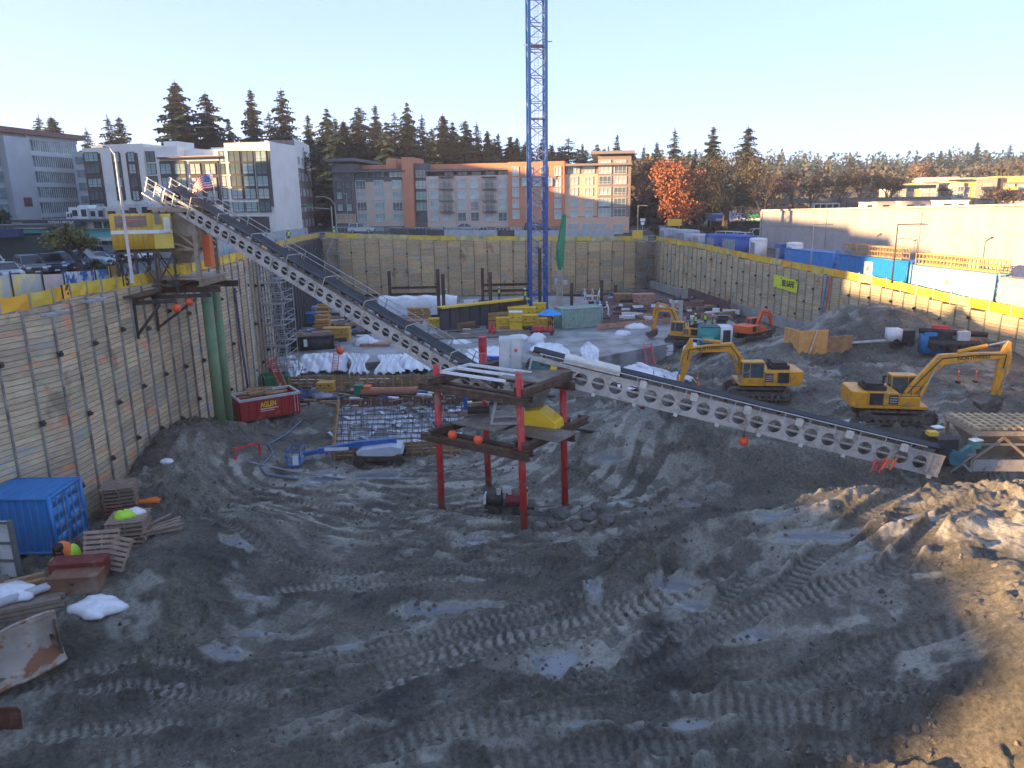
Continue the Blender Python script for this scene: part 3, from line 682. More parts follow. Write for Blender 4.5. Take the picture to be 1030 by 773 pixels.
# hoarding panels on the left street edge
hp = thing('hoarding', 'tall hoarding of yellow, pink and blue printed panels beside the parking lot', 'hoarding')
def pat_mat(name, a, b, sc):
    return mat(name, a, .6, 0, .15, dirt=b, dscale=sc, dlo=.48, dhi=.54)
hmat = {'y': pat_mat('panel_yellow', (.75, .62, .25), (.45, .47, .45), .5), 'p': mat('panel_pink', (.62, .48, .45), .6, 0, .15), 'b': pat_mat('panel_blue', (.02, .12, .38), (.55, .62, .7), 2.2), 'o': mat('panel_plain_yellow', (.70, .50, .12), .6), 'bw': pat_mat('panel_blue_white', (.60, .66, .72), (.03, .2, .5), 1.6)}
for a, b, t0, t1, c in ((-16, 9, 281, 310, 'y'), (9.5, 41, 279, 305, 'y'), (41.5, 62, 279, 300, 'p'), (62.5, 94, 276, 296, 'b'), (94.5, 109, 274, 294, 'bw'), (109.5, 121, 270, 293, 'o')):
    LA2 = ((-23.0, 0), (-23.6, 60)); A = atw(a, t0, *LA2); B = atw(b, t0 - 1, *LA2); A.z += .12; B.z += .12; zb = interp(LTOP, A.y) + .0
    MB().prism([(A.x, A.y, zb), (B.x, B.y, zb), (B.x, B.y, B.z), (A.x, A.y, A.z)], (-.04, 0, 0)).build('panel', hmat[c], hp)
    MB().tube((A.x + .06, A.y, zb - .3), (A.x + .06, A.y, A.z + .15), .04, 6).build('post', dark_steel, hp)
# ================================================================ buildings
WIN = {}
def win_mesh(w_, h_, fr, gl, bars, depth=.12):
    key = (round(w_, 2), round(h_, 2), fr.name, gl.name, bars)
    if key in WIN: return WIN[key]
    m = MB(); t = .09
    m.mi(1).box((0, 0, 0), (w_ - t, .04, h_ - t)).mi(0)
    for s_ in (-1, 1): m.box((s_ * (w_ - t) / 2, -.02, 0), (t, depth, h_)); m.box((0, -.02, s_ * (h_ - t) / 2), (w_ - 2 * t, depth, t))
    for b in range(1, bars): m.box((-w_ / 2 + w_ * b / bars, -.02, 0), (.06, depth * .8, h_ - 2 * t))
    if bars > 1: m.box((0, -.015, -h_ * .18), (w_ - 2 * t, depth * .6, .05))
    WIN[key] = m.mesh('window', [fr, gl]); return WIN[key]
def put_win(root, x, y, z, w_, h_, fr, gl, bars=2, rz=0):
    o = bpy.data.objects.new('window', win_mesh(w_, h_, fr, gl, bars)); COL.objects.link(o); o.parent = root; o.location = (x, y, z); o.rotation_euler.z = rz; return o
fr_w = mat('frame_white', (.6, .6, .6), .5); fr_d = mat('frame_dark', (.05, .05, .055), .5); fr_g = mat('frame_grey', (.25, .26, .26), .5)
gls = [glass, glass2, blind, glass, glass2]
warm = mat('curtain_warm', (.55, .42, .25), .4, 0, .3, scale=.5)

def face_px(A, B, px):   # parameter (m) along a facade where a sight line crosses
    p = atw(px, 200, A, B); return math.hypot(p.x - A[0], p.y - A[1]) * (1 if (p.x - A[0]) * (B[0] - A[0]) + (p.y - A[1]) * (B[1] - A[1]) > 0 else -1)

# ---- orange, tan and charcoal apartment block across the back street
A2, B2 = aty(336, 232, 150), aty(636, 236, 142)
ob = thing('apartment_building', 'long five storey apartment block in tan, orange and charcoal behind the crane', 'building', (A2.x, A2.y, street_h(0, 150) - .5), math.atan2(B2.y - A2.y, B2.x - A2.x))
def ox(px): return face_px(A2, B2, px)
def oz(py, px): return atw(px, py, A2, B2).z - ob.location.z
Wt = ox(636)
c_tan = mat('tan_siding', (.60, .475, .39), .85, 0, .08, scale=.5); c_or = mat('orange_siding', (.60, .25, .14), .85, 0, .1, scale=.5)
c_br = mat('brown_siding', (.25, .21, .19), .85, 0, .1); c_ch = mat('charcoal_siding', (.15, .15, .155), .85, 0, .1); c_peach = mat('peach_siding', (.66, .46, .33), .85, 0, .08)
c_grey = mat('pale_grey_siding', (.40, .40, .41), .85, 0, .08); roofc = mat('flat_roof', (.2, .19, .18), .9)
def blk(px0, px1, ytop, m, y0=0., dep=16, name='wall', yb=None, root=None):
    x0, x1 = ox(px0), ox(px1); z1 = oz(ytop, (px0 + px1) / 2); z0 = 0 if yb is None else oz(yb, (px0 + px1) / 2)
    o = MB().bb((x0 + .004, y0, z0), (x1 - .004, dep, z1)).build(name, m, ob); return x0, x1, z1
blk(337, 358, 165, c_ch, -.6); MB().bb((ox(332), -1.6, oz(163, 345)), (ox(362), 14, oz(160, 345))).build('roof', c_ch, ob)
blk(358, 411, 170, c_ch, 0.2); blk(358, 410, 183, c_tan, -.1, 3, yb=228)
MB().bb((ox(333), -1.2, oz(173.5, 370)), (ox(410), .3, oz(172, 370))).build('cornice', c_ch, ob)
blk(358, 410, 165, c_or, 4, 15)
blk(387, 397, 159, c_or, 2, 8); blk(407, 417.5, 158.5, c_or, -1.0, 8); blk(417.5, 430, 164.5, c_ch, .1)
blk(430, 512, 177, c_tan, -.6, 14, yb=229); blk(430, 514, 164, c_or, 3.2, 15)
blk(430, 516, 169, c_br, 3.0, 14); MB().bb((ox(430), 0.2, oz(172, 470)), (ox(512), 3.6, oz(170.5, 470))).build('cornice', c_br, ob)
blk(512, 568, 163, c_or, -1.0, 15); blk(524, 560, 177.5, c_br, -1.2, 2, yb=181)
blk(568, 601, 165.5, c_br, -.2, 15); blk(568, 601.5, 175.5, c_peach, -.5, 3, yb=218)
blk(601, 634, 157, c_br, -1.0, 14); MB().bb((ox(594), -2.0, oz(155.5, 615)), (ox(637), 14, oz(152.5, 615))).build('roof', c_br, ob)
MB().bb((ox(569), -1.7, oz(167, 600)), (ox(635), .3, oz(164.8, 600))).build('cornice', c_br, ob)
MB().bb((ox(568), -2.2, 0), (ox(633), .1, oz(218.5, 600))).build('ground_floor', c_peach, ob)
MB().bb((ox(337), -1.4, 0), (ox(567), .1, oz(228.5, 450))).build('ground_floor', mat('ground_grey', (.24, .235, .235), .85), ob)
rows = [181.5 + k * 0 for k in range(0)]
def wrow(pxs, pys, y, fr, w_, h_, bars=2, gl=None):
    for py in pys:
        for px in pxs: put_win(ob, ox(px), y - .03, oz(py, px), w_, h_, fr, gl or rng.choice(gls), bars)
R5 = [186, 197, 208, 219]
wrow([364, 382, 400], R5, -.1, fr_w, 2.0, 1.7, 3)
wrow([365, 381, 399], [174.8], .2, fr_d, 2.8, 1.5, 3)
wrow([343, 352], [187, 197, 209], -.6, fr_d, 1.3, 1.5, 1); wrow([350], [176], -.6, fr_d, 2.0, 1.4, 2); wrow([343, 353], [220], -.6, fr_w, 2.0, 1.8, 2, warm)
wrow([423.7], [175, 186, 197, 208, 219], .1, fr_d, 2.3, 1.7, 3)
wrow([437.5], R5 and [185, 196, 207, 218], -.6, fr_w, 1.7, 1.8, 2)
for px in (450.5, 493):
    for py in (186.5, 198, 209):
        put_win(ob, ox(px), -.63, oz(py, px), 1.8, 2.0, fr_w, glass, 2)
        bal = MB(); X, Z_ = ox(px), oz(py + 4, px)
        bal.bb((X - 1.3, -1.7, Z_ - .12), (X + 1.3, -.62, Z_)); bal.bb((X - 1.3, -1.7, Z_ + .95), (X + 1.3, -1.64, Z_ + 1.0))
        for q in range(12): bal.bb((X - 1.28 + q * .23, -1.69, Z_), (X - 1.24 + q * .23, -1.65, Z_ + .95))
        bal.build('balcony', fr_d, ob)
    put_win(ob, ox(px), -.63, oz(218, px), 1.7, 1.8, fr_w, blind, 2)
    MB().bb((ox(px) - 1.4, -1.6, oz(178.8, px)), (ox(px) + 1.4, -.6, oz(178.0, px))).build('canopy', fr_d, ob)
wrow([465, 478, 506], [185, 196, 207, 218], -.6, fr_w, 1.7, 1.7, 2)
wrow([449, 463, 477, 491, 504], [173], 3.0, fr_d, 2.0, 1.2, 2)
wrow([519.5, 561.5], [172.5, 183.5, 194, 205, 216], -1.0, fr_w, 1.3, 1.7, 2, blind); wrow([533, 548], [172.5, 194, 205, 216], -1.0, fr_w, 1.3, 1.7, 2)
wrow([530, 541, 552], [183.5], -1.2, fr_w, 1.6, 1.5, 2)
wrow([577.5, 592.5], [182, 193, 204, 215], -.5, fr_w, 1.5, 1.5, 2, blind); wrow([577, 592], [171], -.2, fr_w, 2.2, 1.4, 3, glass2)
wrow([608.5, 623.5], [171, 181.5, 192.5, 203.5, 214], -1.0, fr_w, 2.3, 1.5, 3); wrow([608, 623], [163], -1.0, fr_w, 2.2, .6, 3, glass2)
wrow([345, 363, 381, 399, 424, 440, 455, 470, 485, 505, 520], [232.5], -1.4, fr_w, 2.2, 1.5, 3); wrow([577, 591, 604, 622], [230.5], -2.2, fr_w, 2.0, 2.2, 2, blind)

# ---- white and charcoal apartment block at the upper left
Aw, Bw = aty(88, 232, 128), aty(277, 232, 122)
wb_ = thing('apartment_building', 'white apartment block with charcoal window bays left of the tall firs', 'building', (Aw.x, Aw.y, 9.6), math.atan2(Bw.y - Aw.y, Bw.x - Aw.x))
def wx(px): return face_px(Aw, Bw, px)
def wz(py, px): return atw(px, py, Aw, Bw).z - 9.6
c_wh = mat('white_render', (.78, .74, .68), .8, 0, .07, scale=.4, dirt=(.66, .62, .57), dscale=.3); c_dk = mat('dark_bay', (.075, .07, .072), .8, 0, .1); c_dkr = mat('dark_brown_bay', (.11, .085, .08), .8)
def wblk(px0, px1, ytop, m, y0=0., dep=20, name='wall', yb=None):
    x0, x1 = wx(px0), wx(px1); z1 = wz(ytop, (px0 + px1) / 2); z0 = 0 if yb is None else wz(yb, (px0 + px1) / 2)
    MB().bb((x0 + .003, y0, z0), (x1 - .003, dep, z1)).build(name, m, wb_); return x0, x1, z1
wblk(88, 106, 149, c_wh, .4); wblk(106, 150, 145, c_wh, 0); wblk(150, 182, 147.5, c_wh, .5); wblk(163, 232, 157, c_wh, 0.1); wblk(182, 258, 149, c_wh, 2.5, 9); wblk(232, 277, 143.5, c_wh, -.4, 9)
wblk(197, 236, 145.5, c_wh, 6, 9, 'penthouse'); wblk(145, 159, 139, c_wh, 7, 12, 'roof_box'); wblk(226, 237, 139.5, mat('pink_roof_box', (.45, .22, .2), .8), 7, 11, 'roof_box')
MB().bb((wx(165), -.7, wz(159, 200)), (wx(228), .2, wz(157.6, 200))).build('cornice', c_dkr, wb_)
for a, b, yt, yb in ((90, 107, 154.5, 232), (118.5, 127, 154, 201), (132.5, 144, 154, 201), (165, 190, 162, 198), (194, 223, 162, 206), (236.5, 248, 152, 200), (249.5, 260, 152, 200), (262, 276.3, 152, 208)):
    MB().bb((wx(a), -.62 if a > 230 else -.12, wz(yb, (a + b) / 2)), (wx(b), .6, wz(yt, (a + b) / 2))).build('dark_bay', c_dk, wb_)
WR = [157.5, 170, 182.5, 195, 208]
def wwin(pxs, pys, y, fr, w_, h_, bars=2, gl=None):
    for py in pys:
        for px in pxs: put_win(wb_, wx(px), y - .03, wz(py, px), w_, h_, fr, gl or rng.choice(gls), bars)
wwin([98.5], [158, 170, 184, 197, 209], -.12, fr_d, 2.6, 1.5, 3); wwin([122.8, 138], [158, 170, 184, 197], -.12, fr_d, 1.3, 1.6, 2); wwin([154, 156.5][:1], WR[:4], .5, fr_d, 1.9, 1.7, 2)
wwin([171, 185], [170, 184, 197], -.12, fr_d, 2.0, 1.7, 2); wwin([200, 215], [170, 184, 197], -.12, fr_d, 2.0, 1.7, 2, blind)
wwin([229], WR, .1, fr_d, 1.7, 1.7, 2); wwin([241.5, 254.5, 268], WR, -.62, fr_d, 2.0, 1.7, 2)
wwin([160, 185, 212], [217], 0.1, fr_d, 2.2, 2.0, 2)
MB().bb((wx(232), -.75, wz(203.5, 255)), (wx(262), -.42, wz(202.2, 255))).build('string_course', c_wh, wb_)
for px in (237, 250, 262): MB().bb((wx(px) - 1.4, -.52, 0), (wx(px) + 1.4, -.38, wz(218, px))).build('shop_opening', c_dk, wb_)
# its flank along the side street
Cw = V((Bw.x, Bw.y, 0)); Dw = aty(303, 232, 140); De = aty(317, 232, 158)
fl_ = math.atan2(Dw.y - Cw.y, Dw.x - Cw.x); fw = math.hypot(Dw.x - Cw.x, Dw.y - Cw.y)
loc = wb_.matrix_basis.inverted() if 0 else None
def flank(P0, P1, ytop, px, m, dp, nm):
    L = math.hypot(P1.x - P0.x, P1.y - P0.y); z1 = atw(px, ytop, (P0.x, P0.y), (P1.x, P1.y)).z
    r = thing('apartment_building', nm, 'building', (P0.x, P0.y, 9.6), math.atan2(P1.y - P0.y, P1.x - P0.x))
    MB().bb((.01, 0, 0), (L, dp, z1 - 9.6)).build('wall', m, r)
    return r, L, z1 - 9.6
r, L_, zt = flank(Cw, Dw, 147.5, 290, c_wh, .5, 'narrow white flank of flats with tall dark slots at the street corner')
for fx in (.12, .36, .62, .85):
    MB().bb((L_ * fx - .7, -.08, zt * .32), (L_ * fx + .7, .1, zt * .93)).build('dark_bay', c_dk, r)
    for k in range(4): put_win(r, L_ * fx, -.12, zt * (.40 + k * .15), 1.0, 1.4, fr_d, rng.choice(gls), 1)
    put_win(r, L_ * fx, -.03, zt * .2, 1.2, 1.8, fr_d, glass, 1)
r, L_, zt = flank(Dw, De, 148, 310, mat('brick_wing', (.23, .19, .18), .85), 6, 'brown brick wing with pale bays behind the white flank')
MB().bb((.1, -.1, zt * .72), (L_ - .1, .2, zt + .3)).build('upper_wall', c_wh, r)
for k in range(5):
    for q in range(4): put_win(r, L_ * (.13 + q * .25), -.16 if k > 3 else -.05, zt * (.12 + k * .17), 1.9, 1.4, fr_w, rng.choice(gls), 2)

# ---- glass and concrete office block at the left edge
Ao, Bo = aty(-75, 225, 128), aty(86, 225, 168)
of = thing('office_or_shade_slab', 'grey office block with brown roof overhang and banded windows at the left edge', 'building', (Ao.x, Ao.y, 9.3), math.atan2(Bo.y - Ao.y, Bo.x - Ao.x))
def fx(px): return face_px(Ao, Bo, px)
def fz(py, px): return atw(px, py, Ao, Bo).z - 9.3
c_cb = mat('office_concrete', (.46, .48, .50), .75, 0, .12, scale=.3); c_band = mat('office_band', (.55, .58, .60), .6, .0, .1); curtain = mat('curtain_wall', (.17, .25, .26), .12, 0, .5, scale=.25, spec=.8, dirt=(.38, .46, .46), dscale=.5)
L_ = fx(84); zt = fz(136, 30)
MB().bb((0, 0, 0), (L_, 26, zt)).build('wall', c_cb, of)
MB().bb((-1, -1.6, zt - .1), (L_ + 1.5, 27, zt + .9)).build('roof', mat('roof_brown', (.20, .11, .085), .7), of)
MB().bb((fx(7), -1.4, 0), (fx(32), .2, fz(139, 20))).build('stair_tower', c_cb, of)
for k in range(6):
    z0 = 1.6 + k * (zt - 3.0) / 5.6
    MB().bb((fx(40), -.25, z0), (L_ - .3, .1, z0 + 2.3)).build('window_band', curtain, of); MB().bb((fx(34), -.45, z0 + 2.3), (L_, .1, z0 + 3.2)).build('spandrel', c_band, of)
    MB().bb((.2, -.25, z0), (fx(6), .1, z0 + 2.0)).build('window_band', curtain, of)
    mm = MB()
    for q in range(22): X = fx(40) + (L_ - fx(40)) * (q + .5) / 22; mm.bb((X - .06, -.32, z0), (X + .06, -.2, z0 + 2.3))
    mm.build('mullion', c_band, of)
MB().bb((fx(17), -1.5, fz(208, 20)), (fx(25), -1.38, fz(199, 20))).build('wall_sign', mat('sign_maroon', (.16, .05, .05), .6), of)
# annex between office and flats
m = MB(); P_ = aty(84, 232, 160); Q_ = aty(92, 232, 150)
r = thing('office_or_shade_slab', 'slim grey office wing between the office block and the white flats', 'building', (P_.x, P_.y, 9.3)); MB().bb((0, 0, 0), (12, 14, 17)).build('wall', c_cb, r)
for k in range(6): MB().bb((.5, -.1, 1.5 + k * 2.6), (11.5, .1, 3.0 + k * 2.6)).build('window_band', curtain, r)

# ---- low shops with teal awning
As, Bs = aty(14, 240, 98), aty(122, 240, 92)
sh = thing('shop_row', 'single storey cream shops with a long teal awning behind the parking lot', 'building', (As.x, As.y, 9.2), math.atan2(Bs.y - As.y, Bs.x - As.x))
def sx(px): return face_px(As, Bs, px)
def sz(py, px): return atw(px, py, As, Bs).z - 9.2
c_cr = mat('cream_wall', (.60, .55, .47), .85, 0, .1)
MB().bb((sx(18), 0, 0), (sx(170), 12, sz(222, 60))).build('wall', c_cr, sh); MB().bb((sx(8), -.8, sz(223.5, 60)), (sx(171), 12.5, sz(221.2, 60))).build('roof', c_dk, sh)
m = MB(); m.prism([(sx(12), -2.4, sz(237.5, 60)), (sx(12), 0, sz(230.5, 60)), (sx(12), 0, sz(237.5, 60))], (sx(170) - sx(12), 0, 0)); m.build('awning', mat('awning_teal', (.04, .22, .20), .7), sh)
MB().bb((sx(12), -2.5, sz(241, 60)), (sx(170), -2.36, sz(237.6, 60))).build('fascia', mat('fascia_pale', (.5, .5, .5), .7), sh)
MB().bb((sx(42), -1.0, sz(228, 60)), (sx(85), -.75, sz(222.2, 60))).build('sign_board', mat('sign_dark', (.05, .06, .075), .6), sh)
lettering('TATTOO & PIERCING', .8, (sx(65), -1.02, sz(225, 60)), (rad(90), 0, 0), text_w, sh, width=(sx(76) - sx(50)))
for px in (26, 48, 62, 96, 112): put_win(sh, sx(px), -.05, 1.6, 2.4, 2.4, fr_w, glass, 2)
for px in (95, 105): put_win(sh, sx(px), -.05, sz(226, px), 1.1, .9, fr_d, glass, 1)
for px, w_, h_, mm in ((50, 3.4, 1.5, white), (68, 3.0, 1.3, lightgrey), (90, 5.0, 1.3, c_cr), (112, 4.5, 1.8, lightgrey), (40, 1.2, .9, white)):
    m = MB(); m.box((0, 0, h_ / 2), (w_, 2.2, h_)).box((w_ * .1, 0, h_ + .12), (w_ * .5, 1.4, .2)); m.mi(1).box((-.2 * w_, -1.12, h_ * .5), (w_ * .25, .06, h_ * .5)).box((.25 * w_, -1.12, h_ * .5), (w_ * .25, .06, h_ * .6))
    P_ = sh.matrix_basis @ V((0, 0, 0)); c_, s_ = math.cos(sh.rotation_euler.z), math.sin(sh.rotation_euler.z); X = sx(px)
    one(m, 'rooftop_unit', [mm, dark_steel], {50: 'white boxy air handler on the shop roof above the sign board', 68: 'grey air handler on the shop roof left of the long cream unit', 90: 'long cream roof unit in the middle of the shop roof', 112: 'tall grey roof unit near the yellow cabin', 40: 'small white roof unit beside the concrete office tower'}[px], 'roof unit', loc=(As.x + X * c_ - 5 * s_, As.y + X * s_ + 5 * c_, 9.2 + sz(221.3, 60)), rz=sh.rotation_euler.z)
# dark awning shop at far left
P_ = aty(-20, 262, 84)
r = thing('kiosk', 'low dark building with a navy awning behind the leftmost cars', 'building', (P_.x, P_.y, 9.2), .05); MB().bb((-3, 0, 0), (6.5, 6, 3.2)).build('wall', mat('dark_green_wall', (.035, .055, .05), .8), r); MB().bb((-3, -1, 3.0), (5.2, 0, 3.9)).build('awning', mat('navy_awning', (.03, .05, .13), .7), r)
MB().bb((-3.2, -.3, 4.0), (7, 6.5, 4.3)).build('roof', c_dk, r)

# ---- big white store wall on the right
WA, WB_ = (38.8, 116.2), (49.6, 66)
wt = thing('store_building', 'huge windowless white block building along the right side of the site', 'building')
blockm = lag_mat('painted_block', (.50, .475, .46), (.56, .53, .51), .8)
blockm.node_tree.nodes  # same brick pattern, but painted: plain override below
def block_mat():
    m = bpy.data.materials.new('painted_block_wall'); m.use_nodes = True; n = m.node_tree; L = n.links; b = n.nodes['Principled BSDF']; b.inputs['Roughness'].default_value = .85
    uv = n.nodes.new('ShaderNodeUVMap'); uv.uv_map = 'UVMap'
    k = n.nodes.new('ShaderNodeTexBrick'); k.inputs['Scale'].default_value = 1; k.inputs['Brick Width'].default_value = .8; k.inputs['Row Height'].default_value = .4; k.inputs['Mortar Size'].default_value = .012
    k.inputs['Color1'].default_value = (.36, .345, .33, 1); k.inputs['Color2'].default_value = (.40, .38, .365, 1); k.inputs['Mortar'].default_value = (.37, .355, .34, 1); L.new(uv.outputs[0], k.inputs['Vector'])
    t = n.nodes.new('ShaderNodeTexNoise'); t.inputs['Scale'].default_value = .35; t.inputs['Detail'].default_value = 8; t.inputs['Roughness'].default_value = .7
    mp = n.nodes.new('ShaderNodeMapping'); mp.inputs['Scale'].default_value = (1, .25, 1); L.new(uv.outputs[0], mp.inputs[0]); L.new(mp.outputs[0], t.inputs['Vector'])
    r = n.nodes.new('ShaderNodeMapRange'); r.inputs[1].default_value = .3; r.inputs[2].default_value = .7; r.inputs[3].default_value = .72; r.inputs[4].default_value = 1.12; L.new(t.outputs[0], r.inputs[0])
    s_ = n.nodes.new('ShaderNodeVectorMath'); s_.operation = 'SCALE'; L.new(k.outputs[0], s_.inputs[0]); L.new(r.outputs[0], s_.inputs['Scale']); L.new(s_.outputs[0], b.inputs['Base Color']); return m
bpy.data.materials.remove(blockm); blockm = block_mat()
Lw = math.hypot(WB_[0] - WA[0], WB_[1] - WA[1]); dirw = ((WB_[0] - WA[0]) / Lw, (WB_[1] - WA[1]) / Lw)
wend = (WA[0] + dirw[0] * 86, WA[1] + dirw[1] * 86)
ptsw = [(WA[0] + dirw[0] * t, WA[1] + dirw[1] * t, 13.25 + .022 * t) for t in (0, 15, 30, 45, 60, 75, 86)]
wall_panel('wall', ptsw, blockm, wt, .5, base=5)
m = MB()
for (a, b) in zip(ptsw[:-1], ptsw[1:]): m.add([(a[0] + .3, a[1], a[2] - .9), (b[0] + .3, b[1], b[2] - .9), (b[0] + 60, b[1] + 13, b[2] - .9), (a[0] + 60, a[1] + 13, a[2] - .9)], [(0, 1, 2, 3)])
o = m.build('roof', roofc, wt); o.modifiers.new('thick', 'SOLIDIFY').thickness = .3
wall_panel('far_wall', [(WA[0] + 60, WA[1] + 13, 13.2), (WA[0], WA[1] + .3, 13.24)], blockm, wt, -.5, base=5)
m = MB()
for (a, b) in zip(ptsw[:-1], ptsw[1:]): m.beam((a[0] + .1, a[1], a[2] + .12), (b[0] + .1, b[1], b[2] + .12), .75, .22)
m.build('coping', mat('coping', (.4, .385, .37), .7), wt)
m = MB(); m.beam((ptsw[0][0] - .04, ptsw[0][1], 11.2), (ptsw[-1][0] - .04, ptsw[-1][1], 12.1), .08, .1); m.build('ledge', mat('coping', (.4, .385, .37), .7), wt)
for t in (16, 33, 50, 68): m = MB(); x, y = WA[0] + dirw[0] * t, WA[1] + dirw[1] * t; m.box((x - .03, y, 9), (.06, .12, 9), 0); m.build('movement_joint', mat('joint', (.3, .29, .28), .8), wt)
for px, l_, c, lb in ((830, 4.6, 0, 'pale open trailer frame parked on the store roof at its far end'), (878, 4.0, 1, 'white box on the store roof left of the tan one'), (894, 4.5, 2, 'tan and white cabin on the store roof in front of the flats'), (918, 4.2, 2, 'low cream shed on the store roof below the yellow flats'), (955, 4.2, 1, 'grey rooftop cabin with a dark door in front of the flats')):
    P_ = atw(px, 209, (60, 150), (66, 90)); m = MB(); h_ = 1.6
    if c == 0:
        for q in range(5): m.box((-l_ / 2 + q * l_ / 4, 0, h_ / 2), (.18, 1.8, h_))
        m.box((0, 0, h_), (l_, 1.9, .18)).box((0, 0, .2), (l_, 1.9, .2)).mi(1).box((0, .2, h_ * .55), (l_ * .9, .8, h_ * .6))
    else: m.box((0, 0, h_ / 2), (l_, 2.2, h_)).box((0, 0, h_ + .06), (l_ * 1.05, 2.4, .12)).mi(1).box((l_ * .25, -1.12, h_ * .4), (.7, .06, h_ * .7)).box((-l_ * .2, -1.12, h_ * .6), (1.0, .06, h_ * .3))
    one(m, 'rooftop_cabin', [[lightgrey, white, c_tan][c], dark_steel], lb, 'roof cabin', loc=(P_.x, P_.y, 12.35 + .03 * (150 - P_.y) / 2 - .1), rz=-.1)

# ---- yellow and brick flats far behind the store
Ay, By = aty(893, 205, 215), aty(1060, 205, 205)
yf = thing('apartment_building', 'yellow and white stepped flats on the rise beyond the store roof', 'building', (Ay.x, Ay.y, 8), math.atan2(By.y - Ay.y, By.x - Ay.x))
def yx(px): return face_px(Ay, By, px)
def yz(py, px): return atw(px, py, Ay, By).z - 8
c_yel = mat('yellow_render', (.58, .42, .17), .85, 0, .1); c_off = mat('offwhite_render', (.50, .49, .42), .85); c_sage = mat('sage_render', (.33, .35, .28), .85); c_brk = mat('brick_red', (.36, .16, .10), .85)
for a, b, yt, c, y0, d in ((895, 911, 188, c_off, 0, 14), (911, 925, 185, c_yel, 1.5, 15), (925, 943, 184, c_off, .3, 14), (943, 955, 186, c_sage, 2, 14), (955, 968, 184, c_off, 0, 14), (960, 980, 179, c_yel, .8, 22), (935, 972, 178, c_off, 8, 20)):
    MB().bb((yx(a), y0, 0), (yx(b) - .01, d, yz(yt, a))).build('wall', c, yf)
for a, b, yt in ((893, 912, 187.5), (921, 944, 183), (952, 972, 181)): MB().bb((yx(a), -1.2, yz(yt, a)), (yx(b), 6, yz(yt - 1, a))).build('roof', fr_w, yf)
for px in (900, 917, 930, 938, 949, 959, 965, 972):
    for py in (190.5, 197, 203.5): put_win(yf, yx(px), {900: 0, 917: 1.5, 930: .3, 938: .3, 949: 2, 959: 0, 965: 0, 972: .8}[px] - .05, yz(py, px), 1.8, 1.4, fr_w, rng.choice(gls), 2)
bf = thing('apartment_building', 'sage and brick red flats with balconies at the right edge beyond the store', 'building', yf.location, yf.rotation_euler.z)
for a, b, yt, c, y0, d in ((980, 1001, 180, c_sage, 0, 18), (1001, 1008, 179, c_dk, .6, 18), (1008, 1062, 184, c_brk, 0.2, 18), (1001, 1062, 177.5, c_yel, 1.2, 17)):
    MB().bb((yx(a) + .01, y0, 0), (yx(b), d, yz(yt, a))).build('wall', c, bf)
for px in (992, 1014, 1026, 1040):
    for py in (188, 197, 205):
        put_win(bf, yx(px), -.05, yz(py, px), 2.2, 1.5, fr_w, rng.choice(gls), 2)
        if px in (992, 1014): X, Z_ = yx(px), yz(py + 3, px); MB().bb((X - 1.6, -1.4, Z_ - .1), (X + 1.6, -.05, Z_ + .8)).build('balcony', fr_d if px == 992 else c_yel, bf)
# ---- fuel station style canopy and bridge-like car park behind the bare trees
P_ = aty(757, 240, 150)
r = thing('service_station', 'low service building with blue and green fascia behind the white vans', 'building', (P_.x - 7, P_.y, 8.2), -.12)
MB().bb((0, 0, 0), (22, 10, 2.6)).build('wall', mat('dark_glass_wall', (.06, .065, .07), .4), r)
MB().bb((-1, -3, 2.6), (5, 11, 3.9)).build('fascia', mat('fascia_blue', (.12, .22, .55), .6), r); MB().bb((5.1, -3, 2.6), (22, 11, 3.9)).build('fascia', mat('fascia_green', (.08, .40, .16), .6), r)
MB().bb((-1, -3.1, 2.8), (22, -3.02, 3.2)).build('stripe', white, r)
P_ = aty(690, 232, 190)
r = thing('parking_deck', 'dark concrete parking deck with rails behind the bare willow', 'building', (P_.x - 6, P_.y, 8.4), -.05)
MB().bb((0, 0, 5.2), (70, 14, 6.4)).build('deck', mat('deck_dark', (.16, .16, .155), .8), r); MB().bb((0, 8, 8.5), (70, 20, 9.3)).build('deck', mat('deck_dark', (.16, .16, .155), .8), r)
for k in range(8): MB().bb((k * 9 + 1, 2, 0), (k * 9 + 1.7, 3, 5.2)).build('column', conc, r)
for k in range(3): MB().bb((0, .2, 6.7 + k * .4), (70, .26, 6.76 + k * .4)).build('rail', grey_steel, r)

# ---- unseen office-like slabs added beyond the left edge to cast shade on the pit
def shade_slab(x0, x1, y0, y1, zt, label):
    r = thing('office_or_shade_slab', label, 'building', (x0, y0, 9.5)); MB().bb((0, 0, -4), (x1 - x0, y1 - y0, zt - 9.5)).build('wall', c_cb, r)  # added only to cast shade, styled like the offices in view
    n = int((zt - 11) / 3.2)
    for k in range(n): MB().bb((x1 - x0 - .1, .6, 1.2 + k * 3.2), (x1 - x0 + .08, y1 - y0 - .6, 2.9 + k * 3.2)).build('window_band', curtain, r)
OCC = [(-125, -95, -60, -15, 19.4, 'two storey and southernmost'), (-125, -95.5, -14.8, -2, 22.6, 'three storey'), (-125, -95, -1.8, 39, 29.3, 'five storey'), (-125, -95.5, 39.2, 46, 34.9, 'narrow six storey'), (-125, -95, 46.2, 54, 35.9, 'narrow seven storey'), (-126, -95, 54.2, 97, 36.6, 'longest'), (-126, -95, 97.2, 112, 27, 'low northern link'), (-126, -95, 112.2, 132, 38, 'tallest and northernmost')]
for x0, x1, y0, y1, zt, nm in OCC: shade_slab(x0, x1, y0, y1, zt, 'added shade slab, unseen west of the pit, the %s of its row' % nm)
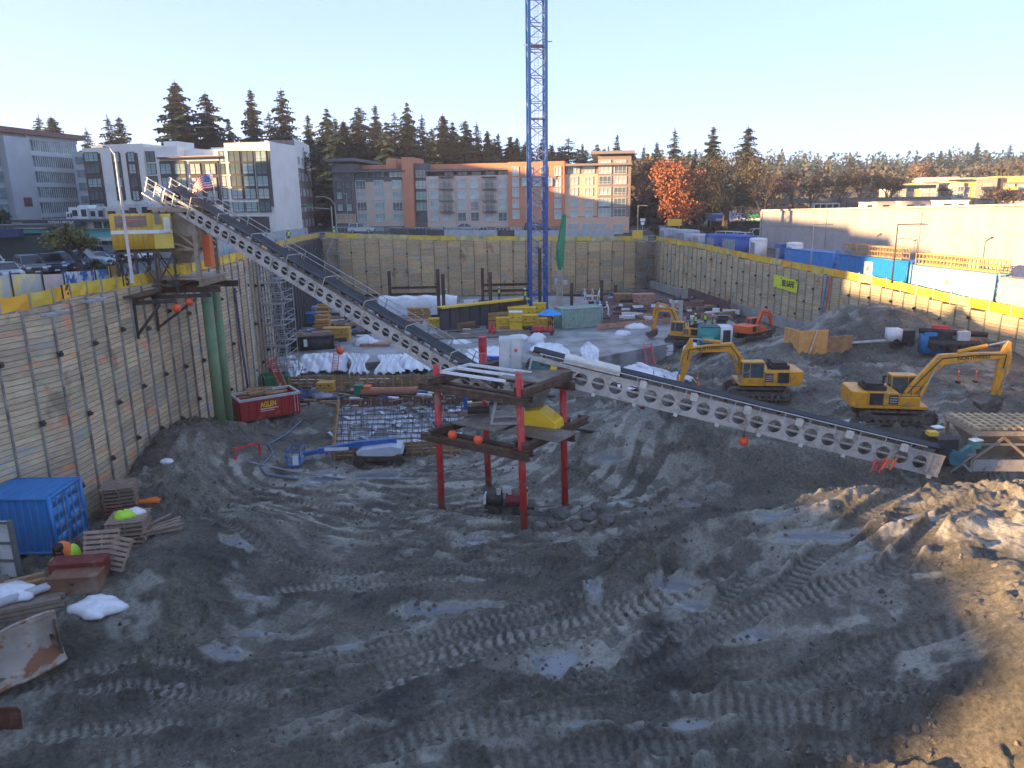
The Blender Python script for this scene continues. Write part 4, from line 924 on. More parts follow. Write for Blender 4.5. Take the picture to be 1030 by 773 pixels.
# ================================================================ conveyors
def side_plate(m, L, h_, t, y, cell, x0=0., r=None, solid0=0., solid1=0.):
    """truss side: a plate pierced by a row of round lightening holes; local x along, z up"""
    r = r or h_ * .33; n = int((L - solid0 - solid1) / cell); cell = (L - solid0 - solid1) / n
    def ring(cx):
        K = 16; vs = []
        for s_ in (-1, 1):
            yy = y + s_ * t / 2
            for k in range(K):
                a = 2 * math.pi * (k + .5) / K; vs.append((cx + r * math.cos(a), yy, h_ / 2 + r * math.sin(a)))
            for k in range(K):
                a = 2 * math.pi * (k + .5) / K; c_, q = math.cos(a), math.sin(a); sc = min(cell / 2 / max(abs(c_), 1e-6), h_ / 2 / max(abs(q), 1e-6))
                vs.append((cx + c_ * sc, yy, h_ / 2 + q * sc))
            for ex in (-1, 1):
                for ez in (-1, 1): vs.append((cx + ex * cell / 2, yy, h_ / 2 + ez * h_ / 2))
        fs = []
        for b in (0, 2 * K + 4):
            for k in range(K):
                j = (k + 1) % K; fs.append((b + k, b + j, b + K + j, b + K + k))
            for ci, k in ((3, 1), (1, 5), (0, 9), (2, 13)):
                # corner fans
                pass
        for k in range(K):
            j = (k + 1) % K; o = 2 * K + 4; fs.append((k, o + k, o + j, j))
        # corner triangles
        for b in (0, 2 * K + 4):
            P_ = vs[b + K:b + 2 * K]
            for ci in range(4):
                C = vs[b + 2 * K + ci]
                # nearest consecutive ring pair around that corner
                best = min(range(K), key=lambda k: (V(P_[k]) - V(C)).length + (V(P_[(k + 1) % K]) - V(C)).length)
                fs.append((b + K + best, b + K + (best + 1) % K, b + 2 * K + ci))
        m.add(vs, fs)
    if solid0:
        m.bb((0, y - t, 0), (solid0, y + t, .12)); m.bb((0, y - t, h_ - .12), (solid0, y + t, h_)); m.bb((0, y - t, .12), (.1, y + t, h_ - .12)); m.beam((.1, y, .12), (solid0, y, h_ - .12), .05, .07)
    m.bb((solid0, y - t * 2 - .02 if y > 0 else y + t, h_ * .46), (L, y - t if y > 0 else y + t * 2 + .02, h_ * .54))
    for k in range(n): ring(solid0 + cell * (k + .5))
    if solid1: m.bb((L - solid1, y - t / 2, 0), (L, y + t / 2, h_))
    m.bb((0, y - .06, h_ + .003), (L, y + .06, h_ + .06)); m.bb((0, y - .06, -.06), (L, y + .06, -.003))
    for k in range(0, n + 1, 5): m.bb((solid0 + cell * k - .05, y - .07, .0), (solid0 + cell * k + .05, y + .07, h_))
def conveyor(label, A, B, wdt, h_, hoops, holes=.82):
    """A: upper end, B: lower end of the lower chord"""
    d = B - A; L = d.length; root = thing('belt_conveyor', label, 'conveyor', A, 0)
    xa = d.normalized(); ya = V((0, 0, 1)).cross(xa).normalized(); za = xa.cross(ya)
    root.rotation_euler = Matrix((xa, ya, za)).transposed().to_euler()
    for s_ in (-1, 1):
        m = MB(); side_plate(m, L, h_, .03, s_ * wdt / 2, holes, solid0=2.2 if holes else 0, solid1=.6); m.build('side_frame', steel, root)
    for k in range(int(L / 1.6)): MB().box((k * 1.6 + .8, 0, .05), (.07, wdt - .05, .07)).build('cross_member', rust, root)
    m = MB(); g = []
    for k in range(41):
        x = L * k / 40; g.append([(x, y_, h_ + .16 + z_ + .012 * math.sin(k * 1.3 + y_)) for y_, z_ in ((-wdt * .44, .17), (-wdt * .25, .04), (0, 0), (wdt * .25, .04), (wdt * .44, .17))])
    m.sheet(g); o = m.build('belt', belt_m, root, True); o.modifiers.new('thick', 'SOLIDIFY').thickness = .03
    m = MB()
    for k in range(20):
        x = L * k / 19; 
    m.bb((.5, -wdt * .4, .12), (L - .3, wdt * .4, .15)); m.build('return_belt', belt_m, root)
    for k in range(int(L / 1.3)):
        x = .6 + k * 1.3; m = MB()
        for s_ in (-1, 1): m.tube((x, s_ * wdt * .46, h_ + .27), (x, s_ * wdt * .2, h_ + .09), .045, 6)
        m.tube((x, -wdt * .2, h_ + .09), (x, wdt * .2, h_ + .09), .045, 6); m.build('idler', dark_steel, root)
    for x in hoops:
        m = MB()
        for s_ in (-1, 1): m.box((x, s_ * (wdt / 2 + .03), h_ + .30), (.04, .035, .56))
        m.box((x, 0, h_ + .58), (.04, wdt + .1, .035)); m.build('hoop', steel, root)
    for x, s_ in ((0.05, 1), (L - .1, 1)): MB().tube((x, -wdt * .45, h_ * .55), (x, wdt * .45, h_ * .55), .24, 12).build('pulley', dark_steel, root)
    return root, L
# stacker conveyor: from the bin on the left wall down to the red tower
cA, cB = aty(170, 204, 45.8), aty(497, 402, 36.6)
c1, L1 = conveyor('long belt conveyor climbing left from the red tower to the tan bin', cA, cB, 1.15, .72, [2.2, 4.4, 7.0, 9.7, 12.4, 15.2, 18.0, 20.9], .64)
m = MB(); hh = .72   # walkway rail on the far side
for k in range(int(L1 / 1.5)): m.box((k * 1.5 + .4, 1.25, hh + .2), (.05, .05, .7))
for zz in (.25, .55): m.tube((0, 1.25, hh + zz), (L1 - 1.5, 1.25, hh + zz), .025, 5)
m.build('handrail', grey_steel, c1)
MB().bb((0, .66, hh - .2), (L1 - 2, 1.25, hh - .16)).build('walkway', mat('walkway_plank', (.30, .24, .20), .8), c1)
m = MB()
for s_ in (-.75, .95):
    for k in range(4): m.box((-1.2 + k * .75, s_, .6), (.05, .05, .9))
    for zz in (.2, .6, .95): m.tube((-1.4, s_, .2 + zz * .85), (1.4, s_, .2 + zz * .85), .03, 5)
m.bb((-1.4, -.8, -.05), (.4, 1.0, .02)); m.build('head_platform', grey_steel, c1)
m = MB(); m.box((-.2, -.2, .55), (1.0, .5, .45)).tube((-.2, -.5, .5), (-.2, .2, .5), .28, 10); m.build('drive_motor', blue_p, c1)
# feeder conveyor: from the hopper up to the red tower
dA, dB = aty(531, 376, 36.2), aty(938, 475, 33.7)
c2, L2 = conveyor('long pale belt conveyor rising left from the grated hopper to the red tower', dA, dB, 1.1, .98, [], .84)
m = MB()
for s_ in (-.70,):
    for k in range(int(L2 / 1.2)): m.tube((k * 1.2 + .5, s_, .9), (k * 1.2 + .5, s_, 1.32), .02, 5)
    m.tube((.4, s_, 1.30), (L2 - 1.0, s_, 1.30), .028, 5)
m.build('cable_rail', lightgrey, c2)
MB().bb((1.6, -.62, 1.12), (4.4, .62, 1.36)).build('belt_cover', mat('cover_cream', (.60, .56, .48), .5), c2)
for k, x in enumerate((5.6, 8.1, 10.7, 13.2, 15.6, 18.2)):
    if x < L2: MB().box((x, -.78, 1.02), (.28, .22, .34), .3).build('idler_bracket', mat('cover_cream', (.60, .56, .48), .5), c2)
for k in range(10): x = 3.4 + k * 2.05; MB().box((x, -.62, -.10), (.18, .12, .16)).build('foot_lug', mat('cover_cream', (.60, .56, .48), .5), c2)
m = MB(); m.tube((.5, -.32, .5), (1.3, -.32, .5), .26, 12).box((.25, -.3, .5), (.5, .45, .6)); m.build('drive_motor', mat('motor_teal', (.03, .12, .13), .5), c2)
m = MB(); m.tube((1.45, -.35, .55), (2.1, -.35, .55), .2, 12); m.build('motor_blue', blue_p, c2)
MB().box((1.2, -.62, .52), (.32, .05, .62)).build('warning_plate', yel2, c2)
# cabinet beside the drive
P_ = aty(520, 374, 36.9)
m = MB(); m.box((0, 0, .95), (1.2, .8, 1.9)).box((-.3, -.42, 1.0), (.5, .04, 1.6)).box((.3, -.42, 1.0), (.5, .04, 1.6)).mi(1).box((-.05, -.46, 1.0), (.03, .05, .2)).box((.25, -.46, 1.3), (.14, .04, .16))
one(m, 'electric_cabinet', [lightgrey, red_s], 'pale grey electric cabinet standing on the top deck of the red tower', 'cabinet', loc=(P_.x - .3, P_.y, P_.z - .1), bevel=.02)
# ================================================================ red support tower
LEG = [V((-3.7, 35.3, 0)), V((.5, 32.5, 0)), V((2.65, 35.4, 0)), V((-1.35, 38.0, 0))]
tw = thing('support_tower', 'red pipe leg tower with rusty steel decks in the middle of the pit', 'tower')
tops = [atz(439, 366, 8.2).z, 0, 0, 0]
for k, (l, (px, py)) in enumerate(zip(LEG, ((439, 367), (522, 376), (566, 372), (486, 356)))):
    P_ = aty(px, py, l.y); gz = ground_z(l.x, l.y) - .4
    MB().tube((l.x, l.y, gz), (P_.x, l.y, P_.z), .175, 14).tube((P_.x, l.y, P_.z), (P_.x, l.y, P_.z + .02), .15, 14).build('leg', red_paint, tw, True)
    mc = MB(); mc.tube((l.x, l.y, gz), (l.x, l.y, gz + .62), .75, 11, .22); mc.v = [(x + rng.uniform(-.07, .07), y + rng.uniform(-.07, .07), z + rng.uniform(-.05, .05)) for x, y, z in mc.v]; mc.build('mud_collar', MATS['clod'], tw)
    for zc in (2.2, 4.6): MB().tube((l.x, l.y, zc), (l.x, l.y, zc + .07), .20, 12).build('weld_band', rust, tw)
zU, zL = 6.65, 4.05
def lvl(k, z): l = LEG[k]; return V((l.x, l.y, z))
def ext(a, b, e0, e1): d = (b - a).normalized(); return a - d * e0, b + d * e1
def deckbeam(a, b, z, e0, e1, off, h_=.36):
    p, q = ext(lvl(a, z), lvl(b, z), e0, e1); n_ = (q - p).cross(V((0, 0, 1))).normalized() * off
    MB().ibeam(p + n_, q + n_, .3, h_).build('beam', rust, tw)
for z in (zU, zL):
    deckbeam(0, 1, z, .9, .5, .33); deckbeam(0, 1, z, .3, .3, -.33); deckbeam(3, 2, z, .5, .7, .33)
    deckbeam(1, 2, z + .43, .4, 1.6 if z == zL else .8, .30, .36); deckbeam(0, 3, z + .43, .9, .6, .33, .36)
    deckbeam(1, 2, z + .43, .3, .9, -.3, .36)
def quad_deck(z, u0, u1, v0, v1, m_, nm, t=.08):
    a, b, c, d = LEG[0], LEG[1], LEG[2], LEG[3]
    f_ = lambda u, v: V(((a.x * (1 - u) + b.x * u) * (1 - v) + (d.x * (1 - u) + c.x * u) * v, (a.y * (1 - u) + b.y * u) * (1 - v) + (d.y * (1 - u) + c.y * u) * v, z))
    MB().prism([f_(u0, v0), f_(u1, v0), f_(u1, v1), f_(u0, v1)], (0, 0, t)).build(nm, m_, tw)
    return f_
platem = mat('steel_plate', (.17, .15, .13), .6, .3, .3, dirt=(.3, .27, .22), dscale=.8, dlo=.45, dhi=.65)
quad_deck(zL + .63, .10, .62, .12, .95, platem, 'deck_plate'); fq = quad_deck(zL + .64, .70, 1.3, .15, .62, platem, 'deck_plate')
quad_deck(zU + .63, .62, 1.05, .2, 1.1, platem, 'deck_plate')
for v in (.05, .35, .62): 
    p, q = fq(.02, v), fq(.78, v); p.z = q.z = zU + .70; MB().beam(p, q, .14, .12).build('white_joist', white, tw)
p, q = fq(.02, .0), fq(.02, .66); p.z = q.z = zU + .70; MB().beam(p, q, .14, .12).build('white_joist', white, tw)
p, q = fq(.25, .5), fq(.6, .75); p.z = q.z = zL + .9; 
p = fq(.12, .62); m = MB(); m.tube((-.55, 0, .2), (.55, .1, .2), .2, 12).tube((-.56, 0, .2), (.56, .1, .2), .14, 12)
one(m, 'steel_pipe', dark_steel, 'short black steel pipe lying on the lower deck of the red tower', 'pipe', loc=(p.x, p.y, zL + .74))
# stand under the conveyor tail
m = MB()
for (x, y) in ((-.9, -.5), (.9, -.5), (-.9, .6), (.9, .6)): m.beam((x, y, 0), (x * .55, y * .7, 1.7), .1, .1)
m.beam((-.9, -.5, .05), (.9, -.5, .05), .1, .1); m.beam((-.5, -.35, 1.7), (.5, -.35, 1.7), .12, .12); m.beam((-.9, .6, .05), (.9, .6, .05), .1, .1)
p = fq(.55, .55); m.build('trestle', steel, tw, loc=(p.x, p.y, zL + .72))
# transfer chute
P_ = aty(541, 404, 35.6)
m = MB(); m.frustum((-.35, .35, -.3, .3), (-.95, .95, -.6, .6), -1.1, .3); 
one(m, 'transfer_chute', mat('chute_grey', (.17, .17, .17), .6, .2, .3, dirt=(.28, .24, .19)), 'grey funnel chute under the head of the feeder conveyor', 'chute', loc=(P_.x - .35, P_.y, P_.z + .6), rz=.3)
m = MB(); pr = [(-.95, .50), (.05, .78), (.95, .28), (1.08, -.28), (.5, -.62), (-.75, -.25)]
m.xz(pr, 0, 1.1); m.box((.02, -.57, .25), (1.5, .04, .06), 0, 0, .1)
P_ = aty(544, 425, 34.9); y_ = one(m, 'yellow_chute', mat('chute_yellow', (.80, .52, .02), .4, 0, .06), 'bright yellow steel discharge chute hanging beside the front red leg', 'chute', loc=P_, bevel=.04); y_.rotation_euler = (0, rad(5), rad(-25))
# warning balls
def ball(px, py, Y, label, hang=.5, r_=.22):
    P_ = aty(px, py, Y); m = MB(); m.ball((0, 0, 0), r_, 14, 10); m.mi(1).tube((0, 0, r_ - .01), (0, 0, r_ + hang), .018, 5).tube((0, 0, r_ - .02), (0, 0, r_ + .06), .05, 6)
    o = one(m, 'warning_ball', [orange, dark_steel], label, 'marker ball', 'orange warning balls', loc=P_, smooth=True)
ball(455, 437.5, 33.6, 'orange ball on the left of the tower lower deck edge', .3); ball(481, 442.5, 32.8, 'orange ball near the front leg on the lower deck edge', .3)
ball(748, 444, 34.6, 'orange ball hanging alone below the feeder conveyor', 1.0, .24); ball(342, 353, 62, 'bright orange ball above the white tarps left of centre', .6, .35)
ball(178, 310, 41.5, 'lower left orange ball hanging against the left wall', .5, .24); ball(191, 304, 43.5, 'upper right orange ball hanging against the left wall', .5, .24)
# ladder at foot of conveyor 2
def ladder(A, B, wv, label, n=12, m_=red_s, name='ladder'):
    root = thing(name, label, 'ladder'); wv = V(wv) / 2
    for s_ in (-1, 1): MB().beam(A + wv * s_, B + wv * s_, .07, .09).build('rail', m_, root)
    m = MB()
    for k in range(1, n): p = A.lerp(B, k / n); m.tube(p - wv, p + wv, .025, 5)
    m.build('rungs', m_, root); return root
p = aty(880, 476, 33.0); q = aty(886, 462, 33.4); ladder(p, q, (.4, 0, 0), 'short red step ladder leaning on the feeder conveyor foot', 5)
p = aty(891, 473, 33.0); q = aty(898, 461, 33.2); ladder(p, q, (.4, 0, 0), 'second red folding ladder just right of the first by the feeder foot', 5, orange_pl)
p = aty(287, 393, 59); q = aty(272, 361, 61.5); ladder(p, q, (.5, .2, 0), 'tall red ladder leaning up from the red dumpster to the stair tower', 16)
p = aty(336.5, 374, 63.3); q = aty(338.5, 355, 66); ladder(p, q, (.5, 0, 0), 'red ladder standing on the white tarps under the orange ball', 12)
p = aty(655, 367, 71); q = aty(651, 345, 74); ladder(p, q, (.8, 0, 0), 'red ladder down the earth face right of the white tarps', 12)

# ================================================================ receiving hopper with grizzly
HP_ = V((24.9, 35.4, 0)); gz = ground_z(22, 34.5)
HB = aty(976, 474, 34.2)
hr = thing('feed_hopper', 'tan steel feed hopper with a sunlit timber grating at the right edge', 'hopper', HB, rad(-3))
m = MB(); W, D, T = 5.2, 2.6, 1.95
m.frustum((.9, W - .9, .7, D - .7), (0, W, 0, D), .5, T); 
m.build('hopper_body', tan_steel, hr)
for x in (0, .02): pass
m = MB()
for (x, y) in ((0, 0), (W * .5, 0), (W, 0), (0, D), (W * .5, D), (W, D)): m.box((x, y, T / 2), (.16, .16, T))
m.beam((-.1, -.06, T), (W + .1, -.06, T), .16, .22); m.beam((-.1, D, T), (W + .1, D, T), .16, .22); m.beam((-.02, -.1, T + .001), (-.02, D + .1, T + .001), .18, .24); m.beam((W, -.1, T), (W, D + .1, T), .18, .24)
m.beam((0, -.05, T * .72), (W, -.05, T * .72), .1, .1)
for k in range(2): m.beam((W * .5 * k, -.09, T * .34), (W * .5 * (k + .5), -.09, T * .9), .09, .12); m.beam((W * .5 * (k + .5), -.09, T * .9), (W * .5 * (k + 1), -.09, T * .34), .09, .12)
m.build('frame', tan_steel, hr)
MB().bb((.1, -.03, 0.0), (2.6, .06, T * .30)).build('skirt_plate', steel, hr); MB().bb((3.3, -.03, 0.0), (W, .06, T * .30)).build('skirt_plate', steel, hr)
m = MB()
for k in range(13): x = .15 + k * (W - .3) / 12; m.box((x, D / 2, T + .22), (.12, D + .1, .10))
for k in range(6): y = .15 + k * (D - .3) / 5; m.box((W / 2, y, T + .20), (W + .1, .10, .10))
m.build('grating', mat('grizzly_bars', (.50, .38, .23), .7, 0, .25, dirt=(.25, .2, .14)), hr)
m = MB(); m.box((-1.2, .6, .9), (1.0, 1.1, 1.4)).box((-1.7, .9, 1.4), (.5, .5, .6)).tube((-1.3, -.2, .8), (-1.3, .6, .8), .38, 12); m.mi(1).box((-1.9, .3, 1.85), (.45, .4, .2))
m.build('power_unit', [dark_steel, yel2], hr)
m = MB(); m.tube((-.95, -.4, .75), (-.95, .1, .75), .36, 14).beam((-.95, -.3, .8), (-.15, -.3, 1.45), .28, .3).box((-.15, -.3, 1.5), (.42, .4, .35)); m.build('gearbox', mat('gear_teal', (.04, .17, .21), .5, 0, .2, dirt=(.12, .12, .1)), hr)
for x, y, z in ((-.15, -.35, 1.73), (-1.3, 1.0, 1.95)): MB().box((x, y, z), (.5, .4, .06), .3).build('cover_sheet', white, hr)
m = MB(); 
for a, b in (((-.1, 0, .0), (.9, 0, .9)), ((.9, 0, 0), (-.1, 0, .9)), ((-.1, 0, .9), (1.0, 0, .9))): m.beam(V(a) + V((-.9, -.1, 0)), V(b) + V((-.9, -.1, 0)), .09, .09)
m.build('stand', steel, hr)
MB().box((-2.1, -.3, .15), (.7, .5, .2), .2).build('foot_plate', yel2, hr)

# ================================================================ excavators
def ribbon(pts, ws):
    l, r = [], []
    for i, p in enumerate(pts):
        a = pts[max(0, i - 1)]; b = pts[min(len(pts) - 1, i + 1)]; dx, dz = b[0] - a[0], b[1] - a[1]; k = math.hypot(dx, dz); nx, nz = -dz / k, dx / k
        l.append((p[0] + nx * ws[i] / 2, p[1] + nz * ws[i] / 2)); r.append((p[0] - nx * ws[i] / 2, p[1] - nz * ws[i] / 2))
    return l + r[::-1]
def track_mb(m, L, hgt, y, wd):
    r = hgt / 2; pts = []
    for k in range(9): a = -math.pi / 2 + math.pi * k / 8; pts.append((L / 2 - r + r * math.cos(a), r + r * math.sin(a)))
    for k in range(9): a = math.pi / 2 + math.pi * k / 8; pts.append((-L / 2 + r + r * math.cos(a), r + r * math.sin(a)))
    n = len(pts)
    # belt as ring
    P2 = [(x * .965, r + (z - r) * .80) for x, z in pts]; vs = []; 
    for s_ in (-1, 1): vs += [(x, y + s_ * wd / 2, z) for x, z in pts] + [(x, y + s_ * wd / 2, z) for x, z in P2]
    fs = []
    for i in range(n):
        j = (i + 1) % n; o = 2 * n
        fs += [(i, j, o + j, o + i), (n + i, o + n + i, o + n + j, n + j), (i, n + i, n + j, j), (o + i, o + j, o + n + j, o + n + i)]
    m.add(vs, fs)
    Lp = 0; 
    for i in range(n):   # grouser bars
        a, b = V((pts[i][0], 0, pts[i][1])), V((pts[(i + 1) % n][0], 0, pts[(i + 1) % n][1])); l = (b - a).length; c = int(l / .22) or 1
        for q in range(c):
            p = a.lerp(b, (q + .5) / c); nrm = V((p.x - max(-L / 2 + r, min(L / 2 - r, p.x)), 0, p.z - r)); nrm = nrm.normalized() if nrm.length > .01 else V((0, 0, 1)); p += nrm * .025
            ang = math.atan2((b - a).z, (b - a).x); m.box((p.x, y, p.z), (.05, wd * 1.0, .06), 0, 0, -ang)
def excavator(label, loc, rz, upper, boom, sk=1., cabside=1, cab_m=None, group='yellow excavators in the pit', paint=None, hood=True, btxt=None):
    pt = paint or yel
    root = thing('excavator', label, 'excavator', loc, rz, group); root.scale = (sk, sk, sk)
    for s_ in (-1, 1):
        m = MB(); track_mb(m, 4.9, .95, s_ * 1.28, .62); tr = m.build('track', trackm, root)
        m = MB()
        for x in (-2.0, 2.0): m.tube((x, s_ * 1.28 - .22, .48), (x, s_ * 1.28 + .33 * s_ if 0 else s_ * 1.28 + .24, .48), .33, 14)
        for k in range(7): m.tube((-1.45 + k * .48, s_ * 1.28 - .2, .2), (-1.45 + k * .48, s_ * 1.28 + .2, .2), .14, 10)
        m.bb((-1.75, s_ * 1.28 - .15, .3), (1.75, s_ * 1.28 + .15, .62)); m.build('roller_frame', trackm, root)
    m = MB(); m.box((0, 0, .62), (2.0, 2.0, .4)).tube((0, 0, .8), (0, 0, 1.08), .75, 16); m.build('undercarriage', dark_steel, root)
    c_, s_ = math.cos(upper), math.sin(upper); R2 = Matrix.Rotation(upper, 4, 'Z')
    def up(mb, nm, mt, bevel=0, **k):
        o = mb.build(nm, mt, root, bevel=bevel, **k); o.matrix_local = R2; return o
    m = MB(); m.bb((-3.0, -1.45, 1.1), (1.75, 1.45, 1.32)); up(m, 'platform', pt, .03)
    cw = [(-3.25, -1.2), (-3.05, -1.45), (-2.2, -1.46), (-2.2, 1.46), (-3.05, 1.45), (-3.25, 1.2)]
    m = MB(); m.prism([(x, y, 1.15) for x, y in cw], (0, 0, 1.12)); up(m, 'counterweight', pt, .05)
    m = MB(); m.bb((-2.19, -1.46, 1.33), (-.2, 1.46, 2.25)); m.bb((-.2, -1.44 * cabside - .0, 1.33), (1.2, -.55 * cabside, 1.95)); up(m, 'engine_housing', pt, .04)
    m = MB(); m.bb((-2.1, -1.475, 1.36), (-1.2, -1.461, 2.2)); m.bb((-2.1, 1.461, 1.36), (-1.2, 1.475, 2.2)); 
    if hood: m.bb((-2.35, -1.0, 2.26), (-.9, .6, 2.55)); m.bb((-2.2, -.8, 2.55), (-1.1, .3, 2.72)); m.tube((-.75, .3, 2.25), (-.75, .3, 2.95), .08, 8); m.box((-.7, .3, 3.0), (.3, .12, .1), .4)
    up(m, 'grille', black if 1 else dark_steel, .02)
    up(MB().bb((-.85, -1.478, 1.45), (-.25, -1.461, 2.1)), 'decal', black); up(MB().bb((-.85, 1.461, 1.45), (-.25, 1.478, 2.1)), 'decal', black)
    m = MB()
    for q in range(3): m.bb((-.8, -1.484, 1.55 + q * .17), (-.3, -1.479, 1.62 + q * .17)); m.bb((-.8, 1.479, 1.55 + q * .17), (-.3, 1.484, 1.62 + q * .17))
    up(m, 'decal_stripes', mat('decal_pale', (.45, .40, .45), .6))
    y0, y1 = (.42, 1.42) if cabside > 0 else (-1.42, -.42)
    m = MB()
    for x in (-.12, .95, 1.52):
        for y in (y0 + .05, y1 - .05): m.box((x, y, 2.15), (.08, .08, 1.65))
    m.bb((-.18, y0, 2.92), (1.58, y1, 3.05)); m.bb((-.18, y0, 1.33), (1.58, y1, 1.75)); cb = up(m, 'cab', cab_m or pt, .02)
    m = MB(); m.bb((-.1, y0 + .02, 1.76), (1.53, y1 - .02, 2.91)); up(m, 'cab_glass', mat('cab_glass', (.06, .09, .10), .04, 0, .5, scale=1.5, spec=.8), 0)
    m = MB()
    for q in range(5): m.bb((-.1 + q * .0, -1.3 * cabside, 1.97), (1.2, -1.27 * cabside, 2.0))
    for x in (0, .6, 1.15): m.tube((x, -1.28 * cabside, 1.9), (x, -1.28 * cabside, 2.7), .02, 5)
    m.tube((0, -1.28 * cabside, 2.7), (1.15, -1.28 * cabside, 2.7), .02, 5); up(m, 'handrail', dark_steel)
    # boom, stick, bucket in the xz plane of the upper works
    base, knee, tip, se, bk = boom
    mid0 = (base[0] * .5 + knee[0] * .5, base[1] * .5 + knee[1] * .5)
    m = MB(); m.xz(ribbon([base, mid0, knee, (knee[0] * .45 + tip[0] * .55, knee[1] * .45 + tip[1] * .55), tip], [.45, .72, .80, .60, .38]), 0, .42)
    bo = up(m, 'boom', pt, .03)
    if btxt:
        for s2 in (-1,):
            t = lettering(btxt, .34, (0, 0, 0), (0, 0, 0), text_b, root, bold=.004)
            k = V((tip[0] - knee[0], 0, tip[1] - knee[1])).normalized(); cc = V((knee[0] * .5 + tip[0] * .5, -.225 * btxt_side(rz + upper), knee[1] * .5 + tip[1] * .5)); sg = btxt_side(rz + upper)
            ex = k * sg; ez = V((-k.z, 0, k.x)); ey = V((0, -sg, 0)); 
            t.matrix_local = R2 @ Matrix(((ex.x, ez.x, ey.x, cc.x), (ex.y, ez.y, ey.y, cc.y), (ex.z, ez.z, ey.z, cc.z), (0, 0, 0, 1)))
    # hydraulic cylinders
    for y in (-.24, .24):
        hz_ = MB(); kx = V((knee[0], y, knee[1] + .1)); hz_.path([V((base[0], y, base[1] + .2)), V((mid0[0], y, mid0[1] + .2)), kx, kx.lerp(V((tip[0], y, tip[1])), .5) + V((0, 0, .12)), V((tip[0], y, tip[1] + .05)), V((tip[0] * .7 + se[0] * .3, y * 1.2, tip[1] * .7 + se[1] * .3))], .035, 5); up(hz_, 'hydraulic_hose', black)
    m = MB(); a = V((base[0] + .55, 0, base[1] - .55)); b = V((knee[0] * .8 + base[0] * .2, 0, knee[1] * .8 + base[1] * .2 - .1))
    for y in (-.36, .36): m.tube(a + V((0, y, 0)), a.lerp(b, .6) + V((0, y, 0)), .12, 8); m.mi(1).tube(a.lerp(b, .58) + V((0, y, 0)), b + V((0, y, 0)), .06, 8).mi(0)
    up(m, 'boom_cylinder', [pt, grey_steel])
    d = V((se[0] - tip[0], 0, se[1] - tip[1])).normalized(); top = V((tip[0], 0, tip[1])) - d * .95 ; 
    m = MB(); m.xz(ribbon([(top.x, top.z), (tip[0], tip[1]), ((tip[0] + se[0]) / 2, (tip[1] + se[1]) / 2), se], [.22, .72, .50, .28]), 0, .34); up(m, 'stick', pt, .03)
    m = MB(); kk = V((knee[0] * .75 + tip[0] * .25, 0, knee[1] * .75 + tip[1] * .25 + .45)); m.tube(kk, kk.lerp(top, .58), .14, 8); m.mi(1).tube(kk.lerp(top, .56), top, .07, 8); up(m, 'stick_cylinder', [pt, grey_steel])
    n_ = V((-d.z, 0, d.x)) * (.38); e_ = V((se[0], 0, se[1]))
    if n_.x < 0: n_ = -n_
    m = MB(); p = V((tip[0], 0, tip[1])) + n_ + d * .1; q_ = e_ + n_ - d * .55; m.tube(p, p.lerp(q_, .55), .11, 8); m.mi(1).tube(p.lerp(q_, .5), q_, .055, 8); m.mi(0).beam(q_, e_ + V((0, 0, -.25)) + n_ * .7, .2, .1); up(m, 'bucket_cylinder', [pt, grey_steel])
    if bk:
        sx_ = -1 if bk > 0 else 1
        pr = [(.12, .12), (.45, -.1), (.38, -.85), (.05, -1.15), (-.55, -1.18), (-.95, -.85), (-1.02, -.55), (-.5, -.35)]
        pr = [(se[0] + sx_ * -x * -1, se[1] + z) for x, z in pr]
        m = MB(); m.xz(pr, 0, 1.15)
        for k in range(5): m.box((se[0] + sx_ * -1.02, -.46 + k * .23, se[1] - .55), (.28, .09, .07))
        up(m, 'bucket', dark_steel if 0 else trackm, .02)
    return root
def btxt_side(a): return 1 if math.cos(a) > 0 else -1
p = on_ground(890, 432)
def place(px, py, dz=0): p = G(px, py); p.z += dz; return p
# level pads under the machines are part of the mud; stand each one on the mean ground height
def pad(px, py):
    p = on_ground(px, py); zs = [ground_z(p.x + dx, p.y + dy) for dx in (-2, 0, 2) for dy in (-1.2, 0, 1.2)]; p.z = sum(zs) / 9 + .22; return p
p = pad(897, 424)
excavator('big yellow excavator at the right with its arm raised over the hopper', p, rad(-11), rad(2), ((.75, 1.75), (2.7, 4.35), (6.7, 4.75), (6.35, 1.9), -1), .84, 1, btxt='NORTHWEST')
p = pad(760, 404)
excavator('yellow excavator in mid pit with a hi-vis operator and its arm reaching left', p, rad(172), rad(4), ((.75, 1.75), (2.3, 4.0), (5.6, 3.75), (6.1, 1.0), 1), .86, 1, btxt='NORTHWEST')
p = pad(688, 348)
excavator('smaller yellow excavator beside the white lattice mast near the far slab', p, rad(160), rad(-8), ((.75, 1.75), (1.9, 4.4), (4.0, 4.4), (4.3, 1.6), 1), .78, 1)
p = pad(757, 343)
excavator('compact orange excavator near the toe of the right wall', p, rad(25), rad(10), ((.75, 1.75), (1.9, 3.9), (4.0, 3.2), (4.6, 1.4), -1), .62, 1, paint=mat('orange_machine', (.65, .12, .03), .5, 0, .1), hood=False, group=None)
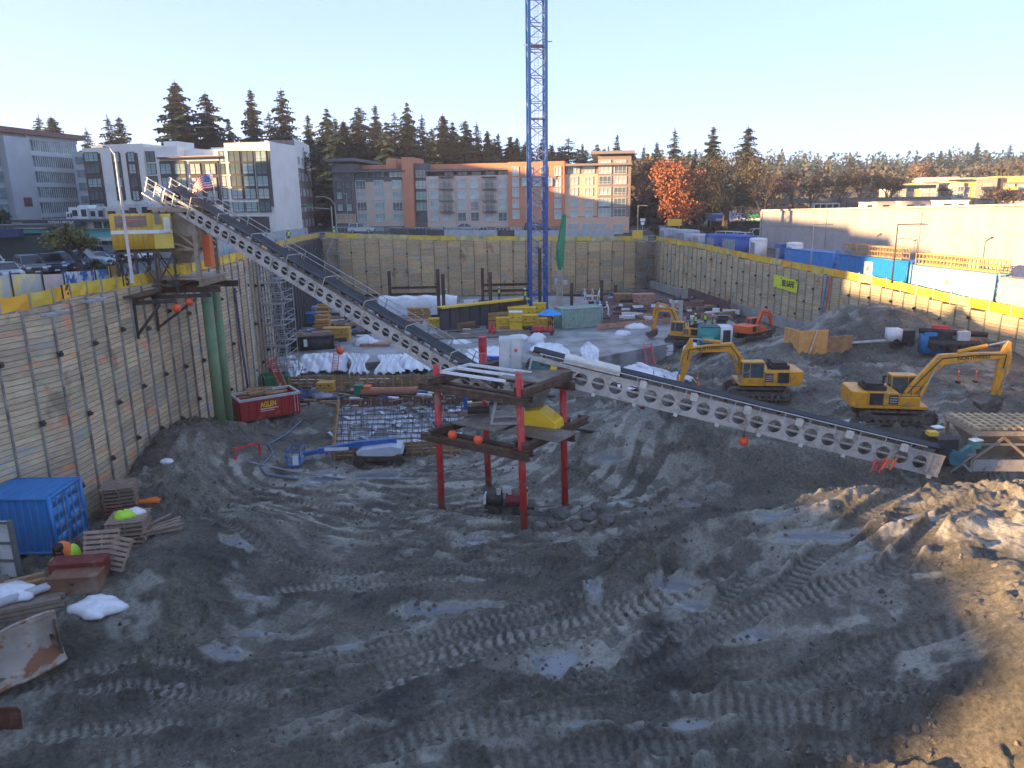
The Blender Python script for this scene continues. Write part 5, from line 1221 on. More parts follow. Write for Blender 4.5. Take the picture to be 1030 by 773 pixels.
# ================================================================ blue lattice crane mast
P_ = atz(541, 314, .8)
cr = thing('tower_crane', 'tall blue lattice crane mast rising out of the picture', 'crane', (P_.x, P_.y, .3), rad(6))
CW, SEC = 2.1, 3.0
for s1 in (-1, 1):
    for s2 in (-1, 1): MB().box((s1 * CW / 2, s2 * CW / 2, 25), (.34, .34, 50)).build('chord', blue_cv, cr)
zig = mat('crane_lacing', (.03, .08, .38), .45, .1, .3, dirt=(.35, .38, .48), dscale=1.5, dlo=.45, dhi=.6)
for k in range(16):
    m = MB(); z = k * SEC
    for (a, b) in (((-1, -1), (1, -1)), ((1, -1), (1, 1)), ((1, 1), (-1, 1)), ((-1, 1), (-1, -1))):
        A = V((a[0] * CW / 2, a[1] * CW / 2, 0)); B = V((b[0] * CW / 2, b[1] * CW / 2, 0)); M_ = (A + B) / 2
        m.beam(A + V((0, 0, z)), B + V((0, 0, z + SEC / 2)), .10, .10); m.beam(B + V((0, 0, z + SEC / 2)), A + V((0, 0, z + SEC)), .10, .10); m.beam(A + V((0, 0, z)), B + V((0, 0, z)), .09, .09)
    m.build('lacing', zig, cr)
for k in range(5): MB().bb((-.9, -.9, 8 + k * 8.5), (.9, .9, 8.12 + k * 8.5)).tube((-.9, -1.0, 8.9 + k * 8.5), (.9, -1.0, 8.9 + k * 8.5), .04, 5).build('landing', grey_steel, cr)
m = MB(); m.beam((-.25, .3, 0), (-.25, .3, 50), .05, .05); m.beam((.25, .3, 0), (.25, .3, 50), .05, .05)
for k in range(150): m.box((0, .3, k * .33), (.5, .04, .04))
m.build('ladder', grey_steel, cr)
m = MB(); m.box((-1.5, -1, 33.5), (.6, .06, .14)); m.box((1.5, -1, 33.9), (.6, .06, .14)); m.build('tie_bracket', lightgrey, cr)
m = MB(); m.tube((.15, -1.0, 0), (.15, -1.0, 9), .22, 8); m.build('service_riser', dark_steel, cr)
MB().bb((-2, -2, -.5), (2, 2, .25)).build('base_block', conc, cr)
# ---- concrete placing boom on a pale mast
P_ = atz(563, 312, .8)
pb = thing('placing_boom', 'folded green concrete boom on a pale lattice column right of the crane', 'concrete boom', (P_.x, P_.y, .3))
def lattice(root, x, y, z0, z1, w_, mt, t=.12):
    for a in (-1, 1):
        for b in (-1, 1): MB().box((x + a * w_ / 2, y + b * w_ / 2, (z0 + z1) / 2), (t, t, z1 - z0)).build('chord', mt, root)
    m = MB(); n = max(2, int((z1 - z0) / w_)); h_ = (z1 - z0) / n
    for k in range(n):
        for b in (-1, 1):
            m.beam((x - w_ / 2, y + b * w_ / 2, z0 + k * h_), (x + w_ / 2, y + b * w_ / 2, z0 + (k + 1) * h_), t * .6, t * .6); m.beam((x + w_ / 2, y + b * w_ / 2, z0 + k * h_), (x - w_ / 2, y + b * w_ / 2, z0 + (k + 1) * h_), t * .6, t * .6)
            m.beam((x - w_ / 2, y + b * w_ / 2, z0 + k * h_), (x + w_ / 2, y + b * w_ / 2, z0 + k * h_), t * .6, t * .6)
            m.beam((x + b * w_ / 2, y - w_ / 2, z0 + k * h_), (x + b * w_ / 2, y + w_ / 2, z0 + (k + 1) * h_), t * .6, t * .6)
    m.build('lacing', mt, root)
pale = mat('pale_mast', (.48, .46, .38), .6, 0, .15, dirt=(.3, .27, .2))
lattice(pb, 0, 0, 0, 6.0, .75, pale)
MB().bb((-.7, -.7, 4.0), (-.4, .5, 4.8)).bb((.4, -.4, 4.0), (1.0, .4, 4.5)).build('control_box', lightgrey, pb)
m = MB(); m.xz(ribbon([(0, 6), (-.2, 7.6), (.15, 9.5), (.55, 13.2)], [.5, .8, .95, .6]), 0, .5); m.xz(ribbon([(-.5, 7.4), (.0, 10), (.3, 12.6)], [.3, .5, .4]), -.55, .3); m.xz(ribbon([(.4, 6.2), (.5, 9), (.7, 12.8)], [.25, .4, .35]), .55, .3); m.build('boom', green_b, pb)
m = MB(); m.path([(.1, -.75, 6), (-.45, -.75, 9), (.5, -.75, 13.2)], .09, 6); m.build('delivery_pipe', green_d, pb)
# ---- short pale lattice stub (future mast)
p = G(680, 335); P_ = atz(680, 331, .6)
ls = thing('mast_stub', 'short pale lattice column standing on the far slab behind the small excavator', 'mast', (P_.x, P_.y, .4)); lattice(ls, 0, 0, 0, 3.6, .95, pale, .16)
MB().bb((-.55, -.55, -.5), (.55, .55, .0)).build('base_block', conc, ls); MB().bb((-.5, -.3, 3.6), (.5, .3, 3.8)).tube((-.3, 0, 3.7), (-.35, 0, 4.2), .08, 6).tube((.3, 0, 3.7), (.4, 0, 4.1), .08, 6).build('cap', dark_steel, ls)
# ---- scaffold stair towers
def stair_tower(name, px0, px1, wall, pyt, pyb, off, label, nl, dep=1.6, mt=None):
    A = atw((px0 + px1) / 2, pyt, *wall); ex, ey = wall[1][0] - wall[0][0], wall[1][1] - wall[0][1]; l = math.hypot(ex, ey); ex /= l; ey /= l
    sgn = 1 if wall[0][0] < 10 and abs(ex) < .5 else -1
    nx, ny = ey * sgn, -ex * sgn
    if abs(ex) > .5: nx, ny = ey, -ex
    wd = abs(px1 - px0) * A.y / FPX / (1 if abs(ex) > .5 else .5); wd = min(wd, 3.6)
    zt = A.z; root = thing('stair_tower', label, 'scaffold', (A.x + nx * (dep / 2 + off), A.y + ny * (dep / 2 + off), 0), math.atan2(ey, ex))
    mt = mt or grey_steel
    for a in (-1, 1):
        for b in (-1, 1): MB().tube((a * wd / 2, b * dep / 2, -.4), (a * wd / 2, b * dep / 2, zt + 1.0), .045, 6).build('standard', mt, root)
    h_ = zt / nl
    for k in range(nl + 1):
        m = MB(); z = k * h_
        for zz in (0, .5, 1.0):
            for b in (-1, 1): m.tube((-wd / 2, b * dep / 2, z + zz), (wd / 2, b * dep / 2, z + zz), .03, 4)
            for a in (-1, 1): m.tube((a * wd / 2, -dep / 2, z + zz), (a * wd / 2, dep / 2, z + zz), .03, 4)
        if k < nl:
            for b in (-1, 1): m.tube((-wd / 2 * b, b * dep / 2, z), (wd / 2 * b, b * dep / 2, z + h_), .03, 4)
        m.build('bracing', mt, root)
        MB().bb((-wd / 2, -dep / 2, z + .02), (-wd / 2 + .8, dep / 2, z + .08)).build('landing', mt, root); MB().bb((wd / 2 - .8, -dep / 2, z + .02), (wd / 2, dep / 2, z + .08)).build('landing', mt, root)
        if k < nl:
            s_ = 1 if k % 2 else -1; m = MB()
            for y in (-.35, .35): m.beam((-s_ * (wd / 2 - .8), y * dep * .6 - .0, z + .05), (s_ * (wd / 2 - .8), y * dep * .6, z + h_ + .05), .05, .2)
            for q in range(8): t = (q + .5) / 8; m.box((-s_ * (wd / 2 - .8) * (1 - 2 * t), 0, z + h_ * t + .05), (.25, dep * .4, .03))
            m.build('stair_flight', mt, root)
    return root
stair_tower('a', 250, 274, LA, 262, 395, .3, 'tall galvanised scaffold stair tower against the left retaining wall', 6, 1.7)
stair_tower('b', 640, 655, BW, 243, 300, .3, 'scaffold stair tower in the far right corner of the pit', 4, 2.0)
stair_tower('c', 322, 340, BW, 240, 300, .3, 'scaffold stair tower in the far left corner of the pit', 4, 2.0)

# ---- green pipe piles that carry the bin platform, with bin, frame and yellow cabin
bz = 10.7
g1, g2 = atz(227, 447, 0), atz(216, 440, 0); g2 = V((g1.x - .55, g1.y + 2.3, 0))
for k, (g, px, lb) in enumerate(((V((-18.75, 45.6, 0)), 222, 'front green steel pipe pile holding up the bin platform'), (V((-18.95, 47.4, 0)), 214, 'rear green steel pipe pile close behind the front one'))):
    MB_ = MB(); MB_.tube((0, 0, -.5), (0, 0, bz - .4), .33, 16); one(MB_, 'pipe_pile', green_p, lb, 'pipe pile', loc=(g.x, g.y, 0), smooth=True)
pf = thing('bin_platform', 'heavy steel beam platform spanning from the wall top to the green piles', 'platform', (0, 0, 0))
for y, z_ in ((45.0, 0), (48.0, 0)): MB().ibeam((-22.6, y, bz - .2), (-17.6, y, bz - .2), .3, .38).build('beam', rust, pf)
for x in (-22.3, -20.4, -18.6): MB().ibeam((x, 44.4, bz + .2), (x, 48.6, bz + .2), .3, .4).build('beam', tan_steel, pf)
MB().bb((-22.6, 44.5, bz + .41), (-18.2, 48.5, bz + .5)).build('deck', tan_steel, pf)
tb = thing('surge_bin', 'sunlit tan steel bin on braced legs at the head of the long conveyor', 'bin', (-21.1, 44.7, bz + .5))
W, D, T = 2.45, 3.0, 4.0
m = MB()
for (x, y) in ((0, 0), (W, 0), (0, D), (W, D)): m.box((x, y, T / 2), (.24, .24, T))
for y in (0, D): m.beam((0, y, T * .62), (W, y, T * .40), .12, .12); m.beam((-.12, y, T), (W + .12, y, T), .24, .3); m.beam((0, y, T * .42), (W, y, T * .42), .14, .14); m.beam((0, y, T * .96), (W, y, T * .45), .12, .12)
for x in (0, W): m.beam((x, -.1, T - .01), (x, D + .1, T - .01), .22, .28); m.beam((x, 0, T * .42), (x, D, T * .42), .13, .13); m.beam((x, 0, T * .9), (x, D, T * .45), .12, .12)
m.build('frame', tan_steel, tb)
m = MB(); m.frustum((.15, W - .15, .15, D - .15), (.15, W - .15, .15, D - .15), T * .62, T * .98); m.frustum((W * .35, W * .65, D * .35, D * .65), (.15, W - .15, .15, D - .15), T * .2, T * .618); m.build('hopper_body', tan_steel, tb)
MB().bb((W + .15, .5, T * .15), (W + .6, 1.0, T * .62)).build('orange_chute', orange_pl, tb)
MB().bb((W * .3, -.1, T * .05), (W * .7, .6, T * .2)).build('gate_box', yel2, tb)
# yellow cabin on black frame
P_ = aty(113, 245, 43.0)
yc = thing('control_cabin', 'yellow wall panelled cabin on a black lattice frame beside the lamp pole', 'cabin', (P_.x, 43.0, bz - .2), rad(21))
Wc, Dc, Hf, Hc = 3.2, 2.0, 2.5, 2.0
m = MB()
for (x, y) in ((.1, .1), (Wc * .34, .1), (Wc * .66, .1), (Wc - .1, .1), (.1, Dc - .1), (Wc - .1, Dc - .1), (Wc * .5, Dc - .1)): m.box((x, y, Hf / 2 - .1), (.13, .13, Hf + .1))
for y in (.1, Dc - .1):
    for z in (.35, Hf - .15): m.beam((0, y, z), (Wc, y, z), .1, .12)
    for k in range(3): a, b = .1 + k * (Wc - .2) / 3, .1 + (k + 1) * (Wc - .2) / 3; m.beam((a, y, .4), (b, y, Hf - .2), .06, .06); m.beam((b, y, .4), (a, y, Hf - .2), .06, .06)
for x in (.1, Wc - .1): m.beam((x, .1, .4), (x, Dc, Hf - .2), .06, .06); m.beam((x, .1, Hf - .15), (x, Dc, Hf - .15), .1, .1)
m.build('frame', dark_steel, yc)
cy = mat('cabin_yellow', (.72, .42, .05), .5, 0, .1); 
MB().bb((0, 0, Hf), (Wc * .68, Dc, Hf + Hc)).build('body', cy, yc, .02); MB().bb((Wc * .68 + .01, .02, Hf), (Wc, Dc, Hf + Hc - .03)).build('body', mat('cabin_yellow_green', (.66, .48, .08), .5, 0, .1), yc)
MB().bb((0, -.03, Hf + .88), (Wc + .01, -.003, Hf + 1.08)).build('white_stripe', white, yc)
m = MB(); m.bb((.28, -.10, Hf + 1.3), (1.9, -.02, Hf + 1.88)); m.mi(1).bb((.45, -.13, Hf + 1.54), (1.15, -.101, Hf + 1.60)).bb((1.0, -.13, Hf + 1.64), (1.75, -.101, Hf + 1.71)); m.build('vent_grille', [mat('vent_grey', (.20, .17, .15), .6), orange_pl], yc)
MB().bb((2.35, -.1, Hf + 1.4), (2.62, -.02, Hf + 2.0)).build('vent_grille', mat('vent_grey', (.20, .17, .15), .6), yc)
MB().bb((Wc - .4, -.35, Hf + .95), (Wc - .05, -.02, Hf + 1.8)).build('junction_box', mat('cover_cream', (.60, .56, .48), .5), yc)
m = MB()
for k in range(1, 8): m.bb((Wc * .68 * k / 8 - .012, -.012, Hf + .02), (Wc * .68 * k / 8 + .012, .0, Hf + Hc - .02))
m.build('panel_seam', mat('seam_brown', (.35, .24, .03), .6), yc)
m = MB()
for k in range(8): x = .3 + k * .38; m.tube((x, .2, Hf + Hc), (x + .05, .2, Hf + Hc + .12), .05, 5)
m.build('lifting_lug', dark_steel, yc)
# black bracket arms on the wall
br = thing('wall_bracket', 'black steel bracket arms sticking out of the left wall below the cabin', 'bracket')
for y, x1, lw_ in ((41.0, -18.6, .16), (43.5, -17.6, .16)):
    m = MB(); m.beam((-21.1, y, 10.2), (x1, y, 10.3), lw_, .22); m.beam((-20.95, y, 8.4), (x1 + 1.0 if 0 else x1 - .9, y, 10.1), .13, .13); m.beam((-20.95, y, 8.2), (-20.95, y, 10.2), .14, .14); m.build('arm', dark_steel, br)
m = MB(); m.ibeam((-21.0, 41, 10.45), (-21.0, 46, 10.45), .25, .25); m.build('beam', rust, br)
MB().bb((-22.3, 40.2, 10.58), (-20.4, 43.4, 10.68)).build('deck_plate', rust, br)
# ---- flag on the conveyor head
P_ = aty(217, 206, 45.8)
fgl = thing('flag', 'stars and stripes flag flying from the head of the long conveyor', 'flag', P_)
MB().tube((0, 0, -1.0), (0, 0, 1.9), .025, 6).build('pole', grey_steel, fgl)
NS, NX = 13, 14
def flagpt(u, v): return (-.02 - u * 1.25 + .0, .10 * math.sin(u * 7 + v), 1.85 - v * .85 - u * u * .75 - .05 * math.sin(u * 9))
fm = MB()
for s_ in range(NS):
    g = [[flagpt(i / NX, s_ / NS), flagpt(i / NX, (s_ + 1) / NS)] for i in range(NX + 1)]
    fm.mi(s_ % 2); fm.sheet(g)
o = fm.build('cloth', [mat('flag_red', (.60, .04, .05), .7), mat('flag_white', (.7, .7, .7), .7)], fgl); o.modifiers.new('thick', 'SOLIDIFY').thickness = .008
g = [[(lambda p: (p[0], p[1] - .012, p[2]))(flagpt(i / NX, v)) for v in (0, 3.5 / 13, 7 / 13)] for i in range(7)]
g2 = [[(lambda p: (p[0], p[1] + .018, p[2]))(flagpt(i / NX, v)) for v in (0, 3.5 / 13, 7 / 13)] for i in range(7)]
MB().sheet(g).sheet(g2).build('canton', mat('flag_blue', (.02, .06, .35), .7), fgl)
m = MB()
for r_ in range(5):
    for c_ in range(6): p = flagpt((c_ + .5) / NX, (r_ + .7) / 13 * 1.3 * .95); m.box((p[0], p[1] - .022, p[2]), (.04, .006, .035))
m.build('stars', text_w, fgl)

# ================================================================ street lamps and poles
def lamp_pole(px, pyb, pyt, arm, label, Y=None, plane=None, z0=None, r_=.09, arm_h=0., double=False, mt=None, square=False):
    if plane: b = atw(px, pyb, *plane)
    elif Y: b = aty(px, pyb, Y)
    else: b = SG(px, pyb)
    h_ = aty(px, pyt, b.y).z - b.z; root = thing('street_lamp', label, 'street lamp', (b.x, b.y, b.z - .2))
    mt = mt or grey_steel
    MB().tube((0, 0, 0), (0, 0, h_ + .2), r_, 8, r_ * .6).build('pole', mt, root)
    m = MB(); z = h_ + .2
    if square: m.beam((0, 0, z), (arm, 0, z), r_ * 1.1, r_ * 1.1)
    else: m.path([(0, 0, z - .1), (arm * .25, 0, z + arm_h * .7), (arm * .6, 0, z + arm_h), (arm, 0, z + arm_h)], r_ * .55, 6)
    m.build('arm', mt, root)
    m = MB(); m.box((arm, 0, z + arm_h - .04), (.6, .25, .12)); m.build('lamp_head', grey_steel, root)
    return root
lamp_pole(133, 281, 154, -.8, 'tall pale lamp pole leaning past the yellow cabin', Y=39, r_=.09, arm_h=.35, mt=mat('pole_pale', (.55, .51, .50), .5))
lamp_pole(339, 236, 206, -3.0, 'curved street lamp left of the orange apartment block', Y=134, r_=.13, arm_h=1.4)
lamp_pole(460, 238, 193, -.3, 'thin grey lamp pole in front of the balconies of the apartment block', Y=136, r_=.09)
lamp_pole(641, 241, 207, 1.4, 'straight grey lamp post at the foot of the uphill road', Y=140, r_=.12)
lamp_pole(351, 237, 195, -.2, 'thin grey lamp post in front of the charcoal corner of the flats', Y=138, r_=.08)
lamp_pole(897, 283, 226, 2.5, 'dark square armed lamp post beside the deep blue container', Y=72, r_=.09, square=True, mt=dark_steel)
lamp_pole(815, 268, 226, 1.9, 'pale square armed lamp post in front of the white store corner', Y=88, r_=.10, square=True)
lamp_pole(918, 262, 242, -1.6, 'short lamp with a bent arm on the store wall behind the containers', Y=84, r_=.07, arm_h=.3)
# signal gantry
P_ = aty(335, 234, 133); m = MB()
ts = thing('traffic_signal', 'traffic signal mast with two red lights left of the apartment block', 'traffic light', (P_.x, P_.y, P_.z))
MB().tube((0, 0, 0), (0, 0, 4.5), .12, 8).tube((0, 0, 4.0), (-9.5, 0, 4.8), .08, 6).build('mast', grey_steel, ts)
lit = bpy.data.materials.new('signal_red'); lit.use_nodes = True; lit.node_tree.nodes['Principled BSDF'].inputs['Base Color'].default_value = (.8, .03, .02, 1); lit.node_tree.nodes['Principled BSDF'].inputs['Emission Color'].default_value = (1, .05, .03, 1); lit.node_tree.nodes['Principled BSDF'].inputs['Emission Strength'].default_value = 1.5
for x in (-6.0, -9.0): MB().box((x, 0, 4.6), (.4, .3, 1.1)).build('signal_head', dark_steel, ts); MB().tube((x, -.16, 4.9), (x, -.22, 4.9), .22, 10).build('red_lamp', lit, ts)
MB().box((-4.2, -.05, 4.6), (1.9, .06, .4)).build('street_sign', green_d, ts)
# far signs by the uphill road
P_ = aty(646, 236, 132); r = thing('road_sign', 'small white sign post at the bottom of the uphill road', 'sign', P_); MB().tube((0, 0, 0), (0, 0, 2.4), .05, 6).build('post', grey_steel, r); MB().box((0, -.05, 2.5), (.9, .05, .5)).box((.0, -.06, 1.9), (.6, .05, .5)).build('plate', white, r)
P_ = aty(678, 238, 128); r = thing('road_sign', 'yellow warning sign board under the orange tree', 'sign', P_); MB().tube((-.8, 0, 0), (-.8, 0, 2.6), .06, 6).tube((.8, 0, 0), (.8, 0, 2.6), .06, 6).build('post', grey_steel, r); MB().box((0, -.05, 2.3), (2.4, .06, 1.1)).build('plate', yel2, r)
P_ = aty(641, 240, 127); one(MB().box((0, 0, .6), (1.6, 1.2, 1.2)).box((0, 0, 1.25), (1.7, 1.3, .1)), 'grit_box', yel2, 'yellow box at the far right corner of the pit rim', 'box', loc=P_)

# ================================================================ containers
def container(label, loc, rz, L, mt, W=2.44, Hh=2.59, doors=1, n=None, group=None, rail=None, sticker=False):
    root = thing('shipping_container', label, 'container', loc, rz, group)
    n = n or int(L / .28)
    def corr(m, x0, x1, y, s_, z0, z1):
        k = int((x1 - x0) / .28); pts = []; w_ = (x1 - x0) / k
        for i in range(k): a = x0 + i * w_; pts += [(a, y), (a + w_ * .35, y), (a + w_ * .5, y - s_ * .05), (a + w_ * .85, y - s_ * .05)]
        pts.append((x1, y)); m.sheet([[(p[0], p[1], z0), (p[0], p[1], z1)] for p in pts])
    for s_ in (-1, 1): m = MB(); corr(m, .1, L - .1, s_ * (W / 2 - .02), s_, .16, Hh - .12); m.build('side_wall', mt, root)
    MB().bb((.05, -W / 2 + .05, .1), (L - .05, W / 2 - .05, .15)).build('floor_pan', mt, root)
    m = MB(); m.bb((.05, -W / 2 + .05, Hh - .06), (L - .05, W / 2 - .05, Hh - .03))
    for k in range(int(L / .4)): m.bb((.2 + k * .4, -W / 2 + .12, Hh - .032), (.36 + k * .4, W / 2 - .12, Hh - .012))
    m.build('roof', mt, root)
    m = MB()
    for x in (.06, L - .06):
        for y in (-1, 1): m.box((x, y * (W / 2 - .06), Hh / 2), (.14, .14, Hh))
        for z in (.09, Hh - .07): m.box((x, 0, z), (.12, W - .28, .14))
    for y in (-1, 1):
        for z in (.09, Hh - .07): m.box((L / 2, y * (W / 2 - .05), z), (L - .26, .1, .13))
    m.build('frame', mt, root, .01)
    MB().bb((.06, -W / 2 + .12, .16), (.1, W / 2 - .12, Hh - .13)).build('end_wall', mt, root)
    for s_ in (-1, 1):
        m = MB(); y0, y1 = sorted((s_ * .01, s_ * (W / 2 - .13))); m.bb((L - .08, y0, .17), (L - .03, y1, Hh - .14))
        for k in range(4): z = .3 + k * .58; m.bb((L - .031, y0 + .08, z), (L - .012, y1 - .08, z + .46))
        d = m.build('door', mt, root, .008)
        m = MB()
        for q in (.28, .72): yy = y0 + (y1 - y0) * q; m.tube((L + .02, yy, .12), (L + .02, yy, Hh - .1), .022, 6); m.box((L + .03, yy + .1, 1.1), (.03, .3, .05))
        m.build('lock_bar', grey_steel, d)
    if sticker: MB().bb((L * .42, -W / 2 - .03, .7), (L * .54, -W / 2 + .01, 2.1)).build('placard', white, root); MB().ball((L * .48, -W / 2 - .03, 1.4), .3, 10, 6, (1, .06, 1)).build('emblem', grey_steel, root)
    return root
# blue one by the left wall: doors facing the camera-right
P_ = G(58, 560); L = 2.99
container('bright blue shipping container with its doors towards the pallets', (P_.x - L, P_.y + 1.22, P_.z + .02), rad(1), L, blue_c)
# pale container door panel leaning at the left edge
P_ = G(24, 582)
r = thing('container_door', 'pale grey container door panel standing at the left edge before the blue container', 'door panel', (P_.x - 2.6, P_.y, P_.z), rad(-3))
MB().bb((0, 0, .05), (2.55, .1, 2.5)).build('panel', lightgrey, r); m = MB()
for z in (.1, .85, 1.6, 2.45): m.bb((0, -.05, z - .04), (2.6, .0, z + .06))
for x in (.05, 1.3, 2.55): m.bb((x - .05, -.08, .02), (x + .06, .12, 2.55))
m.build('frame', mat('panel_frame_dark', (.10, .12, .12), .6), r); MB().tube((1.9, -.12, .2), (1.9, -.12, 2.4), .025, 6).tube((.7, -.12, .2), (.7, -.12, 2.4), .025, 6).build('lock_bar', grey_steel, r)
# street containers on the right
rimA = math.atan2(-50, 10)
def ctn(px0, px1, py, off, mt, label, rail=None, sticker=True, Hh=2.59, emb=None):
    w0 = ((25 + off, 131), (35 + off, 81)); A, B = atw(px0, py, *w0), atw(px1, py, *w0); L = math.hypot(B.x - A.x, B.y - A.y)
    z = street_z(A.x + 1, A.y) * .5 + street_z(B.x + 1, B.y) * .5; L = min(L, 12.2); n = V((50, 10, 0)).normalized() * 1.22
    # local -y side faces the pit
    ang = math.atan2(B.y - A.y, B.x - A.x)
    return container(label, (A.x + n.x, A.y + n.y, z), ang, L, mt, Hh=Hh, sticker=sticker), A, B, z, ang, L
c_, A, B, z, ang, L = ctn(841, 912, 277, 2.5, blue_c, 'deep blue site container behind the right barrier with plywood rails on top')
def topguard(label, A, ang, L, z, Hh, mt):
    r = thing('edge_guard', label, 'guard rail', (A.x, A.y, z + Hh), ang); m = MB(); n = int(L / .45)
    for y in (-1.0, -.1):
        for k in range(n + 1): m.box((k * L / n, y + 1.22, .55), (.07, .07, 1.1))
        for zz in (.1, .6, 1.08): m.box((L / 2, y + 1.22, zz), (L, .05, .1))
    m.build('rail_frame', mt, r); return r
topguard('brown timber guard rails stored on the deep blue container', V((A.x + .3, A.y, 0)), ang, L * .85, z, 2.6, lumber)
c_, A, B, z, ang, L = ctn(913, 1000, 290, 2.5, blue_l, 'sunlit light blue site container with orange guard rails on top')
topguard('bright orange guard rails stored on the light blue container', V((A.x + .3, A.y, 0)), ang, L * .98, z, 2.6, mat('rail_orange', (.65, .33, .10), .7))
c_, A, B, z, ang, L = ctn(1003, 1060, 299, 2.6, mat('container_cream', (.5, .48, .40), .5, 0, .1), 'cream site container at the right end of the row', sticker=False)
# blue tank, portable toilets, tents and site boxes further back
ctn(788, 838, 268, 3.0, mat('tank_blue', (.02, .22, .60), .4, 0, .1), 'smooth bright blue site container left of the deep blue one', sticker=False, Hh=2.2)
def rimpt(px, py, off): return atw(px, py, (25 + off, 131), (35 + off, 81))
def site_box(name, px, py, off, d, mt, label, cat, roof=None, rz=None):
    A = rimpt(px, py, off); z = street_z(A.x, A.y); r = thing(name, label, cat, (A.x, A.y, z), rimA if rz is None else rz)
    MB().bb((-d[0] / 2, -d[1] / 2, 0), (d[0] / 2, d[1] / 2, d[2])).build('body', mt, r, .03)
    m = MB(); m.frustum((-d[0] / 2 - .05, d[0] / 2 + .05, -d[1] / 2 - .05, d[1] / 2 + .05), (-d[0] / 2 + .15, d[0] / 2 - .15, -d[1] / 2 + .15, d[1] / 2 - .15), d[2], d[2] + .22); m.build('roof', roof or mt, r)
    MB().bb((-d[0] * .3, -d[1] / 2 - .03, .1), (d[0] * .3, -d[1] / 2 - .005, d[2] * .85)).build('door', mat('door_dim', (.25, .28, .32), .5), r)
    return r
lbl = lightgrey; lb2 = mat('cabin_blue_grey', (.38, .44, .50), .5, 0, .1); bt = mat('tent_blue', (.02, .10, .38), .6)
site_box('site_cabin', 672, 239, 2.5, (2.6, 2.2, 1.9), lb2, 'pale grey site cabin nearest the far right corner of the rim', 'cabin'); site_box('site_cabin', 690, 242, 2.5, (5.5, 2.2, 2.1), lb2, 'long ribbed grey cabin second from the far corner', 'cabin')
site_box('site_cabin', 706, 245, 2.5, (3.2, 2.2, 1.8), lbl, 'small white cabin just left of the blue tents', 'cabin')
site_box('tent', 722, 247, 2.6, (3.8, 2.4, 2.2), bt, 'small dark blue tent left of the printed one', 'tent', bt)
t_ = site_box('tent', 741, 252, 2.6, (6.2, 2.6, 2.6), bt, 'blue printed booth with pale lettering before the white vans', 'tent', bt); 
site_box('portable_toilet', 762, 256, 2.8, (1.9, 1.6, 2.6), white, 'white portable toilet right of the printed blue booth', 'portable toilet', white)
site_box('portable_toilet', 786, 264, 3.2, (1.4, 1.3, 2.3), mat('loo_blue', (.02, .08, .30), .5), 'dark blue portable toilet before the store corner', 'portable toilet')
site_box('portable_toilet', 798, 266, 3.8, (1.5, 1.4, 2.6), white, 'white portable toilet half behind the bright blue container', 'portable toilet', white)
# reel at the right edge
P_ = rimpt(1027, 284, 4.5); z = P_.z
r = thing('cable_reel', 'dark blue cable reel on the cream container at the right edge', 'cable reel', (P_.x, P_.y, P_.z), rimA)
for y in (-.35, .35): m = MB(); m.tube((0, y, .7), (0, y + .06, .7), .75, 20); m.build('flange', mat('reel_blue', (.03, .05, .14), .5), r)
MB().tube((0, -.34, .7), (0, .34, .7), .42, 14).build('coil', black, r)
# ---- mint green container on far slab
P_ = atz(562, 332, .6); Q_ = atz(603, 329, .6)
container('pale mint green container on the far slab beside the yellow crates', (P_.x, P_.y + 1.3, .6), math.atan2(Q_.y - P_.y, Q_.x - P_.x), (Q_ - P_).length, mint, Hh=2.4)
# ---- dumpsters
def dumpster(label, A, B, dep, h_, mt, txt=None, fill=None):
    L = (B - A).length; a = math.atan2(B.y - A.y, B.x - A.x); r = thing('dumpster', label, 'dumpster', (A.x, A.y, A.z), a)
    m = MB(); t = .08
    m.bb((0, 0, .15), (L, t, h_)); m.bb((0, dep - t, .15), (L, dep, h_)); m.bb((0, t, .15), (t, dep - t, h_)); m.bb((L - t, t, .15), (L, dep - t, h_)); m.bb((t, t, .15), (L - t, dep - t, .25)); m.build('body', mt, r)
    m = MB()
    for k in range(int(L / .6) + 1): m.bb((k * .6 * .98 + .02, -.07, .2), (k * .6 * .98 + .12, 0.0, h_ - .16))
    m.build('rib', mt, r)
    m = MB(); m.bb((-.06, -.1, h_ - .14), (L + .06, .1, h_ + .03)); m.bb((-.06, dep - .1, h_ - .14), (L + .06, dep + .1, h_ + .03)); m.bb((-.06, .1, h_ - .14), (.1, dep - .1, h_ + .03)); m.bb((L - .1, .1, h_ - .14), (L + .06, dep - .1, h_ + .03)); m.build('rim', lightgrey if mt is red_d else mt, r)
    m = MB(); 
    for x in (.6, L - .6): m.tube((x, .2, .08), (x, .5, .08), .12, 8)
    m.build('wheel', dark_steel, r)
    if txt: lettering(txt, .55, (L * .46, -.09, h_ * .68), (rad(90), 0, 0), text_y, r, bold=.02, width=1.15); MB().bb((L * .32, -.085, h_ * .48), (L * .62, -.075, h_ * .535)).bb((L * .32, -.085, h_ * .40), (L * .55, -.075, h_ * .44)).build('small_print', mat('text_pink', (.8, .5, .5), .6), r)
    if fill:
        m = MB(); 
        for k in range(9): m.box((rng.uniform(.8, L - .8), dep / 2 + rng.uniform(-.5, .5), h_ - .1 + k * .05), (rng.uniform(1.0, 2.2), .25, .08), rng.uniform(-.5, .5), rng.uniform(-.1, .1))
        m.build('rubbish', fill, r)
    return r
A, B = G(243, 426), G(303, 418); B.z = A.z
r = dumpster('red waste dumpster with yellow lettering beside the left retaining wall', A, B, 2.3, 1.75, red_d, 'AGLEN', lumber)
MB().bb((3.9, -.12, .3), (3.98, -.1, 1.7)).bb((4.12, -.12, .3), (4.17, -.1, 1.7)).build('strap', mat('strap_pink', (.6, .35, .38), .6), r)
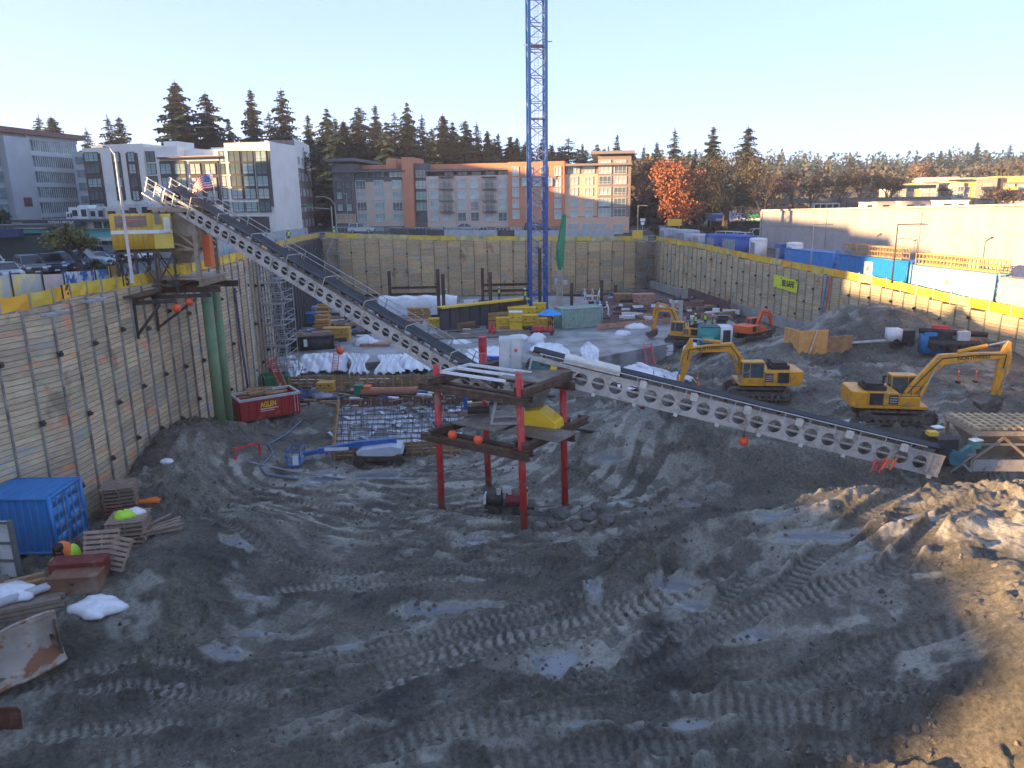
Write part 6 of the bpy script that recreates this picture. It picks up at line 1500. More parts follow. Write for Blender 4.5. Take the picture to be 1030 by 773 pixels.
m = MB(); m.prism([(0, 0, 0), (2.4, 0, 0), (2.4, 2.2, .9), (0, 2.2, .9)], (0, 0, .08)); m.bb((0, -.05, .0), (.1, 2.2, 1.2)); m.bb((2.3, -.05, 0), (2.4, 2.2, 1.2)); m.bb((0, .1, .2), (2.4, .2, 1.1))
P_ = aty(248, 409, 55.0); one(m, 'wooden_form', ply, 'open yellow brown plywood form resting on the red dumpster', 'formwork', loc=(P_.x, P_.y, P_.z), rz=.15)
one(MB().box((0, 0, .3), (.7, .5, .6)).box((0, 0, .62), (.75, .55, .05)), 'storage_tub', white, 'white plastic tub on the back rim of the red dumpster', 'tub', loc=aty(276, 405, 56.5))
A, B = G(262, 402), G(281, 399); A.z = B.z = .1; dumpster('green waste bin just behind the red dumpster', A + V((0, 1.5, 0)), B + V((.4, 1.5, 0)), 1.5, 1.35, green_d)

# ================================================================ boom lift (blue and white) lying low by the formwork
P_ = G(383, 466)
bl2 = thing('boom_lift', 'blue and white boom lift parked at the edge of the footing forms', 'boom lift', (P_.x, P_.y, P_.z), rad(4)); bl2.scale = (.85, .85, .85)
m = MB(); pr = [(-1.5, .75), (-1.6, 1.0), (-1.2, 1.25), (.9, 1.45), (1.6, 1.25), (1.7, .8), (.9, .65)]; m.xz(pr, 0, 1.7); m.build('turntable_hood', mat('lift_white', (.50, .55, .62), .4, 0, .1), bl2, bevel=.05)
m = MB(); m.box((0, 0, .55), (2.6, 1.6, .35)); 
m.build('chassis', dark_steel, bl2)
for x in (-1.4, 1.4):
    for y in (-1.0, 1.0): MB().tube((x, y - .2, .45), (x, y + .2, .45), .38, 16).build('wheel', black, bl2)
m = MB(); m.beam((1.2, .1, 1.55), (-1.8, .1, 1.35), .42, .42); m.beam((-1.7, .1, 1.35), (-4.3, .1, .95), .38, .4); m.beam((-4.3, .1, .95), (-5.4, .1, .75), .26, .26); m.build('boom', blue_p, bl2)
MB().bb((-3.9, -.115, 1.0), (-2.2, -.10, 1.25)).build('boom_decal', white, bl2)
m = MB(); 
for z in (.2, .8, 1.25): m.path([(-5.5, -.8, z), (-6.4, -.8, z), (-6.4, .9, z), (-5.5, .9, z), (-5.5, -.8, z)], .035, 5)
for x in (-5.5, -6.4):
    for y in (-.8, .9): m.tube((x, y, .2), (x, y, 1.25), .035, 5)
m.bb((-6.4, -.8, .15), (-5.5, .9, .22)); m.build('basket', blue_p, bl2)
MB().bb((-6.0, -.85, .3), (-5.6, -.81, 1.0)).build('control_panel', white, bl2)
# ================================================================ welding buggy by the tower
P_ = G(517, 514)
bg_ = thing('welding_cart', 'small red and black engine cart standing under the red tower', 'engine cart', (P_.x - .3, P_.y, P_.z - .05), rad(-4)); bg_.scale = (.9, .9, .85)
MB().bb((-1.3, -.6, .45), (1.5, .6, .6)).build('chassis', dark_steel, bg_)
for x in (-.75, .6):
    for y in (-.62, .62): MB().tube((x, y - .12, .32), (x, y + .12, .32), .34, 14).build('wheel', black, bg_)
MB().bb((-1.2, -.45, .62), (-.3, .45, 1.25)).build('engine_box', dark_steel, bg_, .03); MB().bb((-.1, -.5, .62), (.95, .5, 1.15)).build('tool_box', mat('cart_red', (.20, .02, .03), .6, 0, .2, dirt=(.12, .1, .09)), bg_, .03)
MB().tube((-.5, -.25, 1.25), (-.5, -.25, 1.6), .12, 8).tube((.1, 0, 1.1), (.1, 0, 1.55), .1, 8).box((-.1, .1, 1.4), (.4, .4, .3)).build('gas_bottle', lightgrey, bg_)
MB().bb((.98, -.45, .62), (1.12, .45, 1.45)).build('yellow_panel', yel2, bg_); MB().bb((-1.35, -.5, .7), (-1.22, .5, 1.1)).build('front_plate', white, bg_)
# ================================================================ far mud slab (blinding concrete) and structure works
ZS = .6
def zpoly(pix, z): return [atz(x, y, z) for x, y in pix]
sp = zpoly([(262, 356), (300, 372), (400, 362), (505, 366), (600, 360), (640, 352), (700, 341), (742, 327), (720, 312), (640, 300), (560, 298), (300, 300)], ZS)
m = MB(); m.prism([(p.x, p.y, -2.2) for p in sp[::-1]], (0, 0, 2.2 + ZS)); struct(m, 'slab', conc_wet)
# darker zones: rebar deck at the right rear, black membrane strips
zb = zpoly([(605, 329), (705, 318), (742, 316), (700, 303), (645, 296), (604, 297)], ZS + .3)
m = MB(); m.prism([(p.x, p.y, ZS + .004) for p in zb], (0, 0, .25)); struct(m, 'rebar_deck', mat('rebar_deck', (.14, .095, .095), .8, 0, .4, scale=1.5, dirt=(.30, .28, .29), dscale=.6))
m = MB()
for k in range(34):
    a = atz(606 + k * 3.6, 328 - k * .32, ZS + .33); b = atz(600 + k * 3.2, 301, ZS + .33); m.beam(a, b, .09, .06)
for k in range(12):
    a = atz(607, 326 - k * 2.1, ZS + .38); b = atz(728 - k * 2, 316 - k * 1.2, ZS + .38); m.beam(a, b, .08, .06)
tag(m.build('rebar_mat', mat('rebar_rust', (.20, .085, .06), .8, .2, .3)), 'rust red reinforcement grid laid on the far deck', 'rebar', None)
o_ = MB(); a, b = atz(600, 330, .9), atz(690, 322, .9); o_.beam(a + V((0, 0, .1)), b + V((0, 0, .1)), .2, .55)
one(o_, 'edge_form', mat('pink_lumber', (.45, .24, .17), .8, 0, .3), 'long reddish timber edge form right of the mint container', 'edge form')
w_ = MB(); a, b = atz(690, 300, .6), atz(732, 316, .6)
for k in range(12): p, q = a.lerp(b, k / 12), a.lerp(b, (k + 1) / 12); w_.beam(p + V((.3, 0, .8)), q + V((.3, 0, .8)), .08, 1.5)
one(w_, 'membrane_screen', purple_tarp, 'dark reddish membrane screen in front of the right wall toe', 'screen')
# black vertical form wall behind yellow crates
A, B = atz(443, 333, .6), atz(530, 322, .6)
fwl = thing('form_wall', 'black formwork wall between the steel posts left of the crane', 'formwork'); n = 9
for k in range(n): p, q = A.lerp(B, k / n), A.lerp(B, (k + .97) / n); MB().beam(p + V((0, 0, 1.3)), q + V((0, 0, 1.3)), .2, 2.6).build('panel', membrane, fwl); MB().box(p + V((0, -.15, 1.3)), (.1, .1, 2.6)).build('strongback', dark_steel, fwl)
MB().beam(A + V((0, 0, 2.75)), B + V((0, 0, 2.75)), 1.2, .2).build('walkway', yel2, fwl)
# steel H posts with crossbeams
posts = [(393, 308, 273), (442, 322, 271), (447, 325, 276), (486, 312, 270), (494, 325, 274), (532, 312, 271), (605, 306, 282), (619, 302, 287), (575, 308, 285)]
ws = {0: 'leftmost tall brown post, left of the white covered stack', 1: 'rear brown post of the pair beside the white covered stack', 2: 'front brown post of the pair beside the white covered stack', 3: 'rear brown post of the pair left of the crane', 4: 'front brown post of the pair left of the crane', 5: 'brown post directly behind the left crane legs', 6: 'short brown post right of the placing boom mast', 7: 'shortest brown post near the far right corner', 8: 'stubby brown post just right of the placing boom'}
for k, (px, pb, pt) in enumerate(posts):
    p = atz(px, pb, .5); h_ = aty(px, pt, p.y).z - p.z; one(MB().ibeam((0, 0, 0), (0, 0, h_), .42, .42, .06), 'steel_column', rust, ws[k], 'steel column', 'steel columns on the far slab', loc=p)
for (a, b, y1, y2, lb) in ((394, 441, 290, 289, 'upper brown beam between the left posts'), (394, 441, 296.5, 295.5, 'lower brown beam between the left posts'), (487, 532, 287, 286, 'upper brown beam left of the crane'), (487, 532, 293, 292, 'lower brown beam left of the crane')):
    Yp = atz(a, 310, .5).y; p, q = aty(a, y1, Yp), aty(b, y2, Yp); one(MB().ibeam(p, q, .28, .35), 'steel_beam', rust, lb, 'steel beam', 'waler beams on the far slab')
for (a, b, y1, y2) in ((340, 380, 300, 297), (560, 655, 298, 295)):
    Yp = 118; p, q = aty(a, y1, Yp), aty(b, y2, Yp + (8 if a > 500 else 0)); one(MB().ibeam(p, q, .3, .4), 'steel_beam', rust, 'long brown waler along the foot of the far wall ' + ('right of the crane' if a > 500 else 'left of the posts'), 'steel beam', 'waler beams on the far slab')
# crates, stacks, tool boxes
def crate(px, pb, w_, d, h_, mt, label, name='job_box', cat='tool box', rz=0., z=ZS, lid=True, group=None, mb2=None):
    p = atz(px, pb, z) if z is not None else G(px, pb); r = thing(name, label, cat, (p.x, p.y + d / 2, p.z), rz, group)
    MB().bb((-w_ / 2, -d / 2, .0), (w_ / 2, d / 2, h_)).build('body', mt, r, bevel=.02)
    if lid: MB().bb((-w_ / 2 - .04, -d / 2 - .04, h_ + .003), (w_ / 2 + .04, d / 2 + .04, h_ + .1)).build('lid', mb2 or mt, r, bevel=.02)
    m = MB(); 
    for s_ in (-1, 1): m.box((s_ * w_ * .25, -d / 2 - .02, h_ * .75), (.15, .04, .12))
    m.bb((-w_ / 2, -d / 2 - .012, h_ * .48), (w_ / 2, -d / 2 - .002, h_ * .51)); m.build('latch', dark_steel, r)
    return r
crate(543, 322, 1.6, 1.2, 2.0, yel2, 'yellow crate at the foot of the crane mast'); crate(516, 324, 4.0, 2.0, 1.9, yel2, 'long yellow box behind the other yellow crates'); crate(483.5, 326, 1.25, 1.2, 1.9, yel2, 'upright yellow box standing alone left of the group')
crate(519, 333, 1.5, 1.2, 2.1, yel2, 'tall yellow cabinet with a white lid in front', mb2=white); crate(508, 331, 2.1, 1.1, 1.2, yel2, 'low yellow box left of the tall cabinet'); crate(533, 331, 2.0, 1.1, 1.5, yel2, 'yellow box right of the tall cabinet'); crate(548, 331, 1.9, 1.1, 1.1, yel2, 'rightmost low yellow box beside the blue parasol')
crate(525, 327, 3.4, 1.2, 2.0, yel2, 'broad yellow box in the middle of the group')
for px, pb, lb in ((493, 337, 'left of the pair'), (497, 337.6, 'right of the pair')):
    p = atz(px, pb, ZS); one(MB().tube((0, 0, 0), (0, 0, 1.0), .17, 10).ball((0, 0, 1.0), .17, 10, 6).tube((0, 0, 1.1), (0, 0, 1.25), .06, 6), 'gas_cylinder', red_s, 'red gas cylinder before the yellow boxes, ' + lb, 'gas cylinder', loc=p, smooth=True)
def stack(px, pb, w_, d, n, th, mt, label, name='lumber_stack', cat='lumber', z=ZS, rz=0., jit=.12, gap=.02):
    p = atz(px, pb, z) if z is not None else G(px, pb); m = MB(); zz = 0
    for k in range(n):
        j = rng.uniform(-jit, jit)
        nb = max(2, int(d / .3))
        for q in range(nb): m.box((j + rng.uniform(-jit, jit) * .5, -d / 2 + d * (q + .5) / nb, zz + th / 2), (w_ * rng.uniform(.94, 1), d / nb * .9, th * .9))
        zz += th + gap
        if k % 3 == 2 and k < n - 1:
            for s_ in (-.35, .35): m.box((s_ * w_, 0, zz + .03), (.1, d, .06))
            zz += .065
    return one(m, name, mt, label, cat, loc=(p.x, p.y + d / 2, p.z), rz=rz)
stack(498, 327, 3.4, 1.2, 8, .15, orange_ply, 'orange lumber stack between the post and the yellow boxes'); stack(465, 331, 3.0, 1.5, 5, .12, ply, 'flat stack of reddish boards left of the lone yellow box'); stack(549, 325, 3.0, 1.3, 5, .18, ply, 'brown board stack behind the blue parasol')
for k, px in enumerate((413, 421, 429)):
    stack(px, 322, .85, 1.0, 8, .16, orange_ply, 'orange formwork bundle before the white wrapped stack, ' + ['leftmost', 'middle', 'rightmost'][k] + ' of three', 'form_stack', 'formwork')
p0 = atz(379, 318, ZS); m = MB(); m.bb((0, 0, 0), (10.5, 2.4, 2.3)); r = thing('wrapped_stack', 'long stack wrapped in pale blue white sheeting below the left posts', 'wrapped stack', (p0.x + .3, p0.y, ZS), .0)
g = [[(x, y, z + .1 * math.sin(x * 2.3 + y * 5)) for y, z in ((-.12, 0), (-.08, 1.2), (0, 2.2), (1.2, 2.5), (2.4, 2.2), (2.5, 0))] for x in np.linspace(0, 10.5, 24)]
MB().sheet(g).build('sheeting', white_tarp, r, True); MB().bb((.2, .1, .05), (10.3, 2.3, 2.1)).build('boards', ply, r)
stack(420, 326, 5.6, 1.4, 3, .12, mat('pink_lumber', (.45, .24, .17), .8, 0, .3), 'low wide pile of pink boards before the orange bundles')
stack(452, 324, .9, 1.1, 7, .2, orange_ply, 'orange form bundle beside the brown post pair', 'form_stack', 'formwork'); crate(437, 329, 1.5, 1.0, 1.0, yel2, 'small yellow box on the board pile', lid=False)
# timber ledge along the slab
a, b = atz(400, 343, ZS), atz(545, 338, ZS); m = MB()
for k in range(4): m.beam(a + V((0, k * .8, .12)), b + V((0, k * .8, .12)), .5, .2)
one(m, 'timber_walkway', mat('grey_timber', (.20, .17, .15), .8, 0, .3), 'long dark timber walkway across the slab before the stacks', 'walkway')
# left rear cluster
for k in range(6): stack(324 + k * .3, 336 - k * 5.2, 1.7, 1.0, 8 - k // 2, .17, orange_ply, ['nearest', 'second nearest', 'third nearest', 'fourth nearest', 'fifth nearest', 'farthest'][k] + ' orange form stack in the row along the dark wall', 'form_stack', 'formwork')
crate(310, 327, 3.0, 2.0, 1.3, mat('crate_blue', (.03, .16, .36), .5), 'blue crate by the dark wall with pale panels', 'crate', 'crate'); crate(314, 313, 3.8, 2.2, 1.2, mat('crate_blue', (.03, .16, .36), .5), 'farther blue crate near the corner of the dark wall', 'crate', 'crate'); crate(309, 319, 2.4, 1.6, 1.2, lb2, 'grey and blue generator box between the blue crates', 'generator', 'generator')
crate(338, 343, 2.9, 1.4, 1.3, mat('form_yellow_orange', (.60, .34, .07), .6, 0, .15), 'orange yellow form box on the black form', 'form_box', 'formwork')
p = atz(344, 322, ZS)
for k, (dx, dy, h_, lb) in enumerate(((0, 0, 2.1, 'left'), (1.1, .2, 2.0, 'right'), (2.2, 1.4, 1.6, 'short rear'))): one(MB().tube((0, 0, 0), (0, 0, h_), .28, 12).tube((0, 0, h_), (0, 0, h_ + .2), .2, 10), 'white_pipe', white, lb + ' white upright pipe among the tarps near the orange stacks', 'pipe', loc=(p.x + dx, p.y + dy, ZS), smooth=False)
# black formwork box
A, B = atz(293, 357, .3), atz(337, 354, .3); L = (B - A).length
r = thing('form_box', 'long black formwork box with a white note in front of the dark wall', 'formwork', A, math.atan2(B.y - A.y, B.x - A.x))
MB().bb((0, 0, 0), (L, 1.6, 1.75)).build('shell', mat('form_black', (.022, .024, .03), .5, 0, .3), r, .02)
m = MB()
for k in range(6): m.bb((k * L / 5.2 + .02, -.06, .02), (k * L / 5.2 + .12, -.002, 1.76)); 
m.bb((-.05, -.1, 1.6), (L + .05, -.01, 1.7)).bb((-.05, -.1, .1), (L + .05, -.01, .2)); m.build('rib', dark_steel, r)
MB().bb((L * .30, -.13, .75), (L * .38, -.105, 1.5)).build('paper', white, r)
m = MB(); m.bb((.1, .1, 1.76), (L * .95, 1.5, 1.95)); m.bb((.3, .3, 1.96), (L * .3, 1.2, 2.15)); m.bb((L * .5, .2, 1.96), (L * .95, 1.3, 2.1)); m.build('planks', palletw, r)
# white sheeting heaps and sheets
def tarp(pixs, zs_, label, seed=0, cat='tarp', puff=.25, nu=44, nv=14, mt=None, name='white_tarp', grp='white tarps over the excavation slopes'):
    """four corners (pixel, height): top-left, top-right, bottom-right, bottom-left"""
    c = [atz(x, y, z) for (x, y), z in zip(pixs, zs_)]; g = []
    for i in range(nu):
        u = i / (nu - 1); row = []
        for j in range(nv):
            v = j / (nv - 1); p = (c[0] * (1 - u) + c[1] * u) * (1 - v) + (c[3] * (1 - u) + c[2] * u) * v
            fold = (abs(math.sin(u * 11 + seed * 2 + 1.6 * math.sin(v * 3 + seed))) * .26 - .1) * (v * .9 + .25) + abs(math.sin(u * 27 + v * 4 + seed)) * .09
            ed = math.sin(math.pi * v) * puff
            p.z = max(p.z, ground_z(p.x, p.y) + .05)
            row.append((p.x + rng.uniform(-.04, .04) + .15 * math.sin(v * 7 + u * 3 + seed) * (1 if 0 < i < nu - 1 else 2.0), p.y - ed * .5 + rng.uniform(-.05, .05), p.z + ed + fold + (.08 if j else 0)))
        g.append(row)
    o = one(MB().sheet(g), name, mt or white_tarp, label, cat, grp, smooth=True); s_ = o.modifiers.new('thick', 'SOLIDIFY'); s_.thickness = .03
    return o
tarp([(278, 360), (299, 358), (303, 386), (276, 388)], (1.2, 1.2, .1, .1), 'leftmost white tarp beside the tall red ladder', 1); tarp([(306, 357), (350, 355), (352, 375), (302, 378)], (1.3, 1.3, .1, .1), 'white tarp behind the red ladder with the orange ball', 2)
tarp([(353, 356), (368, 357), (371, 377), (351, 378)], (1.3, 1.3, .15, .15), 'narrow white tarp right of the red tarp ladder', 3); tarp([(383, 358), (402, 357), (405, 377), (379, 378)], (1.3, 1.3, .1, .1), 'white tarp left of the wide low one', 4)
tarp([(405, 352), (436, 351), (432, 374), (402, 375)], (.9, .9, .1, .1), 'wide low white tarp seen below the long conveyor', 5); tarp([(470, 352), (517, 347), (515, 374), (462, 374)], (1.0, 1.0, .1, .1), 'white tarp left of the electric cabinet', 6)
tarp([(538, 345), (567, 347), (572, 368), (535, 362)], (1.1, 1.1, .2, .2), 'white tarp behind the upper end of the feeder conveyor', 7); tarp([(588, 346), (594, 344), (606, 372), (583, 368)], (1.1, 1.1, .1, .1), 'pointed white tarp left of the red slope ladder', 8)
tarp([(608, 378), (642, 366), (676, 396), (620, 415)], (.9, 2.3, 1.2, .3), 'big white sheet spread on the slope under the feeder conveyor', 9, puff=.35); tarp([(642, 367), (656, 372), (700, 392), (676, 396)], (2.3, 2.2, 1.6, 1.2), 'white sheet trailing right behind the feeder belt', 10)
tarp([(300, 381), (330, 381), (328, 388), (298, 389)], (.3, .3, .1, .1), 'thin white sheet just under the timber form wall at left', 11, puff=.1); tarp([(362, 381), (398, 380), (400, 386), (360, 388)], (.3, .3, .1, .1), 'thin white sheet under the timber form wall at centre', 12, puff=.1)
def heap(px, pb, w_, h_, label, z=ZS, mt=None, seed=0, name='sheeting_heap', cat='tarp heap'):
    p = atz(px, pb, z) if z is not None else G(px, pb); m = MB(); m.ball((0, 0, 0), 1, 22, 12); rr = random.Random(seed)
    ph = [rr.uniform(0, 6) for _ in range(4)]
    m.v = [(x * w_ * .5 * (1 + .14 * math.sin(5 * math.atan2(y, x) + ph[0]) + .07 * math.sin(11 * math.atan2(y, x) + ph[1])), y * w_ * .34 * (1 + .18 * math.sin(4 * math.atan2(y, x) + ph[2])), max(-.08, z_ * h_ * (1 + .22 * math.sin(x * 4 + ph[3]) * math.cos(y * 5 + ph[1])) + .16 * h_ * abs(math.sin(x * 6 + y * 5 + ph[0])) - .12 * h_ * abs(math.sin(x * 9 - y * 11 + ph[2])))) for x, y, z_ in m.v]
    return one(m, name, mt or white_tarp, label, cat, loc=p, smooth=True)
heap(368, 347, 2.6, .9, 'crumpled white sheeting heap on the slab in mid left', seed=1); heap(355, 318, 3.0, 1.2, 'white sheeting bundle among the pipes at the far left of the slab', seed=2); heap(521, 341, 2.6, .45, 'flat white sheeting roll before the gas cylinders', seed=3); heap(541, 340, 1.6, .5, 'white sheeting end right of the flat roll', seed=4)
heap(640, 330, 2.6, .5, 'white and grey debris heap on the slab right of the mint container', seed=5); heap(715, 319, 2.4, .35, 'flat pale sheet on the slab below the right wall', seed=6); heap(704, 351, 3.4, .5, 'pale tarp bundle behind the small excavator', .9, seed=7); heap(626, 337, 1.8, .5, 'small pale rubble heap at the slab edge', seed=8)
heap(539, 345, 1.6, .9, 'bulging white bag on the slab behind the cabinet', seed=9); heap(462, 345, 2.5, .3, 'thin white sheet heap on the slab left of the cabinet', seed=12)
stack(377, 349, 3.2, 1.0, 2, .14, mat('pink_lumber', (.45, .24, .17), .8, 0, .3), 'small board pile before the crumpled white heap')
p = atz(719, 324, ZS); stack(724, 322, 3.2, 1.6, 2, .2, palletw, 'flat pallet of boards on the right part of the slab', 'board_pallet', 'pallet'); stack(694, 333, 3.2, 1.6, 3, .2, orange_ply, 'orange board stack beside the pale lattice column', 'board_stack', 'lumber')
crate(665, 360, 2.5, 1.3, 1.3, white, 'white wrapped crate below the small excavator', 'crate', 'crate', z=None, lid=False); crate(648, 307, 3.0, 2.0, 1.4, mat('pink_lumber', (.45, .24, .17), .8, 0, .3), 'reddish timber crate on the far rebar deck', 'crate', 'crate'); crate(627, 305, 2.6, 1.8, 1.2, ply, 'brown timber crate left of the reddish one by the far wall', 'crate', 'crate')
# teal and white power unit
p = pad(718, 353); r = thing('power_unit', 'teal and white engine unit parked between the excavators', 'power unit', p, rad(-3)); MB().bb((-1.5, -.9, .5), (.35, .9, 2.3)).build('teal_body', teal, r, .06); MB().bb((.37, -.9, .5), (1.5, .9, 2.4)).build('white_body', white, r, .06); MB().bb((.6, -.93, .9), (1.3, -.901, 2.1)).build('radiator', dark_steel, r); MB().bb((-1.4, -.93, .9), (-.2, -.901, 1.5)).build('panel', mat('teal_light', (.1, .42, .4), .5), r)
m = MB(); m.bb((-1.5, -1.0, .05), (1.5, -.5, .5)); m.bb((-1.5, .5, .05), (1.5, 1.0, .5)); m.build('track', trackm, r); MB().bb((-1.5, -.8, 2.3), (.3, .8, 2.42)).build('top_tray', mat('tray_dark', (.05, .1, .1), .6), r)
# plywood wall box by right wall
p = G(803, 357); r = thing('form_box', 'tall plywood form standing beside the earth bank at the right wall', 'formwork', p, rad(12)); MB().bb((0, 0, -.2), (2.6, .15, 1.9)).bb((0, .15, -.2), (.15, 2.2, 1.9)).build('plywood', orange_ply, r); MB().bb((2.6, .1, -.2), (5.0, .25, 1.3)).build('plywood', ply, r); MB().beam((.9, -.1, 0), (1.5, -.1, 1.9), .08, .08).build('brace', lightgrey, r)
# equipment on the right bank
p = G(905, 349); r = thing('light_plant', 'small white and black engine trailer on top of the earth bank', 'trailer', p, rad(-5)); MB().bb((-1.1, -.5, .4), (-.1, .5, 1.4)).build('white_body', white, r, .05); MB().bb((-.05, -.5, .3), (.9, .5, 1.3)).build('engine', dark_steel, r); MB().beam((-1.2, 0, .4), (-4.0, 0, .2), .5, .1).build('drawbar', steel, r)
for x in (-.5, .6): MB().tube((x, -.55, .3), (x, -.4, .3), .3, 12).build('wheel', black, r)
p = G(936, 356); r = thing('generator', 'blue steel generator box beside black machinery on the right bank', 'generator', p, rad(-8)); MB().bb((-.8, -.6, 0), (.6, .6, 1.7)).build('body', mat('gen_blue', (.02, .17, .42), .5), r, .03); MB().bb((-.5, -.63, 1.0), (.1, -.605, 1.4)).build('window', black, r)
p = G(955, 352); r = thing('drill_rig', 'black drill machine parked against the right wall behind the blue box', 'drill rig', p, rad(-8)); MB().bb((-1.8, -.6, .3), (2.0, .6, .9)).build('chassis', dark_steel, r, .05); MB().tube((-2.4, 0, 1.6), (2.6, 0, 1.3), .22, 8).box((-.6, 0, 1.2), (1.1, .8, .8)).build('mast', black, r); MB().bb((-1.6, -.3, 1.8), (-.3, -.2, 2.05)).build('red_panel', red_s, r); MB().bb((.3, -.5, .9), (1.2, .4, 1.6)).build('grey_box', lightgrey, r)
for x in (-1.3, 0, 1.3): MB().tube((x, -.65, .35), (x, -.4, .35), .34, 12).build('wheel', black, r)
# ================================================================ timber form wall and footing with rebar
def timber_form(label, A, B, h_, n, th=.15, mt=None):
    r = thing('form_wall', label, 'formwork'); mt = mt or ply
    for k in range(4):
        z = h_ * (k + .5) / 4; MB().beam(A + V((0, 0, z)), B + V((0, 0, z)), .05, h_ / 4 * .82).build('plank', mt, r)
    nv = (B - A).cross(V((0, 0, 1))).normalized()
    for k in range(n + 1): p = A.lerp(B, k / n) + nv * .1; MB().box(p + V((0, 0, h_ * .52)), (.12, .12, h_ * 1.12 * rng.uniform(.95, 1.1)), rng.uniform(-.1, .1)).build('stake', lumber, r)
    return r
timber_form('long brown timber form wall below the white tarps', atz(293, 392, 0), atz(482, 390, 0), 1.15, 22); timber_form('short timber form wall between the tower and the cabinet', atz(495, 380, 0), atz(520, 378, 0), 1.2, 5, mt=lumber)
FA, FB, FC, FD = atz(337, 462, 0), atz(463, 456, 0), atz(468, 408, 0), atz(342, 411, 0)
timber_form('near plank form of the rebar footing behind the boom lift', FA, FB, .9, 13); timber_form('left plank form of the rebar footing', FD, FA, .9, 9, mt=lumber); timber_form('far plank form of the rebar footing', FD, FC, .7, 12, mt=mat('form_dark_red', (.17, .08, .06), .8))
m = MB(); m.prism([V((p.x, p.y, .02)) for p in (FA, FB, FC, FD)], (0, 0, .12)); struct(m, 'blinding', mat('frosty_blinding', (.50, .55, .62), .35, 0, .3, scale=1.2, dirt=(.07, .075, .085), dscale=.5, dlo=.42, dhi=.56))
rb = MB()
for k in range(22):
    a = FA.lerp(FB, (k + rng.uniform(-.2, .2)) / 21.5); b = FD.lerp(FC, k / 21.5); zz = .55 if k % 2 else .3; rb.beam(a + V((0, 0, zz)), b + V((0, 0, zz)), .035, .035)
for k in range(20):
    a = FA.lerp(FD, (k + rng.uniform(-.2, .2)) / 19.5); b = FB.lerp(FC, k / 19.5); zz = .58 if k % 2 else .33; rb.beam(a + V((0, 0, zz)), b + V((0, 0, zz)), .035, .035)
for k in range(60):
    u, v = rng.random(), rng.random(); a = FA.lerp(FB, u); b = FD.lerp(FC, u); p = a.lerp(b, v); rb.box(p + V((0, 0, .5)), (.03, .03, 1.0 + rng.random() * .5))
tag(rb.build('rebar_cage', mat('rebar_dark', (.075, .07, .085), .6, .3, .3)), 'dark rebar cage lying in the timber formed footing', 'rebar')
for k in range(16):
    u, v = rng.random(), rng.random(); p = FA.lerp(FB, u).lerp(FD.lerp(FC, u), v)
m = MB()
for k in range(26):
    u, v = rng.random(), rng.random(); p = FA.lerp(FB, u).lerp(FD.lerp(FC, u), v); m.box(p + V((0, 0, .66)), (rng.uniform(.4, 1.6), .12, .04), rng.uniform(0, 3))
fs = MB()
for k in range(70):
    u, v = rng.random(), rng.random(); p = FA.lerp(FB, u).lerp(FD.lerp(FC, u), v) + V((0, 0, .16)); a = rng.uniform(0, 3); l_, w_ = rng.uniform(.3, 1.3), rng.uniform(.15, .5); g = [[(p.x + math.cos(a) * i * l_ / 4 - math.sin(a) * j * w_ / 2, p.y + math.sin(a) * i * l_ / 4 + math.cos(a) * j * w_ / 2, p.z + rng.uniform(0, .16)) for j in range(3)] for i in range(5)]; fs.sheet(g)
tag(fs.build('plastic_scraps', white_tarp), None, None, None, 'stuff')
tag(m.build('loose_boards', palletw), None, None, None, 'stuff')
# loose site stuff between form wall and footing
junk = MB(); jm = [palletw, dark_steel, blue_p, lumber, white_tarp, rust]
for k in range(230):
    px, py = rng.uniform(293, 500), rng.uniform(392, 409)
    if k > 150: px, py = rng.uniform(465, 600), rng.uniform(378, 440)
    if k > 190: px, py = rng.uniform(285, 350), rng.uniform(385, 402)
    p = G(px, py); junk.mi(rng.choice([0, 0, 1, 1, 2, 3, 4, 5])).box(p + V((0, 0, .12)), (rng.uniform(.2, 2.2), rng.uniform(.08, .4), rng.uniform(.05, .4)), rng.uniform(-.6, .6), rng.uniform(-.1, .1))
tag(junk.build('scattered_debris', jm), None, None, None, 'stuff')
junk = MB()
for k in range(330):
    px, py = rng.choice([(rng.uniform(340, 400), rng.uniform(300, 340)), (rng.uniform(590, 740), rng.uniform(298, 325)), (rng.uniform(430, 540), rng.uniform(300, 338)), (rng.uniform(300, 345), rng.uniform(310, 350))])
    p = atz(px, py, ZS + (.3 if px > 600 else 0)); junk.mi(rng.choice([0, 0, 1, 1, 2, 3, 4, 5])).box(p + V((0, 0, .15)), (rng.uniform(.3, 2.4), rng.uniform(.1, .6), rng.uniform(.08, .7)), rng.uniform(-.5, .5), rng.uniform(-.1, .1))
tag(junk.build('scattered_debris', jm), None, None, None, 'stuff')
heap(305, 399, 3.4, .55, 'dark blue tarp heap right of the red dumpster', None, mat('tarp_navy', (.03, .05, .12), .6, 0, .4), 21); heap(325, 401, 2.2, .35, 'grey plastic heap before the footing at left', None, mat('tarp_grey', (.25, .27, .31), .5, 0, .4), 22)
heap(407, 385, 4.8, .55, 'black netting pile behind the footing', 0, mat('netting', (.05, .055, .06), .8, 0, .4), 23); crate(327, 396, 1.4, 1.0, .9, mat('form_yellow_orange', (.60, .34, .07), .6), 'orange yellow metal box before the form wall', 'metal_box', 'box', z=0, lid=False)
P_ = atz(392, 398, .2); m = MB(); m.tube((-2.3, 0, .35), (2.3, .1, .35), .33, 12); one(m, 'pipe_roll', mat('pipe_terracotta', (.40, .18, .11), .7), 'long terracotta coloured roll lying behind the footing', 'roll', loc=P_)
